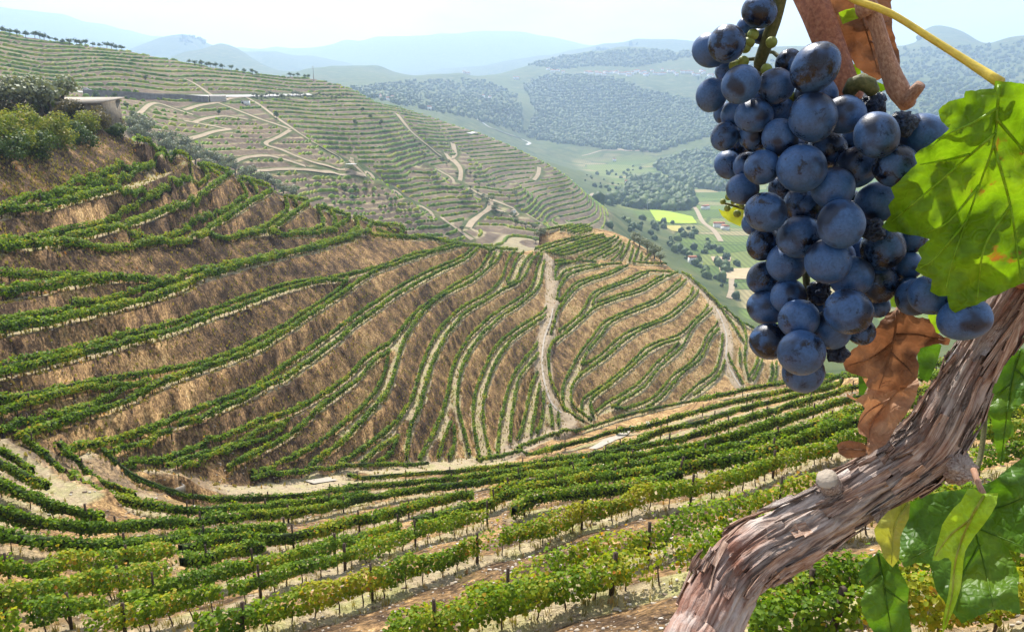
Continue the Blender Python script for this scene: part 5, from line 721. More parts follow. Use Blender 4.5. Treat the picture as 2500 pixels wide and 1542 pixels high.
def polar(u, v, D):
    r = ray(u, v); r = r / np.linalg.norm(r) * D; rh = math.hypot(r[0], r[1])
    return math.atan2(r[0], r[1]), math.log(rh), r[2] / rh
fp = [polar(*q) for q in FAR]
for (u, v, D) in FAR:                                   # the ground falls away behind each spur
    if (u, v, D) in [(859,390,462),(925,441,445),(995,485,430),(1070,529,415),(1039,397,565),(1114,441,542),(1184,481,520),(1268,518,495),(1123,368,690),(1246,441,640),(1356,531,580)]:
        fp.append(polar(u, v + 22, D + 30)); fp.append(polar(u - 26, v + 26, D - 4))
    if (u, v, D) in [(0,80,600),(150,103,620),(300,124,640),(400,143,660),(560,172,690),(740,188,720),(860,218,740),(964,263,920),(1061,289,900),(1158,320,880),(1246,355,850),(1316,390,820),(1369,421,790)]:
        fp.append(polar(u, v + 26, D * 1.12))
fp = np.array(fp)
KA = 2.2                                                # weight of bearing against log distance
FPX = np.c_[fp[:, 0] * KA, fp[:, 1]]
fc = tps_fit(FPX, fp[:, 2], 4e-6)
az = np.radians(np.arange(-39, 39.01, .13))
lr = np.r_[np.arange(math.log(205), math.log(1150), .0036), np.arange(math.log(1150), math.log(10200), .0105)]
ca = np.radians(np.arange(-39.5, 40, .5)); cl = np.arange(math.log(205) - .015, math.log(10200) + .1, .015)
E = np.empty((len(cl), len(ca)))
CA, CL = np.meshgrid(ca, cl)
E[:] = tps_eval(FPX, fc, np.c_[CA.ravel() * KA, CL.ravel()]).reshape(CA.shape)
def cub(x, c, n):
    st = c[1] - c[0]; t = (x - c[0]) / st; i = np.clip(np.floor(t).astype(int), 1, n - 3); f = t - i
    W = np.zeros((len(x), n)); r = np.arange(len(x))
    W[r, i - 1] = -.5 * f + f * f - .5 * f ** 3; W[r, i] = 1 - 2.5 * f * f + 1.5 * f ** 3; W[r, i + 1] = .5 * f + 2 * f * f - 1.5 * f ** 3; W[r, i + 2] = -.5 * f * f + .5 * f ** 3
    return W
EF = cub(lr, cl, len(cl)) @ E @ cub(az, ca, len(ca)).T
RR = np.exp(lr)[:, None] * np.ones(len(az))[None]; XF = RR * np.sin(az)[None]; YF = RR * np.cos(az)[None]
ZF0 = EF * RR
# broken ground at every scale
def vnoise(shape, steps, seed):
    r_ = np.random.default_rng(seed); a, b = steps; g = r_.normal(0, 1, (int(shape[0] / a) + 3, int(shape[1] / b) + 3))
    x = np.arange(shape[0]) / a; y = np.arange(shape[1]) / b; i = x.astype(int); j = y.astype(int); f = x - i; h_ = y - j; f = f * f * (3 - 2 * f); h_ = h_ * h_ * (3 - 2 * h_)
    A = g[i][:, j] * (1 - f)[:, None] + g[i + 1][:, j] * f[:, None]; B = g[i][:, j + 1] * (1 - f)[:, None] + g[i + 1][:, j + 1] * f[:, None]
    return A * (1 - h_)[None] + B * h_[None]
# the spur stands in front of the far ground here
nz_ = near_z(np.clip(XF, GX0, GX1), np.clip(YF, GY0, GY1)) - 6
front = np.clip((345 - RR) / 40, 0, 1) * np.clip((np.degrees(az)[None] + 10) / 2, 0, 1) * (np.abs(XF) < 200)
ZF0 = np.where(nz_ < ZF0, ZF0 * (1 - front) + nz_ * front, ZF0)
relief = np.clip((RR - 1100) / 2500, 0, 1)
sh = ZF0.shape
ZF0 = ZF0 + relief * RR * (.0022 * vnoise(sh, (14, 26), 5) + .0010 * vnoise(sh, (6, 9), 6))
ZF0 = ZF0 + (RR < 1150) * (.35 * vnoise(sh, (16, 12), 8))
spur = np.clip((RR - 250) / 60, 0, 1) * np.clip((1080 - RR) / 80, 0, 1)
# tracks are graded smooth across the terraces
c2 = lambda L: [(450 + x * .370, 130 + y * .370) for x, y in L]
c3 = lambda L: [(850 + x * .44, 230 + y * .44) for x, y in L]
TRACKS = [(c2(L), 2.4, 205, 760) for L in ([(215,330),(330,370),(480,430),(600,470),(700,505)], [(400,290),(480,330),(600,420),(700,490),(800,560),(880,610),(950,650),(1050,700),(1200,810)], [(700,510),(620,560),(530,600),(640,640),(760,690),(900,740),(1050,770),(1200,815)],
          [(-150,600),(0,580),(100,550),(200,520),(310,505)], [(60,460),(180,425),(280,420),(420,440)], [(320,720),(420,690),(560,680),(660,705),(800,750)], [(380,790),(480,780),(700,770),(900,785),(1180,815)], [(0,450),(120,470),(220,490),(310,505)],
          [(0,380),(100,345),(215,330),(300,300),(400,290)], [(-300,400),(-200,330),(-60,370),(60,410)], [(0,170),(90,215),(180,280)])]
TRACKS += [(c3(L), w_, 380, 1000) for L, w_ in (([(580,280),(600,330),(590,360)], 5), ([(540,330),(600,390),(630,420),(620,480)], 3.5), ([(760,570),(795,600),(790,640),(720,680),(650,740)], 4), ([(270,110),(330,190),(430,280),(520,350)], 4), ([(790,640),(900,665),(940,680)], 2.5), ([(1060,410),(1065,440),(1030,480)], 4), ([(20,360),(170,480),(330,580),(500,680),(690,810)], 2.4), ([(430,380),(600,480),(760,570),(950,650),(1080,720)], 2.4))]
TRACKS += [([(190, 225), (300, 230), (430, 236), (600, 236), (760, 232)], 5, 300, 900)]
smoothm = np.ones(sh)
for px, w_, r0, r1 in TRACKS:
    for u, v in crom(px, 4.0):
        r = ray(u, v); a_ = math.atan2(r[0], r[1]); e_ = r[2] / math.hypot(r[0], r[1]); j = int(round((a_ - az[0]) / (az[1] - az[0])))
        if not 3 <= j < len(az) - 4: continue
        ok_ = (ZF0[:, j] / RR[:, j] >= e_) & (RR[:, j] >= r0) & (RR[:, j] <= r1)
        if not ok_.any(): continue
        i = int(np.argmax(ok_)); di = max(1, int(round(w_ * .75 / (RR[i, j] * .0036)))); dj = max(1, int(round(w_ * .75 / (RR[i, j] * (az[1] - az[0])))))
        smoothm[max(0, i - di):i + di + 1, max(0, j - dj):j + dj + 1] = 0
for _ in range(2): smoothm = (np.roll(smoothm, 1, 0) + np.roll(smoothm, -1, 0) + np.roll(smoothm, 1, 1) + np.roll(smoothm, -1, 1) + 2 * smoothm) / 6
# farm terraces: flat shelves with steep risers every STEP metres of height
STEP = 3.1
WARP = .9 * vnoise(sh, (90, 70), 31) + .35 * vnoise(sh, (34, 30), 32)
ph = ZF0 / STEP + WARP; fl = np.floor(ph); fr = ph - fl
ter = STEP * (fl - WARP + np.clip((fr - .42) / .58, 0, 1) ** .9)
hilly = spur * np.clip((ZF0 + 98) / 12, 0, 1) * np.clip(smoothm * 1.6 - .5, 0, 1)
ZF = ZF0 * (1 - hilly) + ter * hilly

t = NT('far_country'); P_ = t.pos()
ter_a = t.attr('terraced'); rise = t.attr('riser'); flat = t.attr('flat'); pale = t.attr('pale')
nb = t.noise(P_, .006, 4, .55); nm = t.noise(P_, .035, 5, .6); nf_ = t.noise(P_, .3, 4, .65)
wild = t.ramp(nm, [(.3, (.035, .055, .022)), (.5, (.07, .09, .035)), (.62, (.125, .13, .055)), (.75, (.20, .17, .095))])
wild = t.mix(t.ramp(nb, [(.42, 0.), (.6, .7)]), wild, (.095, .115, .04))
vor = t.put('ShaderNodeTexVoronoi', Vector=t.scale(P_, (.011, .019, 0.0001)), Scale=1.0, Randomness=.85)
fld = t.ramp(t.put('ShaderNodeSeparateColor', Color=vor.outputs['Color']).outputs[0], [(0, (.085, .13, .03)), (.3, (.13, .18, .045)), (.5, (.18, .20, .06)), (.68, (.10, .155, .035)), (.85, (.30, .245, .13)), (1, (.16, .20, .05))])
stripe = t.put('ShaderNodeTexWave', Vector=t.scale(P_, (.06, .26, 0.0)), Scale=1.0, Distortion=.4, wave_profile='SIN')
stripe.inputs['Detail Scale'].default_value = .3
fld = t.mix(.45, fld, t.ramp(stripe.outputs['Fac'], [(.2, .55), (.8, 1.25)]), 'MULTIPLY')
edge = t.put('ShaderNodeTexVoronoi', Vector=t.scale(P_, (.011, .019, 0.0001)), Scale=1.0, Randomness=.85, feature='DISTANCE_TO_EDGE')
fld = t.mix(t.ramp(edge.outputs['Distance'], [(.012, .8), (.03, 0.)]), fld, (.05, .075, .03))
earth = t.ramp(nm, [(.28, (.09, .066, .05)), (.5, (.16, .12, .085)), (.7, (.25, .19, .125))])
shelf = t.mix(t.ramp(t.noise(P_, .012, 3), [(.4, 0.), (.62, 1.)]), (.30, .25, .155), (.20, .21, .08))
shelf = t.mix(pale, shelf, (.40, .31, .19)); farm = t.mix(rise, shelf, earth)
farm = t.mix(.6, farm, t.ramp(nf_, [(.3, .65), (.7, 1.3)]), 'MULTIPLY')
c = t.mix(flat, wild, fld); c = t.mix(ter_a, c, farm)
M['far'] = t.done(t.bsdf(c, .95, .05, t.bump(nf_, .6, 1.5)))

fi, fj = np.meshgrid(np.arange(len(lr) - 1), np.arange(len(az) - 1), indexing='ij')
k = (fi * len(az) + fj).ravel(); NA = len(az)
ffaces = np.stack([k, k + 1, k + NA + 1, k + NA], 1)
slope = np.hypot(np.gradient(ZF0, axis=0) / np.gradient(RR, axis=0), np.gradient(ZF0, axis=1) / (RR * (az[1] - az[0])))
flat_a = np.clip((.20 - slope) / .1, 0, 1) * (RR > 560) * (ZF0 < -70) + 0.16 * np.clip((.45 - slope) / .2, 0, 1) * (RR > 1100) * (RR < 5000)
flat_a = np.clip(flat_a, 0, 1)
far_ter = mesh_obj('valley_terrain', np.c_[XF.ravel(), YF.ravel(), ZF.ravel()], ffaces, M['far'], smooth=True,
                   attrs={'terraced': (hilly * (1 - flat_a)).ravel(), 'riser': np.clip((fr - .36) / .12, 0, 1).ravel(), 'flat': flat_a.ravel(), 'pale': (np.clip((-7.5 - np.degrees(az)[None] + (480 - RR) * .02) / 3, 0, 1) * np.clip((500 - RR) / 40, 0, 1)).ravel()})
tag(far_ter, kind='structure')
def far_z(x, y):
    a = np.clip((np.arctan2(x, y) - az[0]) / (az[1] - az[0]), 0, NA - 1.01); l = np.log(np.hypot(x, y)); i = np.clip(np.searchsorted(lr, l) - 1, 0, len(lr) - 2)
    f = np.clip((l - lr[i]) / (lr[i + 1] - lr[i]), 0, 1); j = a.astype(int); b = a - j
    return (ZF[i, j] * (1 - b) + ZF[i, j + 1] * b) * (1 - f) + (ZF[i + 1, j] * (1 - b) + ZF[i + 1, j + 1] * b) * f
def far_hit(u, v, rmin=205, rmax=10200):
    """where the line of sight of a pixel meets the far ground"""
    r = ray(u, v); a = math.atan2(r[0], r[1]); e = r[2] / math.hypot(r[0], r[1]); j = int(round((a - az[0]) / (az[1] - az[0])))
    if not 0 <= j < NA: return None
    col = ZF[:, j] / RR[:, j]; ok = (col >= e) & (RR[:, j] >= rmin) & (RR[:, j] <= rmax)
    if not ok.any(): return None
    i = int(np.argmax(ok)); rr = RR[i, j]; return np.array([rr * math.sin(a), rr * math.cos(a), ZF[i, j]])

# vine rows following the shelves of the far hill
SHELF = .22
lines = []
levels = np.arange(math.floor(-97 / STEP) - 3, math.ceil(95 / STEP) + 3)
PH = ph - SHELF
for lv in levels:
    up = (PH[:-1] < lv) & (PH[1:] >= lv) & (hilly[:-1] > .6) & (flat_a[:-1] < .4)
    act = []                                             # open lines: (last radius, points)
    for j in range(NA):
        ii = np.nonzero(up[:, j])[0]; used = set(); nxt = []
        for i in ii:
            f = (lv - PH[i, j]) / (PH[i + 1, j] - PH[i, j]); rr = RR[i, j] * (1 - f) + RR[i + 1, j] * f
            best = None
            for q_, (lrad, pl) in enumerate(act):
                if q_ not in used and abs(lrad - rr) < 5.5 and (best is None or abs(lrad - rr) < abs(act[best][0] - rr)): best = q_
            pt = (rr * math.sin(az[j]), rr * math.cos(az[j]), 0.0)
            if best is None: pl = [pt]; lines.append(pl)
            else: used.add(best); pl = act[best][1]; pl.append(pt)
            nxt.append((rr, pl))
        act = nxt
lines = [l for l in lines if len(l) > 10]
# on flanks seen edge-on the shelves run away from the camera: follow them ring by ring
dz_r = np.abs(np.gradient(ZF0, axis=0) / np.gradient(RR, axis=0)); dz_t = np.abs(np.gradient(ZF0, axis=1) / (RR * (az[1] - az[0])))
side = (dz_t > 1.5 * dz_r) & (hilly > .6) & (flat_a < .4)
NR_ = int(np.searchsorted(lr, math.log(1080))); ringline = []
FL = np.floor(PH)
act = {}
for i in range(0, NR_, 2):
    jj = np.nonzero((FL[i, :-1] != FL[i, 1:]) & side[i, :-1])[0]; nxt = {}
    for j in jj:
        lv = max(FL[i, j], FL[i, j + 1]); f = (lv - PH[i, j]) / (PH[i, j + 1] - PH[i, j]); ja = j + f; key = None
        for kk in act:
            if kk[0] == lv and abs(kk[1] - ja) < 2.6: key = kk; break
        pl = act.pop(key) if key else []
        if not pl: ringline.append(pl)
        a_ = az[0] + ja * (az[1] - az[0]); pl.append((RR[i, j] * math.sin(a_), RR[i, j] * math.cos(a_), 0.0)); nxt[(lv, ja)] = pl
    act = nxt
lines = [np.array(l) for l in lines] + [np.array(l) for l in ringline if len(l) > 6]
for l in lines: l[:, 2] = far_z(l[:, 0], l[:, 1]) + .05
def brown(x, y):
    a_ = np.degrees(np.arctan2(x, y)); r_ = np.hypot(x, y)
    return np.clip((-7.5 - a_ + (480 - r_) * .02) / 3, 0, 1) * np.clip((500 - r_) / 40, 0, 1)
def hedge(pl, seed):
    r_ = np.random.default_rng(seed); P3 = pl.copy(); P3[:, :2] = np.c_[smooth1(P3[:, 0].copy(), 3), smooth1(P3[:, 1].copy(), 3)]
    m = len(P3); _, n_ = row_normals(P3[:, :2]); w = .85 + r_.normal(0, .18, m); h_ = 1.45 + r_.normal(0, .22, m)
    bz = brown(P3[:, 0], P3[:, 1]); gone = r_.random(m) < .07 + .55 * bz; w = np.where(gone, .25, w); h_ = np.where(gone, .12, h_); bz = bz[:-1]
    V = np.concatenate([np.c_[P3[:, :2] + n_ * (o * w)[:, None], P3[:, 2] + hh] for o, hh in ((-1, np.full(m, .0)), (-.9, h_ * .9), (.1 * r_.normal(0, 1, m), h_ * 1.1), (.9, h_ * .85), (1, np.full(m, .0)))])
    i = np.arange(m - 1); keep = slice(None)
    Fq = np.concatenate([np.stack([a * m + i, a * m + i + 1, (a + 1) * m + i + 1, (a + 1) * m + i], 1)[keep] for a in range(4)])
    patch = smooth_noise(m, 30, seed + 3, .12)[:-1]
    tn = np.clip(r_.normal(.5, .15, m - 1) + patch + .06, 0, .80)
    return V, Fq, np.tile(tn, 4)
order = sorted(range(len(lines)), key=lambda i: -len(lines[i]) / np.linalg.norm(lines[i].mean(0)))
rest = []
for q_, i in enumerate(order):
    V, Fq, tn = hedge(lines[i], 7000 + i)
    if q_ < 130:
        b = V.mean(0); o = mesh_obj('vine_row', V - b, Fq, M['vine_leaf'], attrs={'tint': tn}, loc=b)
        tag(o, 'thin distant vine row following the shelves of the large terraced hill', 'vine row', 'distant vine rows on the large terraced hill')
    else: rest.append((V, Fq, tn))
if rest:
    V, Fs = merge([(a, b) for a, b, _ in rest])
    tag(mesh_obj('distant_vine_rows', V, Fs, M['vine_leaf'], attrs={'tint': np.concatenate([c for _, _, c in rest])}), 'short broken vine rows scattered over the large terraced hill', 'vine rows', kind='stuff')
print('far lines', len(lines))

# ------------------------------------------------------------------ haze
t = NT('haze_air')
vol = t.put('ShaderNodeVolumePrincipled'); vol.inputs['Color'].default_value = (.54, .73, 1.0, 1); vol.inputs['Density'].default_value = .00017; vol.inputs['Anisotropy'].default_value = .35
t.t.links.new(vol.outputs[0], t.out.inputs['Volume'])
M['haze'] = t.m
zmax = float(ZF.max()) + 30; zmin = min(float(ZF.min()), float(Z.min())) - 2
hz = mesh_obj('haze', box_v(-9000, 9000, -60, 10500, zmin, zmax), BOX_F, M['haze'])
tag(hz, 'pale blue haze filling the valley', 'haze', kind='stuff')

# ------------------------------------------------------------------ trees, shrubs and small buildings
def clump_foliage(r_, lobes, n, size, jit=.25):
    """leaf faces spread through several lobes (centre, radii)"""
    vol = np.array([l[3] * l[4] * l[5] for l in lobes]); pick = r_.choice(len(lobes), n, p=vol / vol.sum())
    L = np.array(lobes)[pick]; d = r_.normal(0, 1, (n, 3)); d /= np.linalg.norm(d, axis=1, keepdims=True)
    rad = .5 + .5 * r_.random(n) ** .6 + r_.normal(0, .08, n)
    pos = L[:, :3] + d * L[:, 3:] * rad[:, None]; nrm = d + r_.normal(0, .55, (n, 3)) + [0, 0, .35]
    V, Fq, k = leaves(pos, nrm, size * np.clip(r_.normal(1, jit, n), .4, 1.8), fold=False)
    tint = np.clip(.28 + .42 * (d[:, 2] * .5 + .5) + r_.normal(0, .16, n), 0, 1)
    return V, Fq, np.repeat(tint, k)
def tree_meshes(seed, h, w, leaf, n, size, trunk_h=.35, lobes_n=9, flat=.75):
    r_ = np.random.default_rng(seed); lobes = []
    for i in range(lobes_n):
        a = r_.random() * 6.28; q = r_.random() ** .5 * w * .32
        lobes.append((q * math.cos(a), q * math.sin(a), h * (trunk_h + (1 - trunk_h) * (.25 + .55 * r_.random())), w * (.18 + .14 * r_.random()), w * (.18 + .14 * r_.random()), w * (.15 + .12 * r_.random()) * flat))
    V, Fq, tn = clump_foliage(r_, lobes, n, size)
    parts = [tube([[0, 0, -.4], [w * .02, 0, h * trunk_h * .6], [w * .03, w * .02, h * trunk_h * 1.3]], [w * .05, w * .038, w * .025], 7)]
    for l in lobes[:4]: parts.append(tube([[w * .03, w * .02, h * trunk_h], [l[0] * .6, l[1] * .6, (h * trunk_h + l[2]) / 2], [l[0], l[1], l[2]]], [w * .022, w * .016, w * .008], 5))
    TV, TF = merge(parts)
    return mesh_data('crown', V, Fq, leaf, attrs={'tint': tn}), mesh_data('trunk', TV, TF, M['bark'], True)
def place_tree(name, meshes, loc, scale, label, cat, group, rot=None):
    o = empty(name, loc); o.scale = (scale,) * 3; o.rotation_euler = (0, 0, rng.random() * 6.28 if rot is None else rot)
    link('crown', meshes[0], o); link('trunk', meshes[1], o)
    tag(o, label, cat, group); return o
def near_ground(u, v, t0=40., t1=420.):
    r = ray(u, v); ts = np.arange(t0, t1, .4); w = r[None] * ts[:, None]
    inside = (w[:, 0] > GX0) & (w[:, 0] < GX1) & (w[:, 1] < GY1)
    dd = np.where(inside, w[:, 2] - near_z(w[:, 0], w[:, 1]), 1); k = np.argmax(dd < 0)
    return w[k] if dd[k] < 0 else None

OLIVE = [tree_meshes(50 + i, 4.2, 4.6, M['olive_leaf'], 520, .36, .28) for i in range(4)]
BROAD = [tree_meshes(60 + i, 7.5, 6.0, M['tree_leaf'], 620, .55, .22, 12, 1.1) for i in range(3)]
SKYT = [tree_meshes(70 + i, 4.6, 4.8, M['tree_leaf'], 320, .5, .30) for i in range(3)]
# olive trees filling the gully behind the spur
k = 0
for u, v in [(318,318),(335,336),(352,330),(370,352),(388,346),(405,368),(424,362),(440,380),(460,376),(478,394),(498,390),(515,408),(536,402),(552,420),(575,416),(592,434),(612,428),(632,446),(655,444),(672,458),(692,470),(712,482),(338,312),(360,318),(415,348),(450,360),(485,374),(525,392),(560,404)]:
    p = far_hit(u, v + 10, 205, 420)
    if p is None: continue
    place_tree('olive_tree', OLIVE[k % 4], p, 1.5 + .5 * rng.random(), 'silvery olive tree in the grove filling the gully behind the spur', 'tree', 'olive trees in the gully'); k += 1
for i, (u, v) in enumerate([(1190,600),(1212,602),(1235,598),(1258,604),(1282,606),(1300,603),(1318,590)]):
    p = near_ground(u, v)
    if p is not None: place_tree('olive_tree', OLIVE[i % 4], p, 1.15 + .4 * rng.random(), 'grey-green olive tree left of the knoll, %s from the left' % ordinal(i), 'tree', 'olive trees left of the knoll')
for i, (u, v) in enumerate([(1428,546),(1452,552),(1470,556),(1492,560),(1512,566),(1532,576),(1548,590),(1562,600),(1580,612),(1598,628),(1612,640)]):
    p = near_ground(u, v + 4)
    if p is not None: place_tree('olive_tree', OLIVE[i % 4], p, 1.1 + .4 * rng.random(), 'olive tree on the right rim of the knoll, %s going down' % ordinal(i), 'tree', 'olive trees on the knoll rim')
# trees along the skyline of the big hill
for i, x in enumerate([15,70,122,180,247,283,312,352,395,447,490,540,560,600,655,705,752,785,823,858]):
    u = x * .3473; col = None
    for vv in range(40, 200):
        p = far_hit(u, vv, 400, 900)
        if p is not None: break
    place_tree('skyline_tree', SKYT[i % 3], p + [0, 0, -.3], .8 + .35 * rng.random(), 'small dark tree on the hill skyline, %s from the left edge' % ordinal(i), 'tree', 'row of trees along the hill skyline')
for i, x in enumerate([30,70,115,145,172,208,252,310,350,393,450,475,700,722,750,800,818]):
    u = 450 + x * .370
    for vv in range(120, 260):
        p = far_hit(u, vv, 500, 900)
        if p is not None: break
    place_tree('skyline_tree', SKYT[i % 3], p + [0, 0, -.3], .62 + .5 * rng.random(), 'small tree on the yellow-green shoulder of the hill, %s from left' % ordinal(i), 'tree', 'trees on the hill shoulder')
# single trees and bushes on the far hill
for i, (u, v, lab) in enumerate([(534, 275, 'lone dark tree casting a shadow on the brown terraces'), (842, 470, 'left of two round trees beside the forked track'), (868, 466, 'right of two round trees beside the forked track'), (676, 283, 'small bush on the bare orange bank'),
        (868, 300, 'dark tree at the corner of the olive strip'), (885, 268, 'tallest tree on the end of the hill shoulder'), (905, 285, 'wide tree below the end of the hill shoulder'), (930, 300, 'dark tree at the top of the first spur'),
        (1128, 560, 'bush beside the stone shed at the gully'), (355, 190, 'round bush above the retaining wall'), (280, 240, 'tree standing before the retaining wall'), (310, 262, 'tree beside the hut roof'), (235, 240, 'grey tree behind the hut'), (325, 285, 'olive bush right of the hut')]):
    p = far_hit(u, v + 6, 205, 1100)
    if p is not None: place_tree('tree', BROAD[i % 3], p + [0, 0, -.4], .5 + .25 * rng.random(), lab, 'tree', None)
for i in range(26):                                       # hedge of olives under the road
    u = 620 + i * 9.5; v = 238 + 4 * math.sin(i) + .012 * (u - 620)
    p = far_hit(u, v, 400, 900)
    if p is not None: place_tree('olive_tree', OLIVE[i % 4], p, .75 + .3 * rng.random(), 'pale olive tree in the strip below the hill road', 'tree', 'olive trees below the hill road')
for i in range(40):
    u, v = [(1010 + 14 * i, 360 + 7.2 * i), (1150 + 9 * (i - 20), 470 + 6 * (i - 20))][i >= 20]; u += rng.normal(0, 10); v += rng.normal(0, 6)
    p = far_hit(u, v, 380, 1100)
    if p is not None: place_tree('olive_tree', OLIVE[i % 4], p, .7 + .4 * rng.random(), 'small olive tree dotted along the spurs', 'tree', 'olive trees along the spurs')

# shrubs on the left knoll
def shrub_meshes(seed, h, w, leaf, n, size):
    r_ = np.random.default_rng(seed); lobes = []
    for i in range(11):
        a = r_.random() * 6.28; q = r_.random() ** .6 * w * .36; zz = h * (.15 + .62 * r_.random() * (1 - .5 * q / (w * .36)))
        lobes.append((q * math.cos(a), q * math.sin(a), zz, w * (.13 + .12 * r_.random()), w * (.13 + .12 * r_.random()), h * (.15 + .13 * r_.random())))
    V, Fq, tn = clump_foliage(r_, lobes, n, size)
    parts = [tube([[0, 0, -.3], [l[0] * .5, l[1] * .5, l[2] * .5], [l[0], l[1], l[2]]], [.06, .045, .02], 5) for l in lobes]
    SV, SF = merge(parts)
    return mesh_data('foliage', V, Fq, leaf, attrs={'tint': tn}), mesh_data('stems', SV, SF, M['bark'], True)
KIND = {'g': M['shrub_leaf'], 'd': M['dry_shrub_leaf'], 't': M['tree_leaf'], 'o': M['olive_leaf']}
for i, (u, v, s_, kd, lab) in enumerate([
    (20,395,7.5,'t','dark green shrub low at the left edge of the knoll'),(95,385,7.0,'t','dark shrub at the foot of the shrubby knoll'),(150,352,7.5,'g','large feathery green shrub in the middle of the knoll'),(60,335,7.5,'g','yellow-green bush at the left of the knoll'),
    (120,330,6.0,'g','bright bush beside the largest feathery shrub'),(10,330,7.0,'g','tall yellowish bush at the picture edge'),(205,318,6.5,'g','green bush nearest to the bank edge'),(175,290,6.0,'d','brown thicket before the hut wall'),(235,312,6.5,'d','dull bramble thicket below the hut corner'),
    (270,318,6.0,'d','bramble hanging over the earth bank under the hut'),(285,335,4.5,'t','dark shrub at the tip of the earth bank'),(35,285,6.0,'d','dry bush behind the yellowish bushes'),(95,275,5.5,'g','green bush behind, left of the hut roof'),(140,270,5.0,'d','brown bush touching the hut roof'),(-30,360,8.0,'g','bush cut by the left picture edge'),
    (190,350,5.5,'t','dark green shrub at the lower right of the knoll'),(70,380,6.0,'g','yellowish shrub above the dark ones'),(215,296,5.0,'t','green creeper against the hut wall'),(250,300,5.0,'t','ivy bush under the hut roof corner')]):
    p = near_ground(u, v, 60)
    if p is None: continue
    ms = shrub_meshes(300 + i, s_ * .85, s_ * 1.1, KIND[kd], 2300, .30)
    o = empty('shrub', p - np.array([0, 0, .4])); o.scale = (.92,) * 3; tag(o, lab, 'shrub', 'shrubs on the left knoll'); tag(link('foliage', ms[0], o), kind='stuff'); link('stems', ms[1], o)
for i, (u, v) in enumerate([(10,232),(45,238),(80,225),(105,235),(150,222),(130,240)]):
    p = near_ground(u, v + 50, 60)
    if p is None: p = np.array(at(u, v + 45, 165.))
    place_tree('olive_tree', OLIVE[i % 4], p, 1.6, 'pale olive tree behind the hut, %s of the group' % ordinal(i), 'tree', 'olive trees behind the hut')

# stone hut
t = NT('rubble_wall'); br = t.put('ShaderNodeTexBrick', Vector=t.obj(), Scale=2.2, Color1=(.20, .17, .13, 1), Color2=(.29, .25, .19, 1), Mortar=(.14, .12, .10, 1))
M['rubble'] = t.done(t.bsdf(t.mix(.6, br.outputs['Color'], t.ramp(t.noise(t.obj(), 1.7, 5), [(.3, .6), (.7, 1.3)]), 'MULTIPLY'), .95, .1, t.bump(t.noise(t.obj(), 5, 5), .5, .1)))
M['slab'] = plain('roof_slab', (.36, .31, .25), .85, .2, .15, .8)
M['dark'] = plain('dark_opening', (.02, .02, .02), .9, .1, .1)
M['white'] = plain('white_wall', (.78, .77, .73), .8, .2, .05, .5)
M['tile'] = plain('clay_tiles', (.42, .16, .085), .8, .2, .25, .9)
M['metal'] = plain('dull_metal', (.33, .33, .34), .5, .4, .1)
hp = near_ground(283, 300, 60)
hp = hp if hp is not None else np.array(at(283, 300, 155.))
hut = empty('stone_hut', (hp[0] - 9.5, hp[1] + 4.0, hp[2] + .2)); hut.rotation_euler = (0, 0, R(-7))
tag(hut, 'low rubble stone hut with a pale flat roof above the shrubs', 'hut')
wv_ = box_v(-7, 7, -3.5, 3.5, -1.5, 3.1); wv_[[6, 7], 2] += .95; hw_ = mesh_obj('wall', wv_, BOX_F, M['rubble'], hut)
rv_ = box_v(-7.6, 7.6, -4.1, 4.1, 3.103, 3.35); rv_[:, 2] += (rv_[:, 1] + 4.1) * .14; mesh_obj('roof', rv_, BOX_F, M['slab'], hut)
mesh_obj('chimney', box_v(-1.5, -1.15, -1, -.65, 4.0, 7.0), BOX_F, M['wood'], hut)
mesh_obj('window', box_v(1.4, 2.4, -3.56, -3.503, 1.2, 2.2), BOX_F, M['dark'], hw_)
mesh_obj('door', box_v(-3.4, -2.3, -3.56, -3.503, -.2, 2.0), BOX_F, M['dark'], hw_)

# ------------------------------------------------------------------ draped strips: tracks, roads, walls
def drape(name, px, width, mat, lift=.12, rmin=205, rmax=9000, thick=None):
    pts = [far_hit(u, v, rmin, rmax) for u, v in crom(px, 7.0)]
    pts = np.array([p for p in pts if p is not None])
    for c_ in range(3): pts[:, c_] = smooth1(pts[:, c_].copy(), 3)
    keep = np.r_[True, np.linalg.norm(np.diff(pts, axis=0), axis=1) < .12 * np.linalg.norm(pts[1:], axis=1)]; pts = pts[keep]
    pts = crom(pts, max(2.0, width)); t_, n_ = row_normals(pts[:, :2]); m = len(pts)
    cols = [pts[:, :2] + n_ * o * width for o in (-.5, 0, .5)]
    V = np.concatenate([np.c_[c_, np.maximum(far_z(c_[:, 0], c_[:, 1]), far_z(pts[:, 0], pts[:, 1]) - .5) + lift] for c_ in cols]); i = np.arange(m - 1)
    Fq = np.concatenate([np.stack([a * m + i, a * m + i + 1, (a + 1) * m + i + 1, (a + 1) * m + i], 1) for a in (0, 1)])
    return mesh_obj(name, V, Fq[:, ::-1].copy(), mat, smooth=True)
M['track'] = plain('dusty_track', (.34, .27, .185), .95, .1, .15, .3)
M['road'] = plain('pale_road', (.46, .44, .41), .9, .15, .08, .1)
for px, w_, r0, r1 in TRACKS:
    tag(drape('track', px, w_, M['road'] if w_ == 5 and r0 == 300 else M['track'], .16, r0, r1), kind='structure')
tag(drape('road', c3([(1235,478),(1250,500),(1243,530),(1255,560),(1253,598)]), 6, M['road'], .5, 850, 2500), kind='structure')
tag(drape('road', c3([(715,148),(750,158),(770,182),(830,205),(900,232),(980,258),(1022,275),(990,282)]), 9, M['road'], .8, 1000, 2600), kind='structure')
tag(drape('road', c3([(670,222),(720,212),(738,200),(722,197)]), 7, M['road'], .5, 700, 1300), kind='structure')
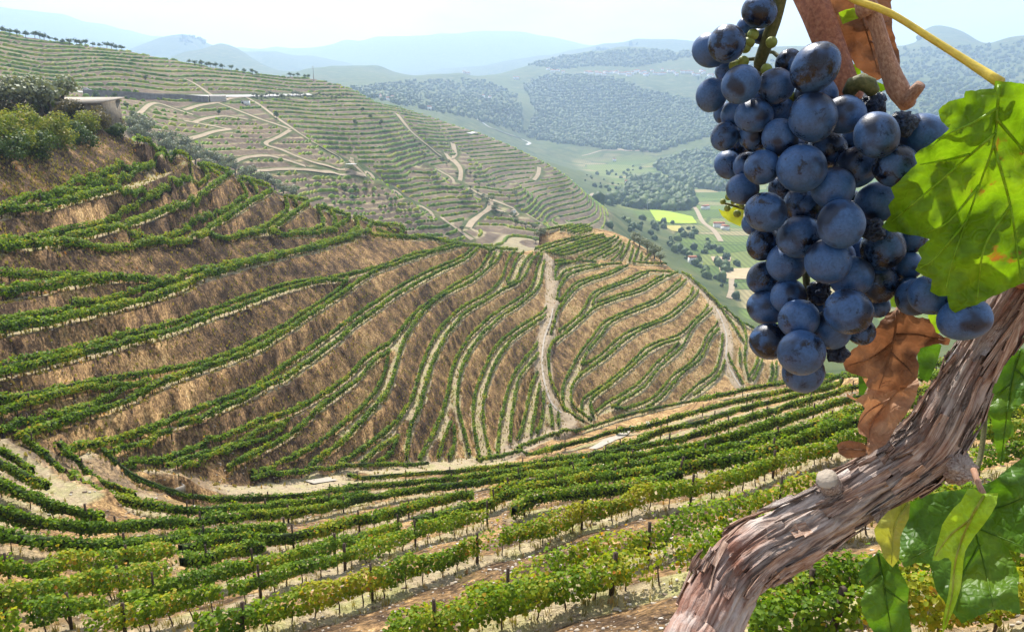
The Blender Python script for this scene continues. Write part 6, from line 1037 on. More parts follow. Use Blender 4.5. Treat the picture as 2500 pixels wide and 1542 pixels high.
tag(drape('road', [(1540,487),(1480,478),(1425,470)], 6, M['track'], .5, 700, 2500), kind='structure')
tag(drape('road', [(1800,668),(1783,680),(1788,705),(1780,730)], 5, M['track'], .5, 560, 1400), kind='structure')
tag(drape('road', [(1420,385),(1470,370),(1500,372),(1545,362)], 7, M['track'], .8, 1500, 2600), kind='structure')
tag(drape('road', [(1510,368),(1560,372),(1600,372)], 12, M['track'], .8, 1500, 2600), kind='structure')
tag(drape('road', [(1690,500),(1705,520),(1715,545),(1740,560),(1760,590)], 6, M['track'], .5, 600, 2600), kind='structure')
# retaining wall and road on the big hill
M['wallstone'] = plain('schist_wall', (.15, .135, .12), .95, .1, .3, .6)
def wall_strip(name, px, h_, mat, label, cat):
    pts = np.array([far_hit(u, v, 300, 900) for u, v in crom(px, 12.)]); pts[:, 0] = smooth1(pts[:, 0].copy(), 8); pts[:, 1] = smooth1(pts[:, 1].copy(), 8); pts[:, 2] = smooth1(pts[:, 2].copy(), 8)
    t_, n_ = row_normals(pts[:, :2]); m = len(pts); b = pts.mean(0); V = np.concatenate([np.c_[pts[:, :2] + n_ * o, pts[:, 2] + z_] for o, z_ in ((-.6, -2.), (-.4, h_), (.4, h_), (.6, -2.))]) - b
    i = np.arange(m - 1); Fq = np.concatenate([np.stack([a * m + i, a * m + i + 1, (a + 1) * m + i + 1, (a + 1) * m + i], 1) for a in range(3)])
    return tag(mesh_obj(name, V, Fq, mat, loc=b), label, cat)
wall_strip('retaining_wall', [(205, 236), (300, 240), (400, 245), (508, 250)], 3.4, M['wallstone'], 'long dark stone retaining wall under the hill road', 'wall')
wall_strip('retaining_wall', [(512, 250), (535, 250), (552, 248)], 3.6, M['slab'], 'short pale concrete wall at the end of the dark wall', 'wall')
# bright meadow and pale plots on the valley floor
def plot(px, mat, name='field'):
    P3 = np.array([far_hit(u, v, 500, 2500) for u, v in px]); c_ = P3.mean(0); n = 6
    ring = np.concatenate([np.linspace(P3[i], P3[(i + 1) % len(P3)], n, endpoint=False) for i in range(len(P3))]); m = len(ring)
    V = [c_]; Fs = []
    for q_ in (1 / 3, 2 / 3, 1.0): V += list(c_ + (ring - c_) * q_)
    V = np.array(V); V[:, 2] = far_z(V[:, 0], V[:, 1]) + .6
    tri = np.array([[0, 1 + i, 1 + (i + 1) % m] for i in range(m)]); qd = np.array([[1 + a * m + i, 1 + (a + 1) * m + i, 1 + (a + 1) * m + (i + 1) % m, 1 + a * m + (i + 1) % m] for a in (0, 1) for i in range(m)])
    return tag(mesh_obj(name, V, [tri, qd], mat, smooth=True), kind='structure')
plot([(1585, 512), (1620, 515), (1690, 530), (1702, 546), (1640, 546), (1602, 540)], plain('meadow', (.30, .40, .035), .9, .1, .1, .05))
plot([(1755, 654), (1832, 656), (1830, 682), (1762, 680)], plain('stubble', (.42, .33, .19), .9, .1, .12, .2))
plot([(1735, 628), (1785, 630), (1783, 640), (1740, 638)], plain('bare_plot', (.42, .31, .21), .9, .1, .1, .2))
plot([(1615, 550), (1660, 552), (1672, 568), (1640, 564)], plain('yellow_plot', (.38, .33, .10), .9, .1, .1, .2))

# ------------------------------------------------------------------ woods (masses nobody could count)
def ico(seed, sub=2):
    bm = bmesh.new(); bmesh.ops.create_icosphere(bm, subdivisions=sub, radius=1); r_ = np.random.default_rng(seed)
    V = np.array([v.co for v in bm.verts]) * (1 + r_.normal(0, .2, (len(bm.verts), 1))); Fc = np.array([[v.index for v in f.verts] for f in bm.faces]); bm.free(); return V, Fc
ICO = [ico(i) for i in range(5)]; ICO1 = [ico(i + 9, 1) for i in range(7)]
def inpoly(x, y, poly):
    c_ = False; j = len(poly) - 1
    for i in range(len(poly)):
        (xi, yi), (xj, yj) = poly[i], poly[j]
        if (yi > y) != (yj > y) and x < (xj - xi) * (y - yi) / (yj - yi) + xi: c_ = not c_
        j = i
    return c_
def wood(label, polys, n, rmin, rmax, size, mat):
    Vs = []; Fs = []; tn = []; k = 0; nv = 0
    tot = [abs(sum(a[0] * b[1] - b[0] * a[1] for a, b in zip(p, p[1:] + p[:1]))) for p in polys]
    for p, A in zip(polys, tot):
        xs = [q_[0] for q_ in p]; ys = [q_[1] for q_ in p]; m = int(n * A / sum(tot)); c_ = 0; tries = 0
        while c_ < m and tries < m * 6:
            tries += 1; u = rng.uniform(min(xs), max(xs)); v = rng.uniform(min(ys), max(ys))
            if not inpoly(u, v, p): continue
            g = far_hit(u, v, rmin, rmax)
            if g is None: continue
            V, Fc = ICO[k % 5] if rmin < 1100 else ICO1[k % 7]; s_ = size * rng.uniform(.45, 1.4); k += 1; c_ += 1
            V = V * [s_, s_, s_ * rng.uniform(.9, 1.4)]; Vs.append(V + g + [rng.normal(0, 3), rng.normal(0, 3), s_ * .55]); Fs.append(Fc + nv); nv += len(V)
            tn.append(np.clip(rng.normal(.45, .22) + rng.normal(0, .12, len(Fc)), 0, 1))
    tag(mesh_obj('wood', np.concatenate(Vs), np.concatenate(Fs), mat, attrs={'tint': np.concatenate(tn)}), label, 'wood', kind='stuff')
wood('dense blue-green wood covering the hill across the valley', [[(1276,211),(1332,186),(1425,186),(1518,200),(1564,222),(1680,246),(1800,290),(1760,330),(1694,345),(1601,374),(1471,364),(1355,350),(1290,336),(1310,270)]], 7500, 1900, 3600, 6.2, M['tree_leaf'])
wood('trees along the crest above the village', [[(1286,160),(1374,138),(1448,133),(1564,122),(1690,126),(1690,140),(1560,165),(1440,165),(1360,172)]], 900, 3300, 4600, 7.0, M['tree_leaf'])
wood('bushy wood on the valley floor', [[(1455,500),(1520,480),(1535,440),(1600,435),(1690,470),(1700,505),(1650,515),(1560,508)]], 480, 900, 2200, 6.5, M['tree_leaf'])
wood('dark wood on the slope right of the farm plots', [[(1600,405),(1680,380),(1760,360),(1800,420),(1780,470),(1700,460),(1640,440)]], 900, 1000, 2600, 7.0, M['tree_leaf'])
wood('scattered trees on the hazy slopes at far right', [[(1700,190),(1850,150),(2150,125),(2500,105),(2500,420),(2150,420),(1850,400),(1760,300)]], 3600, 1500, 4300, 7.5, M['tree_leaf'])
wood('scattered trees on the hazy slopes behind the spur', [[(850,215),(1000,200),(1180,195),(1270,240),(1280,330),(1150,290),(1000,262),(900,240)]], 1300, 1200, 3600, 5.5, M['tree_leaf'])
wood('hedges and trees between the valley fields', [[(1450,545),(1580,530),(1700,560),(1800,640),(1800,740),(1700,660),(1600,590)], [(1400,420),(1560,400),(1600,430),(1500,470),(1420,450)]], 120, 500, 2400, 3.4, M['tree_leaf'])
wood('trees on the crest of the blue hills', [[(430,90),(470,90),(505,108),(440,110)], [(2140,84),(2250,92),(2250,104),(2140,104)], [(1420,124),(1560,114),(1560,124),(1430,132)]], 70, 4500, 6400, 12.0, M['tree_leaf'])

# ------------------------------------------------------------------ houses, sheds, masts, cars
def house_meshes(w, d, h_):
    V = box_v(-w / 2, w / 2, -d / 2, d / 2, -3, h_); wall = mesh_data('wall', V, BOX_F, M['white'])
    o = .5; rv = np.array([[-w / 2 - o, -d / 2 - o, h_ - .1], [w / 2 + o, -d / 2 - o, h_ - .1], [w / 2 + o, d / 2 + o, h_ - .1], [-w / 2 - o, d / 2 + o, h_ - .1], [-w / 2 - o, 0, h_ + d * .28], [w / 2 + o, 0, h_ + d * .28]])
    roof = mesh_data('roof', rv, [np.array([[0, 1, 5, 4], [2, 3, 4, 5], [3, 2, 1, 0]]), np.array([[0, 4, 3], [1, 2, 5]])], M['tile'])
    return wall, roof
HOUSES = [house_meshes(11, 8, 5.5), house_meshes(16, 9, 6), house_meshes(9, 8, 7.5)]
WIN = mesh_data('window', np.concatenate([box_v(x - .6, x + .6, -.06, 0, 1.6, 3.2) for x in (-3, 0, 3)]), np.concatenate([BOX_F + 8 * i for i in range(3)]), M['dark'])
def house(u, v, rmin, rmax, label, group, s_=1.0):
    g = far_hit(u, v, rmin, rmax)
    if g is None: return
    o = empty('house', g); o.rotation_euler = (0, 0, -math.atan2(g[0], g[1]) + rng.normal(0, .5)); o.scale = (s_,) * 3
    ms = HOUSES[rng.integers(3)]; link('wall', ms[0], o); link('roof', ms[1], o)
    tag(o, label, 'house', group)
for i in range(46):
    u = 1432 + i * 6.9 + rng.normal(0, 2); v = 183 + rng.normal(0, 3.2) + max(0, (u - 1650)) * .06
    house(u, v, 2500, 4200, 'white house with red tiled roof in the village along the far ridge', 'houses of the ridge village', 1.25)
for u, v in [(1232,166),(1240,164),(1252,165),(1262,167),(1338,172),(1350,176),(1362,178),(1375,179),(1256,196),(1264,196),(1133,181),(1142,183)]:
    house(u, v, 2000, 4200, 'small white house scattered left of the ridge village', 'scattered houses left of the village', 1.2)
for u, v in [(926,240),(934,243),(943,241),(951,246),(958,244),(1045,268),(1180,240),(1196,242)]:
    house(u, v, 900, 3200, 'pale house low in the valley behind the terraced hill', 'houses in the valley behind the hill', 1.0)
for u, v, lab in [(1500, 392, 'white farmhouse on the low rise before the wood'), (1722, 508, 'white farmhouse right of the bright meadow'), (1690, 640, 'tiny orange-roofed house in the vineyard plain'), (1755, 552, 'red-roofed house half hidden by the grapes'), (1770, 558, 'red-roofed house nearest to the grapes'), (1530, 448, 'small shed at the edge of the valley wood')]:
    house(u, v + 3, 500, 2600, lab, None, .8)
def shed(u, v, w, d, h_, label, rmin=300, rmax=900, legs=False):
    g = far_hit(u, v, rmin, rmax); o = empty('shed', g); tag(o, label, 'shed')
    if legs:
        for sx in (-1, 1):
            for sy in (-1, 1): mesh_obj('leg', box_v(sx * w * .45 - .1, sx * w * .45 + .1, sy * d * .45 - .1, sy * d * .45 + .1, -1, h_), BOX_F, M['metal'], o)
        mesh_obj('roof', box_v(-w / 2, w / 2, -d / 2, d / 2, h_ + .003, h_ + .3), BOX_F, M['white'], o)
    else:
        mesh_obj('wall', box_v(-w / 2, w / 2, -d / 2, d / 2, -1, h_), BOX_F, M['white'], o); mesh_obj('roof', box_v(-w / 2 - .2, w / 2 + .2, -d / 2 - .2, d / 2 + .2, h_ + .003, h_ + .2), BOX_F, M['slab'], o)
        mesh_obj('door', box_v(-w * .4, -w * .2, -d / 2 - .06, -d / 2 - .003, 0, h_ * .7), BOX_F, M['dark'], o)
shed(600, 255, 5, 3, 2.2, 'small white box shed on the brown terraces')
shed(857, 414, 6, 4, 2.4, 'white flat canopy on legs beside the terrace track', legs=True)
shed(1254, 522, 3, 3, 2.6, 'tiny stone shed at the track fork in the gully')
def mast(u, v, h_, w_, label, rmin, rmax):
    g = far_hit(u, v, rmin, rmax)
    if g is None: return
    o = empty('mast', g); tag(o, label, 'mast')
    V, Fs = tube([[0, 0, -1], [0, 0, h_ * .6], [0, 0, h_]], [w_, w_ * .7, w_ * .4], 6); mesh_obj('pole', V, Fs, M['metal'], o)
    for k_ in (.8, .92): mesh_obj('cross_arm', box_v(-h_ * .08, h_ * .08, -w_ * .3, w_ * .3, h_ * k_, h_ * k_ + w_ * .6), BOX_F, M['metal'], o)
mast(766, 196, 12, .35, 'dark thin mast standing on the end of the hill shoulder', 500, 900)
mast(885, 158, 42, 1.0, 'left of two pylons on the hazy hill crest', 2500, 4200); mast(891, 158, 42, 1.0, 'right of two pylons on the hazy hill crest', 2500, 4200)
mast(1434, 505, 15, .3, 'pole beside the pale road on the valley edge', 600, 1300); mast(1580, 512, 15, .3, 'pole at the corner of the bright meadow', 800, 1800)
mast(1713, 660, 9, .25, 'pole rising behind the spur edge', 400, 1000)
def car(u, v, label):
    g = far_hit(u, v, 300, 900)
    if g is None: return
    o = empty('parked_car', g + [0, 0, .9]); tag(o, label, 'car'); o.rotation_euler = (0, 0, -.1)
    body = np.array([[-2.1, -.85, .3], [2.1, -.85, .3], [2.1, .85, .3], [-2.1, .85, .3], [-2.1, -.85, .85], [2.1, -.8, .75], [2.1, .8, .75], [-2.1, .85, .85]])
    cab = np.array([[-1.6, -.8, .85], [.9, -.8, .82], [.9, .8, .82], [-1.6, .8, .85], [-1.3, -.65, 1.42], [.2, -.65, 1.42], [.2, .65, 1.42], [-1.3, .65, 1.42]])
    mesh_obj('body', body, BOX_F, M['white'], o); mesh_obj('cabin', cab, BOX_F, M['metal'], o)
    for x in (-1.3, 1.3):
        for y in (-.85, .85):
            V, Fs = tube([[x, y - .1, .33], [x, y + .1, .33]], [.33, .33], 10); mesh_obj('wheel', V, Fs, M['dark'], o)
car(213, 226, 'white car on the hill road behind the hut'); car(690, 238, 'white van parked on the hill road before the olive strip')

# ------------------------------------------------------------------ concrete gutters, slabs and trough near the valley track
M['concrete'] = plain('weathered_concrete', (.36, .32, .265), .9, .15, .12, 1.5)
def strip_near(name, pts, width, mat, lift, edge=None):
    xy = crom(pts, .8); t_, n_ = row_normals(xy); m = len(xy); os_ = (-.5, -.17, .17, .5)
    z = smooth1(near_z(xy[:, 0], xy[:, 1]).copy(), 6)
    V = np.concatenate([np.c_[xy + n_ * o * width, np.maximum(near_z(xy[:, 0] + n_[:, 0] * o * width, xy[:, 1] + n_[:, 1] * o * width), z) + lift] for o in os_]); i = np.arange(m - 1)
    Fq = np.concatenate([np.stack([a * m + i, a * m + i + 1, (a + 1) * m + i + 1, (a + 1) * m + i], 1) for a in range(3)])
    return mesh_obj(name, V, Fq[:, ::-1].copy(), mat, smooth=True)
def near_line(px): return np.array([p[:2] for p in (near_ground(u, v, 30) for u, v in px) if p is not None])
jt = lambda L: [(1280 + x * .2117, 780 + y * .2117) for x, y in L]; rt = lambda L: [(850 + x * .4486, 550 + y * .4486) for x, y in L]
tag(strip_near('gutter', near_line(jt([(330,-120),(300,20),(230,230),(207,450),(217,640),(262,830),(332,990),(430,1090)])), .42, M['concrete'], .14), kind='structure')
tag(strip_near('gutter', near_line([(1550 + x * .4167, 600 + y * .4167) for x, y in [(470,355),(510,440),(537,540),(535,670),(572,750),(618,825)]]), .42, M['concrete'], .14), kind='structure')
tag(strip_near('concrete_track', near_line(rt([(1340,1222),(1420,1180),(1500,1135),(1560,1105),(1640,1068)])), 1.5, M['concrete'], .12), kind='structure')
tag(strip_near('concrete_slab', near_line([(755, 1180), (785, 1174), (815, 1170)]), 1.6, M['concrete'], .12), kind='structure')
tr0 = near_ground(396, 1190, 30); tr1 = near_ground(448, 1208, 30)
if tr0 is not None and tr1 is not None:
    dv = tr1 - tr0; L_ = float(np.hypot(dv[0], dv[1])); o = empty('water_trough', (tr0 + tr1) / 2 + [0, 0, .1]); o.rotation_euler = (0, 0, math.atan2(dv[1], dv[0])); tag(o, 'long white concrete trough beside the vine row at the turning place', 'trough')
    for y0, y1 in ((-.45, -.35), (.35, .45)): mesh_obj('side', box_v(-L_ / 2, L_ / 2, y0, y1, -.3, .35), BOX_F, M['concrete'], o)
    for x0, x1 in ((-L_ / 2 - .1, -L_ / 2 - .003), (L_ / 2 + .003, L_ / 2 + .1)): mesh_obj('end', box_v(x0, x1, -.45, .45, -.3, .35), BOX_F, M['concrete'], o)
    mesh_obj('floor', box_v(-L_ / 2, L_ / 2, -.347, .347, -.3, -.1), BOX_F, M['concrete'], o)

# ------------------------------------------------------------------ stones and dry weeds on the camera slope
t = NT('schist_stone'); tn_ = t.attr('tint')
M['stone'] = t.done(t.bsdf(t.ramp(tn_, [(0, (.16, .12, .09)), (.5, (.34, .27, .20)), (1, (.62, .57, .50))]), .9, .15))
M['weed'] = leaf_material('dry_weeds', [(0, (.13, .14, .035)), (.4, (.30, .27, .07)), (.75, (.46, .35, .13)), (1, (.50, .24, .10))], .3)
n = 16000; aa = rng.uniform(-.72, .72, n); rr = 11 + 78 * rng.random(n) ** 1.3; px_ = rr * np.sin(aa); py_ = rr * np.cos(aa); pz_ = near_z(px_, py_)
bm = bmesh.new(); bmesh.ops.create_icosphere(bm, subdivisions=1, radius=1); SV = np.array([v.co for v in bm.verts]); SF = np.array([[v.index for v in f.verts] for f in bm.faces]); bm.free()
sz = (.018 + .05 * rng.random(n) ** 3.5) * (1 + rr / 60)
Vs = (SV[None] * (1 + rng.normal(0, .22, (n, len(SV), 1)))) * (sz[:, None] * np.c_[rng.uniform(.8, 1.6, n), rng.uniform(.7, 1.2, n), rng.uniform(.35, .7, n)])[:, None, :]
Vs = Vs + np.c_[px_, py_, pz_ + sz * .2][:, None]
tag(mesh_obj('stones', Vs.reshape(-1, 3), (SF[None] + (np.arange(n) * len(SV))[:, None, None]).reshape(-1, 3), M['stone'], attrs={'tint': np.repeat(np.clip(rng.normal(.5, .25, n), 0, 1), len(SF))}), 'loose schist stones strewn over the soil between the vines', 'stones', kind='stuff')
def tufts(n, x, y, hmin, hmax, blades, wid):
    z_ = near_z(x, y); hh = rng.uniform(hmin, hmax, n)
    b = np.repeat(np.arange(n), blades); m = len(b); a_ = rng.random(m) * 6.28; ln = rng.uniform(.15, .6, m); h_ = hh[b] * rng.uniform(.5, 1, m)
    base = np.c_[x[b] + rng.normal(0, .05, m), y[b] + rng.normal(0, .05, m), z_[b] - .02]; tip = base + np.c_[np.cos(a_) * ln * h_, np.sin(a_) * ln * h_, h_]
    sd = np.c_[-np.sin(a_), np.cos(a_), np.zeros(m)] * (wid * hh[b])[:, None]; mid_ = (base * .45 + tip * .55) + [0, 0, .03]
    V = np.stack([base - sd, base + sd, mid_ + sd * .8, mid_ - sd * .8, tip], 1).reshape(-1, 3); i = np.arange(m)[:, None] * 5
    return V, [i + np.array([[0, 1, 2, 3]]), i + np.array([[3, 2, 4]])], np.tile(np.repeat(np.clip(rng.normal(.5, .2, n), 0, 1), blades), 2)
fr_ = np.concatenate([ROW[k_][0] for k_ in FORE_ROWS if np.hypot(*ROW[k_][0].mean(0)) < 75]); n = 9000
sel = fr_[rng.integers(len(fr_), size=n)] + rng.normal(0, .55, (n, 2))
V1_, F1_, t1_ = tufts(n, sel[:, 0], sel[:, 1], .12, .42, 6, .05)
tag(mesh_obj('dry_grass', V1_, F1_, M['weed'], attrs={'tint': t1_}), 'dry yellow grass growing along the foot of the vine rows', 'grass', kind='stuff')
hr_ = np.concatenate([ROW[k_][0] for k_ in HILL_ROWS]); n = 34000
sel = hr_[rng.integers(len(hr_), size=n)] + rng.normal(0, 2.0, (n, 2))
lb_ = np.array([p[:2] for p in (near_ground(rng.uniform(-20, 330), rng.uniform(330, 490), 60, 260) for _ in range(1500)) if p is not None])
sel = np.concatenate([sel, lb_]); n = len(sel)
V1_, F1_, t1_ = tufts(n, sel[:, 0], sel[:, 1], .14, .55, 3, .17)
tag(mesh_obj('dry_grass', V1_, F1_, M['weed'], attrs={'tint': np.clip(t1_ + .02, 0, 1)}), 'tufts of dry grass and weeds on the terrace banks', 'grass', kind='stuff')

# ------------------------------------------------------------------ the old vine beside the camera
from mathutils.geometry import delaunay_2d_cdt
c7 = lambda x, y: (1650 + x * .6282, y * .6282)
c8 = lambda x, y: (1600 + x * .557, 700 + y * .557)

# --- materials
t = NT('grape_skin'); ob = t.obj(); rn = t.put('ShaderNodeObjectInfo').outputs['Random']
off = t.put('ShaderNodeVectorMath', operation='ADD'); t.set(off.inputs[0], ob)
cmb = t.put('ShaderNodeCombineXYZ'); t.set(cmb.inputs[0], t.math('MULTIPLY', rn, 91.0)); t.set(cmb.inputs[1], t.math('MULTIPLY', rn, 47.0)); t.set(cmb.inputs[2], t.math('MULTIPLY', rn, 23.0))
t.set(off.inputs[1], cmb.outputs[0]); vec = off.outputs[0]
rub = t.noise(vec, 1.15, 5, .62, .35); fine = t.noise(vec, 9.0, 6, .7); scr = t.noise(t.scale(vec, (1.5, 1.5, 9)), 3.0, 3, .6)
bl = t.math('ADD', rub, t.math('MULTIPLY', t.math('SUBTRACT', fine, .5), .16)); bl = t.math('ADD', bl, t.math('MULTIPLY', t.math('SUBTRACT', rn, .5), .20))
mask = t.ramp(bl, [(.35, 0.), (.45, .75), (.62, 1.)])
mask = t.mix(1.0, mask, t.ramp(scr, [(.28, .45), (.40, 1.)]), 'MULTIPLY')
dust = t.ramp(fine, [(.3, (.021, .066, .175)), (.7, (.048, .125, .290))])
gcol = t.mix(mask, (.002, .004, .012), dust)
soft = t.noise(vec, .75, 2, .5); gcol = t.mix(t.ramp(soft, [(.36, .85), (.47, 0.)]), gcol, (.003, .005, .014))
gr = t.mix(mask, (.13, .13, .13), (.44, .44, .44))
M['grape'] = t.done(t.bsdf(gcol, gr, .45, t.bump(t.math('ADD', t.math('MULTIPLY', fine, .5), t.math('MULTIPLY', mask, .5)), .12, .03), Sheen_Weight=.03))
t = NT('raisined_grape'); nn_ = t.noise(t.obj(), 5, 5)
M['raisin'] = t.done(t.bsdf(t.ramp(nn_, [(.35, (.008, .010, .02)), (.62, (.05, .08, .15))]), .33, .5, t.bump(nn_, .6, .15)))

def blade_material(name, dark, mid, light, vein, trans, spots=None, rough=.42, tr_tint=(1.0, 1.0, .35)):
    t = NT(name); P_ = t.pos(); vd = t.attr('vein'); n1 = t.noise(P_, 38, 5, .6); n2 = t.noise(P_, 260, 4, .6)
    c_ = t.ramp(n1, [(.3, dark), (.5, mid), (.72, light)]); c_ = t.mix(.5, c_, t.ramp(n2, [(.3, .75), (.7, 1.25)]), 'MULTIPLY')
    c_ = t.mix(t.math('MULTIPLY', vd, .75), c_, vein)
    if spots: c_ = t.mix(t.ramp(t.noise(P_, 70, 4, .6), [(spots[1], 0.), (spots[1] + .05, 1.)]), c_, spots[0])
    net = t.put('ShaderNodeTexVoronoi', Vector=P_, Scale=210.0, feature='DISTANCE_TO_EDGE').outputs['Distance']
    h_ = t.math('SUBTRACT', t.math('ADD', t.math('MULTIPLY', n2, .25), t.math('MULTIPLY', t.ramp(net, [(.0, 0.), (.22, 1.)]), .55)), vd)
    c_ = t.mix(.3, c_, t.ramp(net, [(.0, 1.35), (.10, 1.0), (.4, .88)]), 'MULTIPLY')
    d_ = t.bsdf(c_, rough, .35, t.bump(h_, .5, .0015))
    tr = t.put('ShaderNodeBsdfTranslucent', Color=t.mix(1.0, c_, tr_tint, 'MULTIPLY')).outputs[0]
    mx = t.put('ShaderNodeMixShader', Fac=trans); t.set(mx.inputs[1], d_); t.set(mx.inputs[2], tr)
    return t.done(mx.outputs[0])
M['blade'] = blade_material('green_vine_blade', (.10, .20, .010), (.165, .30, .013), (.26, .38, .022), (.28, .38, .05), .6, ((.28, .11, .03), .66))
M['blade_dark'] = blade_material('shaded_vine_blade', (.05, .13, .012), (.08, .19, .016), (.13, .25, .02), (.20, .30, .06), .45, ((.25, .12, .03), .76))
M['blade_lime'] = blade_material('young_vine_blade', (.22, .40, .02), (.32, .52, .03), (.42, .60, .05), (.5, .6, .14), .5)
M['blade_pale'] = blade_material('yellowing_blade', (.30, .34, .04), (.42, .44, .07), (.52, .52, .12), (.55, .5, .2), .5)
M['dry'] = blade_material('dry_brown_blade', (.13, .062, .032), (.22, .108, .056), (.34, .19, .105), (.15, .07, .04), .3, ((.09, .04, .025), .66), .7, (1.0, .8, .6))
M['dry_pale'] = blade_material('curled_dry_blade', (.33, .17, .095), (.46, .27, .16), (.58, .38, .25), (.30, .14, .08), .3, None, .7, (1.0, .75, .5))
def streaky(name, stops, k=(1, 1), rough=.7, spec=.25, bumpd=.002):
    t = NT(name); a = t.attr('ang'); s_ = t.attr('len'); cm = t.put('ShaderNodeCombineXYZ'); t.set(cm.inputs[0], t.math('MULTIPLY', a, k[0])); t.set(cm.inputs[1], t.math('MULTIPLY', s_, k[1]))
    n1 = t.noise(cm.outputs[0], 1.0, 6, .62, .2); n2 = t.noise(t.pos(), 160, 4, .65)
    c_ = t.mix(.45, t.ramp(n1, stops), t.ramp(n2, [(.3, .6), (.7, 1.35)]), 'MULTIPLY')
    return t, c_, n1, n2, rough, spec, bumpd
def streaky_done(q):
    t, c_, n1, n2, rough, spec, bd = q
    return t.done(t.bsdf(c_, rough, spec, t.bump(t.math('ADD', n1, t.math('MULTIPLY', n2, .35)), .8, bd)))
M['cane'] = streaky_done(streaky('ripe_cane', [(.3, (.17, .055, .03)), (.5, (.30, .115, .06)), (.7, (.42, .20, .11))], (3.5, 9), .5, .35, .0008))
M['cane_pale'] = streaky_done(streaky('pale_cane', [(.3, (.22, .10, .06)), (.5, (.36, .19, .115)), (.7, (.50, .31, .20))], (3.5, 9), .55, .3, .0008))
M['stem_green'] = streaky_done(streaky('green_stem', [(.3, (.055, .06, .02)), (.55, (.12, .12, .04)), (.75, (.20, .15, .07))], (2, 14), .6, .3, .0006))
M['petiole'] = streaky_done(streaky('yellow_petiole', [(.3, (.50, .36, .03)), (.55, (.66, .50, .06)), (.75, (.62, .30, .08))], (2, 7), .4, .4, .0003))
qb = streaky('old_bark', [(.27, (.05, .034, .027)), (.38, (.20, .14, .115)), (.50, (.42, .325, .275)), (.62, (.60, .52, .465)), (.76, (.78, .73, .68))], (6.0, 34), .88, .15, .004)
tb_ = qb[0]; red = tb_.ramp(tb_.noise(tb_.pos(), 17, 4, .6), [(.50, 0.), (.64, .75)])
qb = (tb_, tb_.mix(red, qb[1], (.30, .11, .06), 'MIX')) + qb[2:]
qb = (tb_, tb_.mix(tb_.math('MULTIPLY', tb_.ramp(tb_.noise(tb_.pos(), 60, 5, .6), [(.52, 0.), (.66, 1.)]), .6), qb[1], (.56, .50, .46), 'MIX')) + qb[2:]
M['old_bark'] = streaky_done(qb)
M['flake'] = streaky_done(streaky('peeling_bark', [(.3, (.16, .085, .06)), (.5, (.38, .25, .185)), (.7, (.60, .50, .43))], (3, 9), .85, .15, .001))
M['cut_wood'] = plain('sawn_wood', (.40, .34, .27), .85, .2, .2, 90)

# --- grape bunch: column, row and radius as seen, and how far back in the bunch
GR = [(325,45,62,2,0),(198,170,70,1,0),(135,195,64,2,0),(272,112,38,3,0),(330,140,30,3,0),(440,245,50,3,0),(542,263,87,0,0),(205,272,50,3,0),(252,328,70,0,0),(138,370,58,2,0),(388,335,65,1,0),(545,372,78,2,0),
 (532,455,88,0,0),(655,445,72,1,0),(395,437,62,2,0),(303,450,64,1,0),(285,400,50,3,0),(310,525,62,1,0),(405,535,66,0,0),(228,445,52,2,0),(188,440,40,3,0),(190,530,52,2,0),(238,565,48,2,0),(205,640,52,2,0),(262,600,52,3,0),
 (335,650,65,0,0),(275,645,52,2,0),(488,655,90,0,0),(588,580,70,2,0),(695,540,52,3,0),(780,525,83,0,0),(700,650,76,1,0),(855,645,80,0,0),(610,730,80,0,0),(260,735,60,2,0),(350,825,74,0,0),(498,802,74,1,0),(420,730,55,3,0),
 (642,870,90,0,0),(480,920,79,0,0),(340,945,62,2,0),(590,1015,85,0,0),(432,1020,75,1,0),(340,1080,60,2,0),(682,1075,77,1,0),(437,1150,65,1,0),(555,1137,62,1,1),(350,1195,65,2,0),(670,1210,86,0,0),(782,1100,76,2,0),
 (478,1240,75,1,0),(605,1280,72,1,0),(365,1325,70,2,0),(487,1370,85,0,0),(718,1285,52,2,0),(495,1445,77,2,0),(628,1372,54,1,1),(805,965,80,2,0),(788,785,76,2,0),(770,405,60,2,1),(885,480,63,1,1),(962,530,84,2,0),(770,893,58,1,1),
 (705,780,46,3,1),(905,1030,50,3,0),(920,930,50,3,0),(786,1190,44,3,0),(700,972,48,3,0),(560,930,55,3,0),(430,860,50,3,0),(560,560,55,3,0),(460,580,50,3,0),(640,990,50,3,0),(560,1200,55,3,0),(440,1330,50,3,0),(250,520,45,3,0),(850,1060,48,3,0),(870,760,60,3,0),(620,640,60,3,0),(730,860,60,3,0),(380,930,50,3,0),(300,870,42,3,0)]
def sphere(nu, nv):
    th = np.linspace(0, np.pi, nv + 1)[1:-1]; ph = np.linspace(0, 2 * np.pi, nu, endpoint=False)
    V = np.concatenate([[[0, 0, 1]]] + [np.c_[np.sin(a) * np.cos(ph), np.sin(a) * np.sin(ph), np.full(nu, np.cos(a))] for a in th] + [[[0, 0, -1]]])
    tri = [[0, 1 + i, 1 + (i + 1) % nu] for i in range(nu)]; last = 1 + (nv - 2) * nu; tri += [[last + (i + 1) % nu, last + i, last + nu] for i in range(nu)]
    qd = [[1 + a * nu + i, 1 + (a + 1) * nu + i, 1 + (a + 1) * nu + (i + 1) % nu, 1 + a * nu + (i + 1) % nu] for a in range(nv - 2) for i in range(nu)]
    return V, np.array(tri), np.array(qd)
SPV, SPT, SPQ = sphere(36, 22)
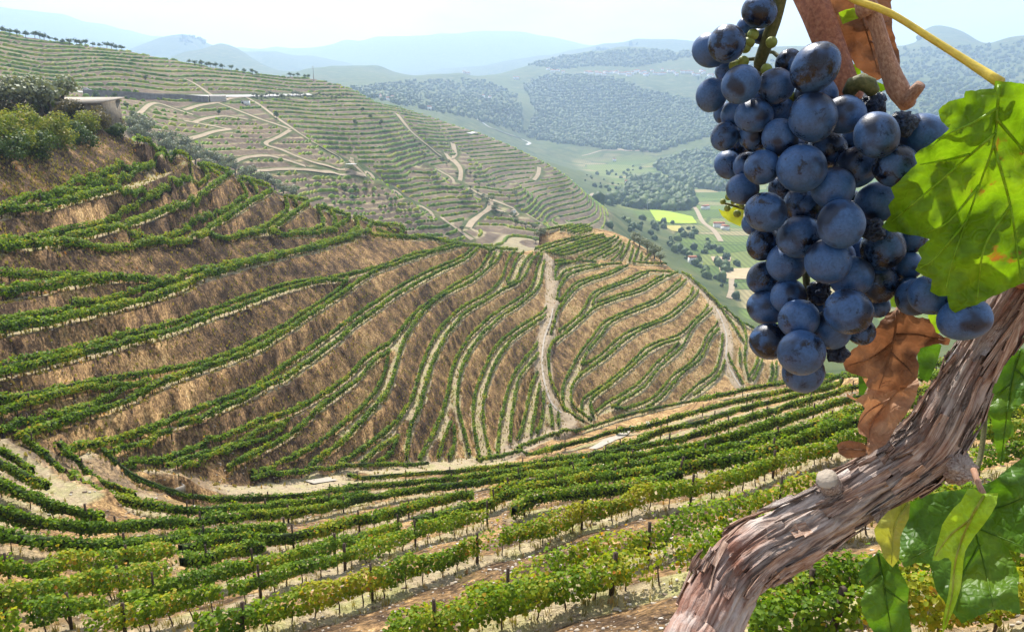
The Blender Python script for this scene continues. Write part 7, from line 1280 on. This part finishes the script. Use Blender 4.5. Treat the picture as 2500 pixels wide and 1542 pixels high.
def grape_mesh(seed, raisin=False):
    r_ = np.random.default_rng(seed); V = SPV.copy(); o_ = r_.random(3) * 50
    for i, v in enumerate(V):
        n = v.copy()
        if raisin: d_ = .80 + .26 * mnoise.noise(Vector(n * 1.6 + o_)) - .30 * abs(mnoise.noise(Vector(n * 3.4 + o_))) - .10 * abs(mnoise.noise(Vector(n * 8 + o_)))
        else: d_ = 1 + .025 * mnoise.noise(Vector(n * 1.3 + o_)) + .004 * mnoise.noise(Vector(n * 6 + o_))
        V[i] = n * d_
    if not raisin:
        V[:, 2] *= 1.05; top = np.exp(-((1 - SPV[:, 2]) / .02)); V[:, 2] -= .05 * top
    return mesh_data('grape', V, [SPT, SPQ], M['raisin' if raisin else 'grape'], True)
GM = [grape_mesh(i) for i in range(7)]; RM = [grape_mesh(40 + i, True) for i in range(4)]
def settle(G, D0, step):
    """put each berry at its depth; berries that would run into each other slide back along the line of sight"""
    C = []; Rr = []
    for x, y, r_, lay, _ in G:
        u, v = c7(x, y); D = D0 + step * lay; C.append(np.array(at(u, v, D))); Rr.append(1.03 * r_ * .6282 / FOC * D / np.linalg.norm(ray(u, v)))
    for it in range(60):
        for i in range(len(G)):
            for j in range(i + 1, len(G)):
                d_ = np.linalg.norm(C[i] - C[j]); need = (Rr[i] + Rr[j]) * .93
                if d_ < need:
                    f_, b_ = (i, j) if (G[i][3], -G[i][2]) < (G[j][3], -G[j][2]) else (j, i)
                    k_ = 1 + .35 * (need - d_) / np.linalg.norm(C[b_]); C[b_] = C[b_] * k_; Rr[b_] *= k_
                    k_ = 1 - .08 * (need - d_) / np.linalg.norm(C[f_]); C[f_] = C[f_] * k_; Rr[f_] *= k_
    return C, Rr
def bunch(G, D0, step, name, label, origin):
    C, Rr = settle(G, D0, step); o = empty(name, origin); tag(o, label, 'grape bunch')
    for (x, y, r_, lay, rz_), c_, R_ in zip(G, C, Rr):
        g = link('grape', (RM if rz_ else GM)[rng.integers(4 if rz_ else 7)], o, Vector(c_) - Vector(origin)); g.scale = (R_, R_ * rng.uniform(.95, 1.03), R_ * rng.uniform(.98, 1.09))
        g.rotation_euler = (rng.random() * 6.28, rng.random() * 6.28, rng.random() * 6.28)
        if rz_: g['label'] = 'shrivelled raisin-like berry'
    return o, C, Rr
def along(V, n):                                          # ring tube -> ang / len attributes
    k_ = (len(V) - 2) // n; a = np.tile(np.arange(n) / n * 6.28, k_); a = np.abs(a - 3.14); l_ = np.repeat(np.arange(k_) / 6.0, n)
    return np.r_[a, 0, 0], np.r_[l_, l_[0], l_[-1]]
def stem(name, pts, radii, mat, parent=None, n=12, origin=(0, 0, 0), step=.004, bumps=None):
    P3 = crom(np.array([np.array(p) for p in pts]), step); s0 = np.linspace(0, 1, len(radii)); rr = np.interp(np.linspace(0, 1, len(P3)), s0, radii)
    rr = rr * (1 + .022 * smooth_noise(len(P3), 7, len(P3)))
    V, Fs = tube(P3, rr, n); a, l_ = along(V, n)
    return mesh_obj(name, V - np.array(origin), Fs, mat, parent, True, {'ang': a, 'len': l_})
p7 = lambda x, y, D: at(*c7(x, y), D)
org = p7(400, -30, .385)
bun, GC, GRad = bunch(GR, .352, .0125, 'grape_bunch', 'large bunch of ripe blue-black grapes hanging at the upper right', org)
stem('stem', [p7(430, -140, .38), p7(408, -20, .383), p7(380, 90, .385), p7(345, 190, .388), p7(326, 275, .395), p7(380, 420, .41), p7(460, 700, .41), p7(500, 1000, .40), p7(520, 1300, .395)], [.0030, .0030, .0028, .0027, .0026, .0025, .0022, .0018, .0012], M['stem_green'], bun, 10, org)
for c_, R_, g in zip(GC, GRad, GR):                      # each berry on its own stalk
    y_ = min(max(g[1], 60), 1300); ax = np.array(p7(np.interp(y_, [0, 280, 420, 700, 1300], [405, 326, 380, 460, 520]), y_ - 40, .405))
    d_ = ax - c_; L_ = np.linalg.norm(d_)
    if L_ > R_ * 1.05 and (g[1] < 420 and g[0] < 480): stem('stalk', [Vector(c_ + d_ / L_ * R_ * .95), Vector(c_ + d_ * .6 + np.array([0, 0, .002])), Vector(ax)], [.0011, .0009, .0012], M['stem_green'], bun, 6, org, .003)
for x, y in [(285,165),(300,135),(372,165),(228,255),(262,240),(352,270),(270,185),(450,380)]:
    c_ = p7(x, y, .378); V = SPV * .0026; o = mesh_obj('aborted_berry', V + np.array(c_) - np.array(org), [SPT, SPQ], plain('green_berry', (.22, .26, .05), .5, .3, .2, 200) if 'gb' not in M else M['gb'], bun, True); M['gb'] = o.data.materials[0]
GR2 = [(925,1155,66,1,0),(992,1145,76,0,0),(1122,1238,86,0,0),(912,1125,50,2,0),(1040,1110,60,2,0)]
org2 = p7(1010, 1010, .37)
bun2, _, _ = bunch(GR2, .356, .012, 'grape_bunch', 'small cluster of grapes peeking out under the large green leaf', org2)
stem('stem', [p7(1010, 1000, .385), p7(1020, 1080, .385), p7(1060, 1150, .385)], [.002, .0018, .0014], M['stem_green'], bun2, 8, org2)

# --- leaves
def leaf(name, outline, D0, tilt, amp, mat, label, veins=(), petiole=None, conv=c7, seed=1, grid=13.0, curl=0.0, cat='leaf', pet_mat='petiole', jag=0.0, vein_mat=None):
    r_ = np.random.default_rng(seed); O = np.array([conv(*p) for p in outline]); sc = .6282 if conv is c7 else .557
    ring = []
    for i in range(len(O)):
        a, b = O[i], O[(i + 1) % len(O)]; m = max(1, int(np.linalg.norm(b - a) / (grid * .6)))
        for q_ in range(m):
            p = a + (b - a) * q_ / m
            if jag and q_: p = p + r_.normal(0, jag, 2)
            ring.append(p)
    ring = np.array(ring); mn, mx = O.min(0), O.max(0); uc = O.mean(0)
    inner = [(x, y) for x in np.arange(mn[0], mx[0], grid) for y in np.arange(mn[1], mx[1], grid) if inpoly(x, y, ring.tolist()) and np.linalg.norm(ring - [x, y], axis=1).min() > grid * .55]
    allp = [Vector(p) for p in ring] + [Vector(p) for p in inner]; ne = len(ring)
    vs, es, fs, *_ = delaunay_2d_cdt(allp, [(i, (i + 1) % ne) for i in range(ne)], [list(range(ne))], 1, 1e-4)
    vs = np.array([tuple(v) for v in vs]); VL = [np.array([conv(*p) for p in l]) for l in veins]
    dens = [np.vstack([np.c_[np.linspace(a[0], b[0], 25), np.linspace(a[1], b[1], 25)] for a, b in zip(l[:-1], l[1:])]) for l in VL]
    vd = np.min([np.linalg.norm(vs[:, None] - d_[None], axis=2).min(1) for d_ in dens], axis=0) if dens else np.full(len(vs), 99.)
    def depth(q):
        x, y = (q - uc).T; so = seed * 3.7
        n1 = np.array([mnoise.noise(Vector((a / 95 + so, b / 95, 0))) for a, b in q]); n2 = np.array([mnoise.noise(Vector((a / 34, b / 34 + so, 3))) for a, b in q])
        e = np.linalg.norm((q - uc) / ((mx - mn) / 2), axis=1)
        return D0 + tilt[0] * x / 400 + tilt[1] * y / 400 + amp * (n1 + .45 * n2) + curl * e ** 2
    D = depth(vs) + np.clip(1 - vd / 16, 0, 1) * .0012
    V = np.array([at(u, v, d_) for (u, v), d_ in zip(vs, D)]); base = V.mean(0)
    o = empty(name, base); tag(o, label, cat)
    tri = np.array([list(f) for f in fs])
    b_ = mesh_obj('blade', V - base, tri, mat, o, True, {'vein': np.clip(1 - vd / 3.2, 0, 1)})
    for l in VL:
        q = crom(l, 9.0); dd = depth(q) - .0002; pts = [at(u, v, d_) for (u, v), d_ in zip(q, dd)]
        stem('vein', pts, [.0006, .0002], vein_mat or mat, b_, 6, base, .003)
    if petiole: stem('petiole', [conv_at for conv_at in petiole[0]], petiole[1], M[pet_mat], o, 10, base, .004)
    return o
BL = [(1240,315),(1235,345),(1180,348),(1125,355),(1120,380),(1085,388),(1060,395),(1035,412),(1020,430),(1024,452),(1032,472),(1062,500),(1030,530),(1010,545),(975,570),(945,585),(928,603),(938,635),(905,665),(880,690),(852,718),(835,730),(850,768),(825,800),(836,835),(815,862),(800,882),(830,900),(865,902),(900,912),(960,922),(988,930),(950,960),(940,975),(955,1002),(930,1050),(960,1070),(995,1085),(988,1132),(1020,1150),(1055,1150),(1062,1195),(1100,1226),(1130,1205),(1165,1188),(1230,1150),(1262,1140),(1290,1125),(1353,1098),(1420,1050),(1450,1000),(1490,900),(1500,760),(1530,640),(1490,450),(1440,390),(1400,335),(1300,318)]
leaf('vine_leaf', BL, .338, (.010, .012), .009, M['blade'], 'large bright green vine leaf overlapping the right of the grapes', [[(1255,330),(1250,420),(1235,560),(1180,720),(1080,1000),(1050,1120)], [(1250,420),(1150,480),(1060,520),(990,570)], [(1240,520),(1100,640),(960,760),(840,860)], [(1235,560),(1300,800),(1330,1000),(1340,1090)], [(1245,460),(1380,620),(1490,760)], [(1140,600),(1060,620),(950,640)], [(1180,720),(1060,860),(960,910)], [(1130,860),(1010,1000),(950,1040)], [(1300,800),(1200,960),(1170,1170)]],
     ([p7(640, -40, .372), p7(700, 2, .368), p7(830, 50, .362), p7(1000, 155, .354), p7(1150, 250, .346), p7(1262, 322, .339)], [.0016, .0015, .0014, .0014, .0015, .0020]), seed=3, jag=.8, vein_mat=M['blade_lime'])
DL1 = [(590,-30),(840,-30),(838,60),(842,120),(852,160),(868,210),(872,262),(868,300),(845,296),(820,318),(800,305),(770,318),(745,290),(700,262),(690,240),(640,150),(612,80)]
leaf('dry_leaf', DL1, .425, (.03, -.01), .015, M['dry'], 'brown dry leaf hanging behind the canes at the top', [[(700,-20),(740,120),(790,290)], [(740,120),(830,80)], [(750,160),(850,200)]], seed=5, jag=1.2)
DL2 = [(862,1192),(900,1205),(932,1232),(985,1238),(1000,1262),(1010,1290),(1030,1302),(1068,1318),(1060,1340),(1000,1338),(950,1352),(934,1390),(946,1420),(940,1462),(915,1490),(880,1515),(820,1520),(770,1512),(740,1500),(748,1470),(700,1455),(660,1440),(652,1402),(682,1362),(722,1328),(760,1290),(790,1260),(840,1210)]
leaf('dry_leaf', DL2, .405, (-.02, .03), .019, M['dry'], 'crumpled orange-brown dry leaf under the grape bunch', [[(860,1195),(850,1300),(820,1420),(790,1510)], [(850,1300),(940,1300),(1050,1325)], [(845,1330),(760,1390),(670,1420)], [(835,1370),(900,1430),(930,1470)]], seed=6, jag=1.5)
DL3 = [(905,395),(960,410),(1060,395),(1150,400),(1158,430),(1135,500),(1100,560),(1062,600),(1035,650),(1010,690),(965,715),(930,742),(925,700),(930,660),(892,642),(886,610),(900,560),(918,532),(898,508),(840,480),(838,462),(880,492),(925,470),(935,440)]
leaf('dry_leaf', DL3, .415, (.02, .02), .020, M['dry_pale'], 'curled pale brown leaf draped against the old trunk', [[(1100,410),(1020,500),(950,600),(935,720)], [(1030,490),(940,540),(890,600)]], conv=c8, seed=7, jag=1.0, cat='leaf')
DL4 = [(795,692),(815,678),(850,672),(905,682),(925,695),(922,738),(880,748),(840,752),(805,730)]
leaf('dry_leaf', DL4, .42, (0, .0), .006, M['dry'], 'small reddish dry leaf left of the trunk bend', [[(920,715),(860,712),(805,705)]], conv=c8, seed=8, grid=9)
LA = [(1368,886),(1400,884),(1430,905),(1502,902),(1496,950),(1475,990),(1440,1040),(1400,1090),(1372,1132),(1358,1160),(1350,1205),(1345,1265),(1338,1320),(1318,1385),(1300,1432),(1275,1490),(1256,1520),(1262,1450),(1272,1400),(1285,1340),(1292,1285),(1298,1205),(1285,1188),(1268,1186),(1240,1200),(1214,1196),(1226,1150),(1240,1105),(1258,1040),(1282,1002),(1310,965),(1340,938)]
leaf('vine_leaf', LA, .385, (-.03, .02), .008, M['blade_lime'], 'folded bright lime green leaf hanging below the trunk', [[(1440,915),(1380,1020),(1320,1180),(1300,1350),(1270,1480)], [(1380,1020),(1290,1090),(1225,1180)]],
     ([at(*c8(1395, 800), .40), at(*c8(1412, 850), .395), at(*c8(1440, 915), .386)], [.0014, .0012, .0014]), conv=c8, seed=9, pet_mat='cane_pale', vein_mat=M['blade_pale'])
LB_ = [(1105,950),(1180,915),(1250,898),(1330,890),(1400,880),(1480,850),(1540,800),(1625,740),(1690,760),(1690,1160),(1625,1175),(1550,1152),(1575,1210),(1595,1262),(1590,1340),(1600,1432),(1540,1418),(1480,1412),(1400,1450),(1342,1474),(1300,1420),(1232,1332),(1215,1270),(1200,1212),(1140,1208),(1092,1228),(1080,1200),(1058,1172),(1070,1100),(1078,1040)]
leaf('vine_leaf', LB_, .47, (.02, -.02), .010, M['blade_dark'], 'broad dark green leaf in the shade behind the lime leaf', [[(1380,885),(1400,1050),(1450,1250),(1480,1400)], [(1395,1000),(1280,1100),(1120,1190)], [(1400,1050),(1520,1100),(1620,1140)], [(1420,1130),(1340,1280),(1320,1420)], [(1395,980),(1520,960),(1660,900)]], conv=c8, seed=10, jag=1.0)
LC = [(958,1062),(985,1020),(1020,982),(1062,962),(1118,935),(1112,1012),(1088,1060),(1074,1095),(1072,1150),(1068,1192),(1040,1228),(1020,1208),(1000,1182),(985,1135),(968,1110)]
leaf('vine_leaf', LC, .41, (.02, .01), .005, M['blade_pale'], 'pale yellowish leaf hanging just under the trunk', [[(1110,945),(1050,1050),(1035,1210)]], conv=c8, seed=11, grid=10)
LD = [(888,1252),(920,1212),(975,1160),(1010,1185),(1060,1212),(1085,1270),(1112,1322),(1104,1400),(1118,1460),(1125,1540),(1090,1580),(1000,1570),(965,1530),(930,1470),(905,1420),(900,1372),(920,1330)]
leaf('vine_leaf', LD, .45, (.0, .02), .008, M['blade_dark'], 'dark green leaf at the bottom left of the hanging leaves', [[(975,1165),(1000,1300),(1040,1540)], [(990,1250),(930,1300)], [(1005,1320),(1090,1380)]], conv=c8, seed=12, jag=1.0)
LE = [(1500,332),(1540,290),(1580,278),(1640,262),(1700,280),(1700,520),(1616,512),(1575,530),(1560,560),(1572,640),(1552,660),(1530,690),(1534,740),(1515,785),(1498,740),(1490,690),(1478,610),(1452,530),(1440,470),(1470,400)]
leaf('vine_leaf', LE, .50, (.0, .0), .010, M['blade_dark'], 'dark shaded leaf at the right edge beside the upper trunk', [[(1600,275),(1560,420),(1515,770)], [(1580,360),(1680,460)], [(1560,420),(1460,500)]], conv=c8, seed=13, jag=1.2)
for i, (q_, D_, m_, lb) in enumerate([([(1145,255),(1205,238),(1255,255),(1235,330),(1195,420),(1160,400),(1150,330)], .47, 'blade_dark', 'green leaf glimpsed between dry leaf and trunk'), ([(890,390),(925,385),(930,440),(910,478),(892,470)], .46, 'blade_dark', 'sliver of green leaf left of the curled dry leaf'), ([(1195,120),(1260,110),(1265,190),(1230,210),(1200,170)], .43, 'blade_lime', 'small green leaf behind the small grape cluster')]):
    leaf('vine_leaf', q_, D_, (0, 0), .005, M[m_], lb, [], conv=c8, seed=20 + i, grid=9)
for i, (q_, D_, m_, lb) in enumerate([([(632,50),(660,38),(700,30),(735,48),(715,70),(680,82),(648,95)], .41, 'blade_lime', 'scrap of green leaf at the top between the canes'), ([(682,250),(715,250),(722,300),(760,310),(812,330),(815,350),(790,362),(745,345),(705,330)], .43, 'blade', 'yellow-green leaf behind the cane tips'),
        ([(165,812),(185,820),(215,810),(240,790),(265,800),(262,850),(250,880),(205,860),(180,840)], .405, 'blade_pale', 'small yellowed leaf at the left side of the bunch'), ([(840,1090),(872,1075),(880,1150),(858,1195),(832,1190)], .43, 'blade_lime', 'thin green leaf showing right of the lower grapes')]):
    leaf('vine_leaf', q_, D_, (0, 0), .004, M[m_], lb, [], seed=30 + i, grid=9)
gb = empty('unripe_berries', p7(220, 790, .39)); tag(gb, 'sprig of tiny green unripe berries at the left of the bunch', 'berries')
for x, y, r_ in [(183,783,11),(205,765,13),(228,758,10),(200,810,12),(238,830,14),(255,800,10),(262,770,12),(222,785,9)]:
    mesh_obj('berry', SPV * (r_ * .6282 / FOC * .39) + np.array(p7(x, y, .39)) - np.array(p7(220, 790, .39)), [SPT, SPQ], M['gb'], gb, True)
stem('sprig', [p7(190, 790, .392), p7(225, 800, .393), p7(270, 810, .40)], [.0006, .0008, .0012], M['stem_green'], gb, 6, p7(220, 790, .39), .003)

# --- canes
def cane(label, pts, radii, mat, extra=None, n=18):
    b = np.array(pts[len(pts) // 2]); o = empty('vine_cane', b); tag(o, label, 'cane'); stem('wood', pts, radii, mat, o, n, b, .003)
    if extra:
        for nm, p_, r_, m_ in extra: stem(nm, p_, r_, m_, o, 14, b, .002)
    return o
cane('thick red-brown cane rising from behind the grapes', [p7(440, -220, .425), p7(500, -60, .42), p7(545, 40, .415), p7(588, 150, .412), p7(632, 265, .41), p7(668, 365, .41), p7(720, 480, .42)], [.0076, .0074, .0072, .0069, .0067, .0066, .006], M['cane'])
cane('thinner pale brown cane with a cut end beside the dry leaf', [p7(700, -160, .40), p7(742, -20, .40), p7(772, 70, .40), p7(800, 165, .40), p7(832, 270, .40), p7(860, 340, .40), p7(888, 385, .40), p7(902, 408, .402)], [.0030, .0030, .0031, .0032, .0035, .0041, .0050, .0036], M['cane_pale'],
     [('cut_stub', [p7(890, 385, .40), p7(925, 358, .397), p7(952, 328, .395)], [.0044, .0030, .0024], M['cane_pale']), ('node', [p7(735, -10, .398), p7(742, 40, .398), p7(750, 60, .398)], [.0045, .0052, .0040], M['cane_pale'])])
cane('short hooked grey-green stalk above the shrivelled berries', [p7(672, 360, .375), p7(690, 330, .372), p7(722, 318, .37), p7(752, 332, .37), p7(768, 358, .372)], [.0030, .0036, .0038, .0036, .0028], M['stem_green'])
cane('thin hanging green tendril beside the upper trunk', [at(*c8(1440, 470), .46), at(*c8(1442, 600), .46), at(*c8(1425, 740), .455), at(*c8(1400, 815), .45)], [.0012, .0013, .0013, .0014], M['stem_green'])

# --- old trunk
TP = [((.02, .36, -1.95), .030), ((.01, .36, -1.55), .028), ((.01, .35, -1.2), .026), ((.012, .34, -.92), .025), ((.02, .325, -.72), .024), ((.03, .31, -.56), .0235), ((.043, .30, -.44), .023), ((.058, .297, -.355), .0225)]
for x, y, r_, D in [(115,1700,134,.400),(205,1512,136,.402),(310,1300,136,.408),(435,1175,142,.414),(560,1110,136,.42),(680,1040,124,.424),(790,970,116,.428),(910,890,114,.43),(1060,800,118,.432),(1180,715,116,.432),(1262,600,104,.43),(1335,450,99,.43),(1425,295,96,.43),(1510,160,93,.43),(1590,35,95,.43),(1680,-100,97,.435),(1800,-290,98,.44)]:
    TP.append((tuple(at(*c8(x, y), D)), r_ * .557 / FOC * D / np.linalg.norm(ray(*c8(x, y)))))
TP += [((.62, .50, .16), .022), ((.95, .62, .20), .018)]
TPp = crom(np.array([p for p, _ in TP]), .0045); TPr = np.interp(np.linspace(0, 1, len(TPp)), np.linspace(0, 1, len(TP)), [r_ for _, r_ in TP])
# radii follow arc length of the control points
seg = np.r_[0, np.cumsum(np.linalg.norm(np.diff(TPp, axis=0), axis=1))]; cpos = [seg[np.argmin(np.linalg.norm(TPp - np.array(p), axis=1))] for p, _ in TP]
TPr = np.interp(seg, cpos, [r_ for _, r_ in TP]); NR = 120; m = len(TPp)
tan = np.gradient(TPp, axis=0); tan /= np.linalg.norm(tan, axis=1, keepdims=True); fa = np.cross([0, 1.0, 0], tan[0]); FA = []; FB = []
for i in range(m):
    fa = fa - tan[i] * fa.dot(tan[i]); fa /= np.linalg.norm(fa); FA.append(fa); FB.append(np.cross(tan[i], fa))
FA = np.array(FA); FB = np.array(FB); TH = np.linspace(0, 2 * np.pi, NR, endpoint=False)
def bark_h(s_, a):
    ca_, sa_ = math.cos(a), math.sin(a)
    pv = Vector((ca_ * 2.7, sa_ * 2.7, s_ * 42)); pv += .5 * mnoise.noise_vector(pv * .8); vd_, vp_ = mnoise.voronoi(pv); edge_ = max(0.0, .16 - (vd_[1] - vd_[0])); plate_ = mnoise.noise(vp_[0] * 5.3)
    st = mnoise.noise(Vector((ca_ * 3.6, sa_ * 3.6, s_ * 11))); st2 = mnoise.noise(Vector((ca_ * 8.5, sa_ * 8.5, s_ * 26 + 9))); pl = mnoise.noise(Vector((ca_ * 1.6, sa_ * 1.6, s_ * 34 + 40))); big = mnoise.noise(Vector((ca_ * .9, sa_ * .9, s_ * 16 + 70)))
    crack = max(0, .16 - abs(mnoise.noise(Vector((ca_ * 2.6 + 20, sa_ * 2.6, s_ * 30)))))
    return .06 * st + .05 * st2 + .05 * pl + .12 * big - .55 * crack + .10 * plate_ - .75 * edge_
HB = np.array([[bark_h(seg[i], a) for a in TH] for i in range(m)])
TV = TPp[:, None] + (TPr[:, None] * (1 + HB))[:, :, None] * (np.cos(TH)[None, :, None] * FA[:, None] + np.sin(TH)[None, :, None] * FB[:, None])
i_, j_ = np.meshgrid(np.arange(m - 1), np.arange(NR), indexing='ij'); k0 = (i_ * NR + j_).ravel(); k1 = (i_ * NR + (j_ + 1) % NR).ravel()
tb = np.array(TP[0][0]); trunk = empty('old_grapevine', tb); tag(trunk, 'thick gnarled old vine trunk with peeling grey-brown bark crossing the lower right', 'trunk')
ANG = np.tile(np.abs(TH - np.pi), m); LEN = np.repeat(seg * 1.0, NR)
bark_o = mesh_obj('bark', TV.reshape(-1, 3) - tb, np.stack([k0, k1, k1 + NR, k0 + NR], 1), M['old_bark'], trunk, True, {'ang': ANG, 'len': LEN})
def surf(s_, a, lift):
    i = int(np.clip(np.searchsorted(seg, s_), 0, m - 1)); return TPp[i] + TPr[i] * (1 + bark_h(seg[i], a) * .6 + lift) * (math.cos(a) * FA[i] + math.sin(a) * FB[i])
sA = seg[np.argmin(np.linalg.norm(TPp - np.array(at(*c8(230, 1500), .4)), axis=1))]; sB = seg[np.argmin(np.linalg.norm(TPp - np.array(at(*c8(1560, 150), .43)), axis=1))]
rf = np.random.default_rng(77)
for q_ in range(120):                                     # peeling plates and strips of bark
    s0 = rf.uniform(sA, sB); a0 = rf.uniform(0, 6.28); ln = rf.uniform(.008, .05) ; wd = rf.uniform(.07, .42); up0, up1 = rf.uniform(.02, .07), rf.uniform(.06, .26); nu, nv = 6, 5; V = []
    if rf.random() < .5: up0, up1 = up1, up0
    sk = rf.normal(0, .25)
    for a in range(nu):
        f_ = a / (nu - 1); w_ = wd * (1 - .5 * abs(f_ - .4)) * (.8 + .4 * rf.random())
        for b in range(nv):
            g_ = b / (nv - 1) - .5; V.append(surf(s0 + ln * (f_ + .12 * rf.normal() * (b in (0, nv - 1))), a0 + w_ * g_ + sk * f_, up0 + (up1 - up0) * f_ ** 1.6 + .08 * (2 * g_) ** 2 * max(up0, up1) / .2))
    V = np.array(V); bot = V - (V - TPp[int(np.clip(np.searchsorted(seg, s0), 0, m - 1))]) * .035
    ii, jj = np.meshgrid(np.arange(nu - 1), np.arange(nv - 1), indexing='ij'); k_ = (ii * nv + jj).ravel(); top_f = np.stack([k_, k_ + 1, k_ + nv + 1, k_ + nv], 1)
    bd = [b for b in range(nv)] + [a * nv + nv - 1 for a in range(1, nu)] + [(nu - 1) * nv + b for b in range(nv - 2, -1, -1)] + [a * nv for a in range(nu - 2, 0, -1)]; nb = len(V)
    rim = np.array([[bd[i], bd[(i + 1) % len(bd)], bd[(i + 1) % len(bd)] + nb, bd[i] + nb] for i in range(len(bd))])
    mesh_obj('bark_flake', np.concatenate([V, bot]) - tb, np.concatenate([top_f, top_f[:, ::-1] + nb, rim]), M['flake'] if rf.random() < .6 else M['old_bark'], bark_o, False,
             {'ang': np.tile(np.linspace(0, 2, nv) + rf.random() * 9, 2 * nu), 'len': np.tile(np.repeat(np.linspace(0, .4, nu) + rf.random() * 9, nv), 2)})
def knob(name, px, D, r_, mat, seed, sq=(1, 1, 1), facing=None):
    c_ = np.array(at(*c8(*px), D)); V = SPV.copy(); o_ = np.random.default_rng(seed).random(3) * 30
    for i, v in enumerate(V): V[i] = v * (1 + .28 * mnoise.noise(Vector(v * 2.2 + o_)) + .12 * mnoise.noise(Vector(v * 6 + o_))) * sq
    V = V * (r_ * .557 / FOC * D); return mesh_obj(name, V + c_ - tb, [SPT, SPQ], mat, trunk, True, {'ang': np.arctan2(SPV[:, 1], SPV[:, 0]), 'len': SPV[:, 2] * .3})
knob('bark_burl', (1318, 790), .432, 62, M['old_bark'], 3); knob('bark_burl', (570, 1160), .418, 92, M['old_bark'], 6, (1.2, .7, .9)); knob('bark_burl', (1150, 660), .435, 80, M['old_bark'], 5)
sd = np.array([at(*c8(800, 930), .43), at(*c8(768, 872), .417), at(*c8(752, 842), .409)]); V, Fs = tube(sd, [.0066, .0058, .0055], 20); a_, l_ = along(V, 20)
V[:-2] += rf.normal(0, .00025, (len(V) - 2, 3)); mesh_obj('stub', V - tb, Fs, M['old_bark'], trunk, False, {'ang': a_, 'len': l_})
ax_ = sd[2] - sd[1]; ax_ /= np.linalg.norm(ax_); V, Fs = tube([sd[2] - ax_ * .001, sd[2] + ax_ * .0005], [.0053, .0050], 18); V += rf.normal(0, .00012, V.shape)
mesh_obj('cut_face', V - tb, Fs, M['cut_wood'], trunk)
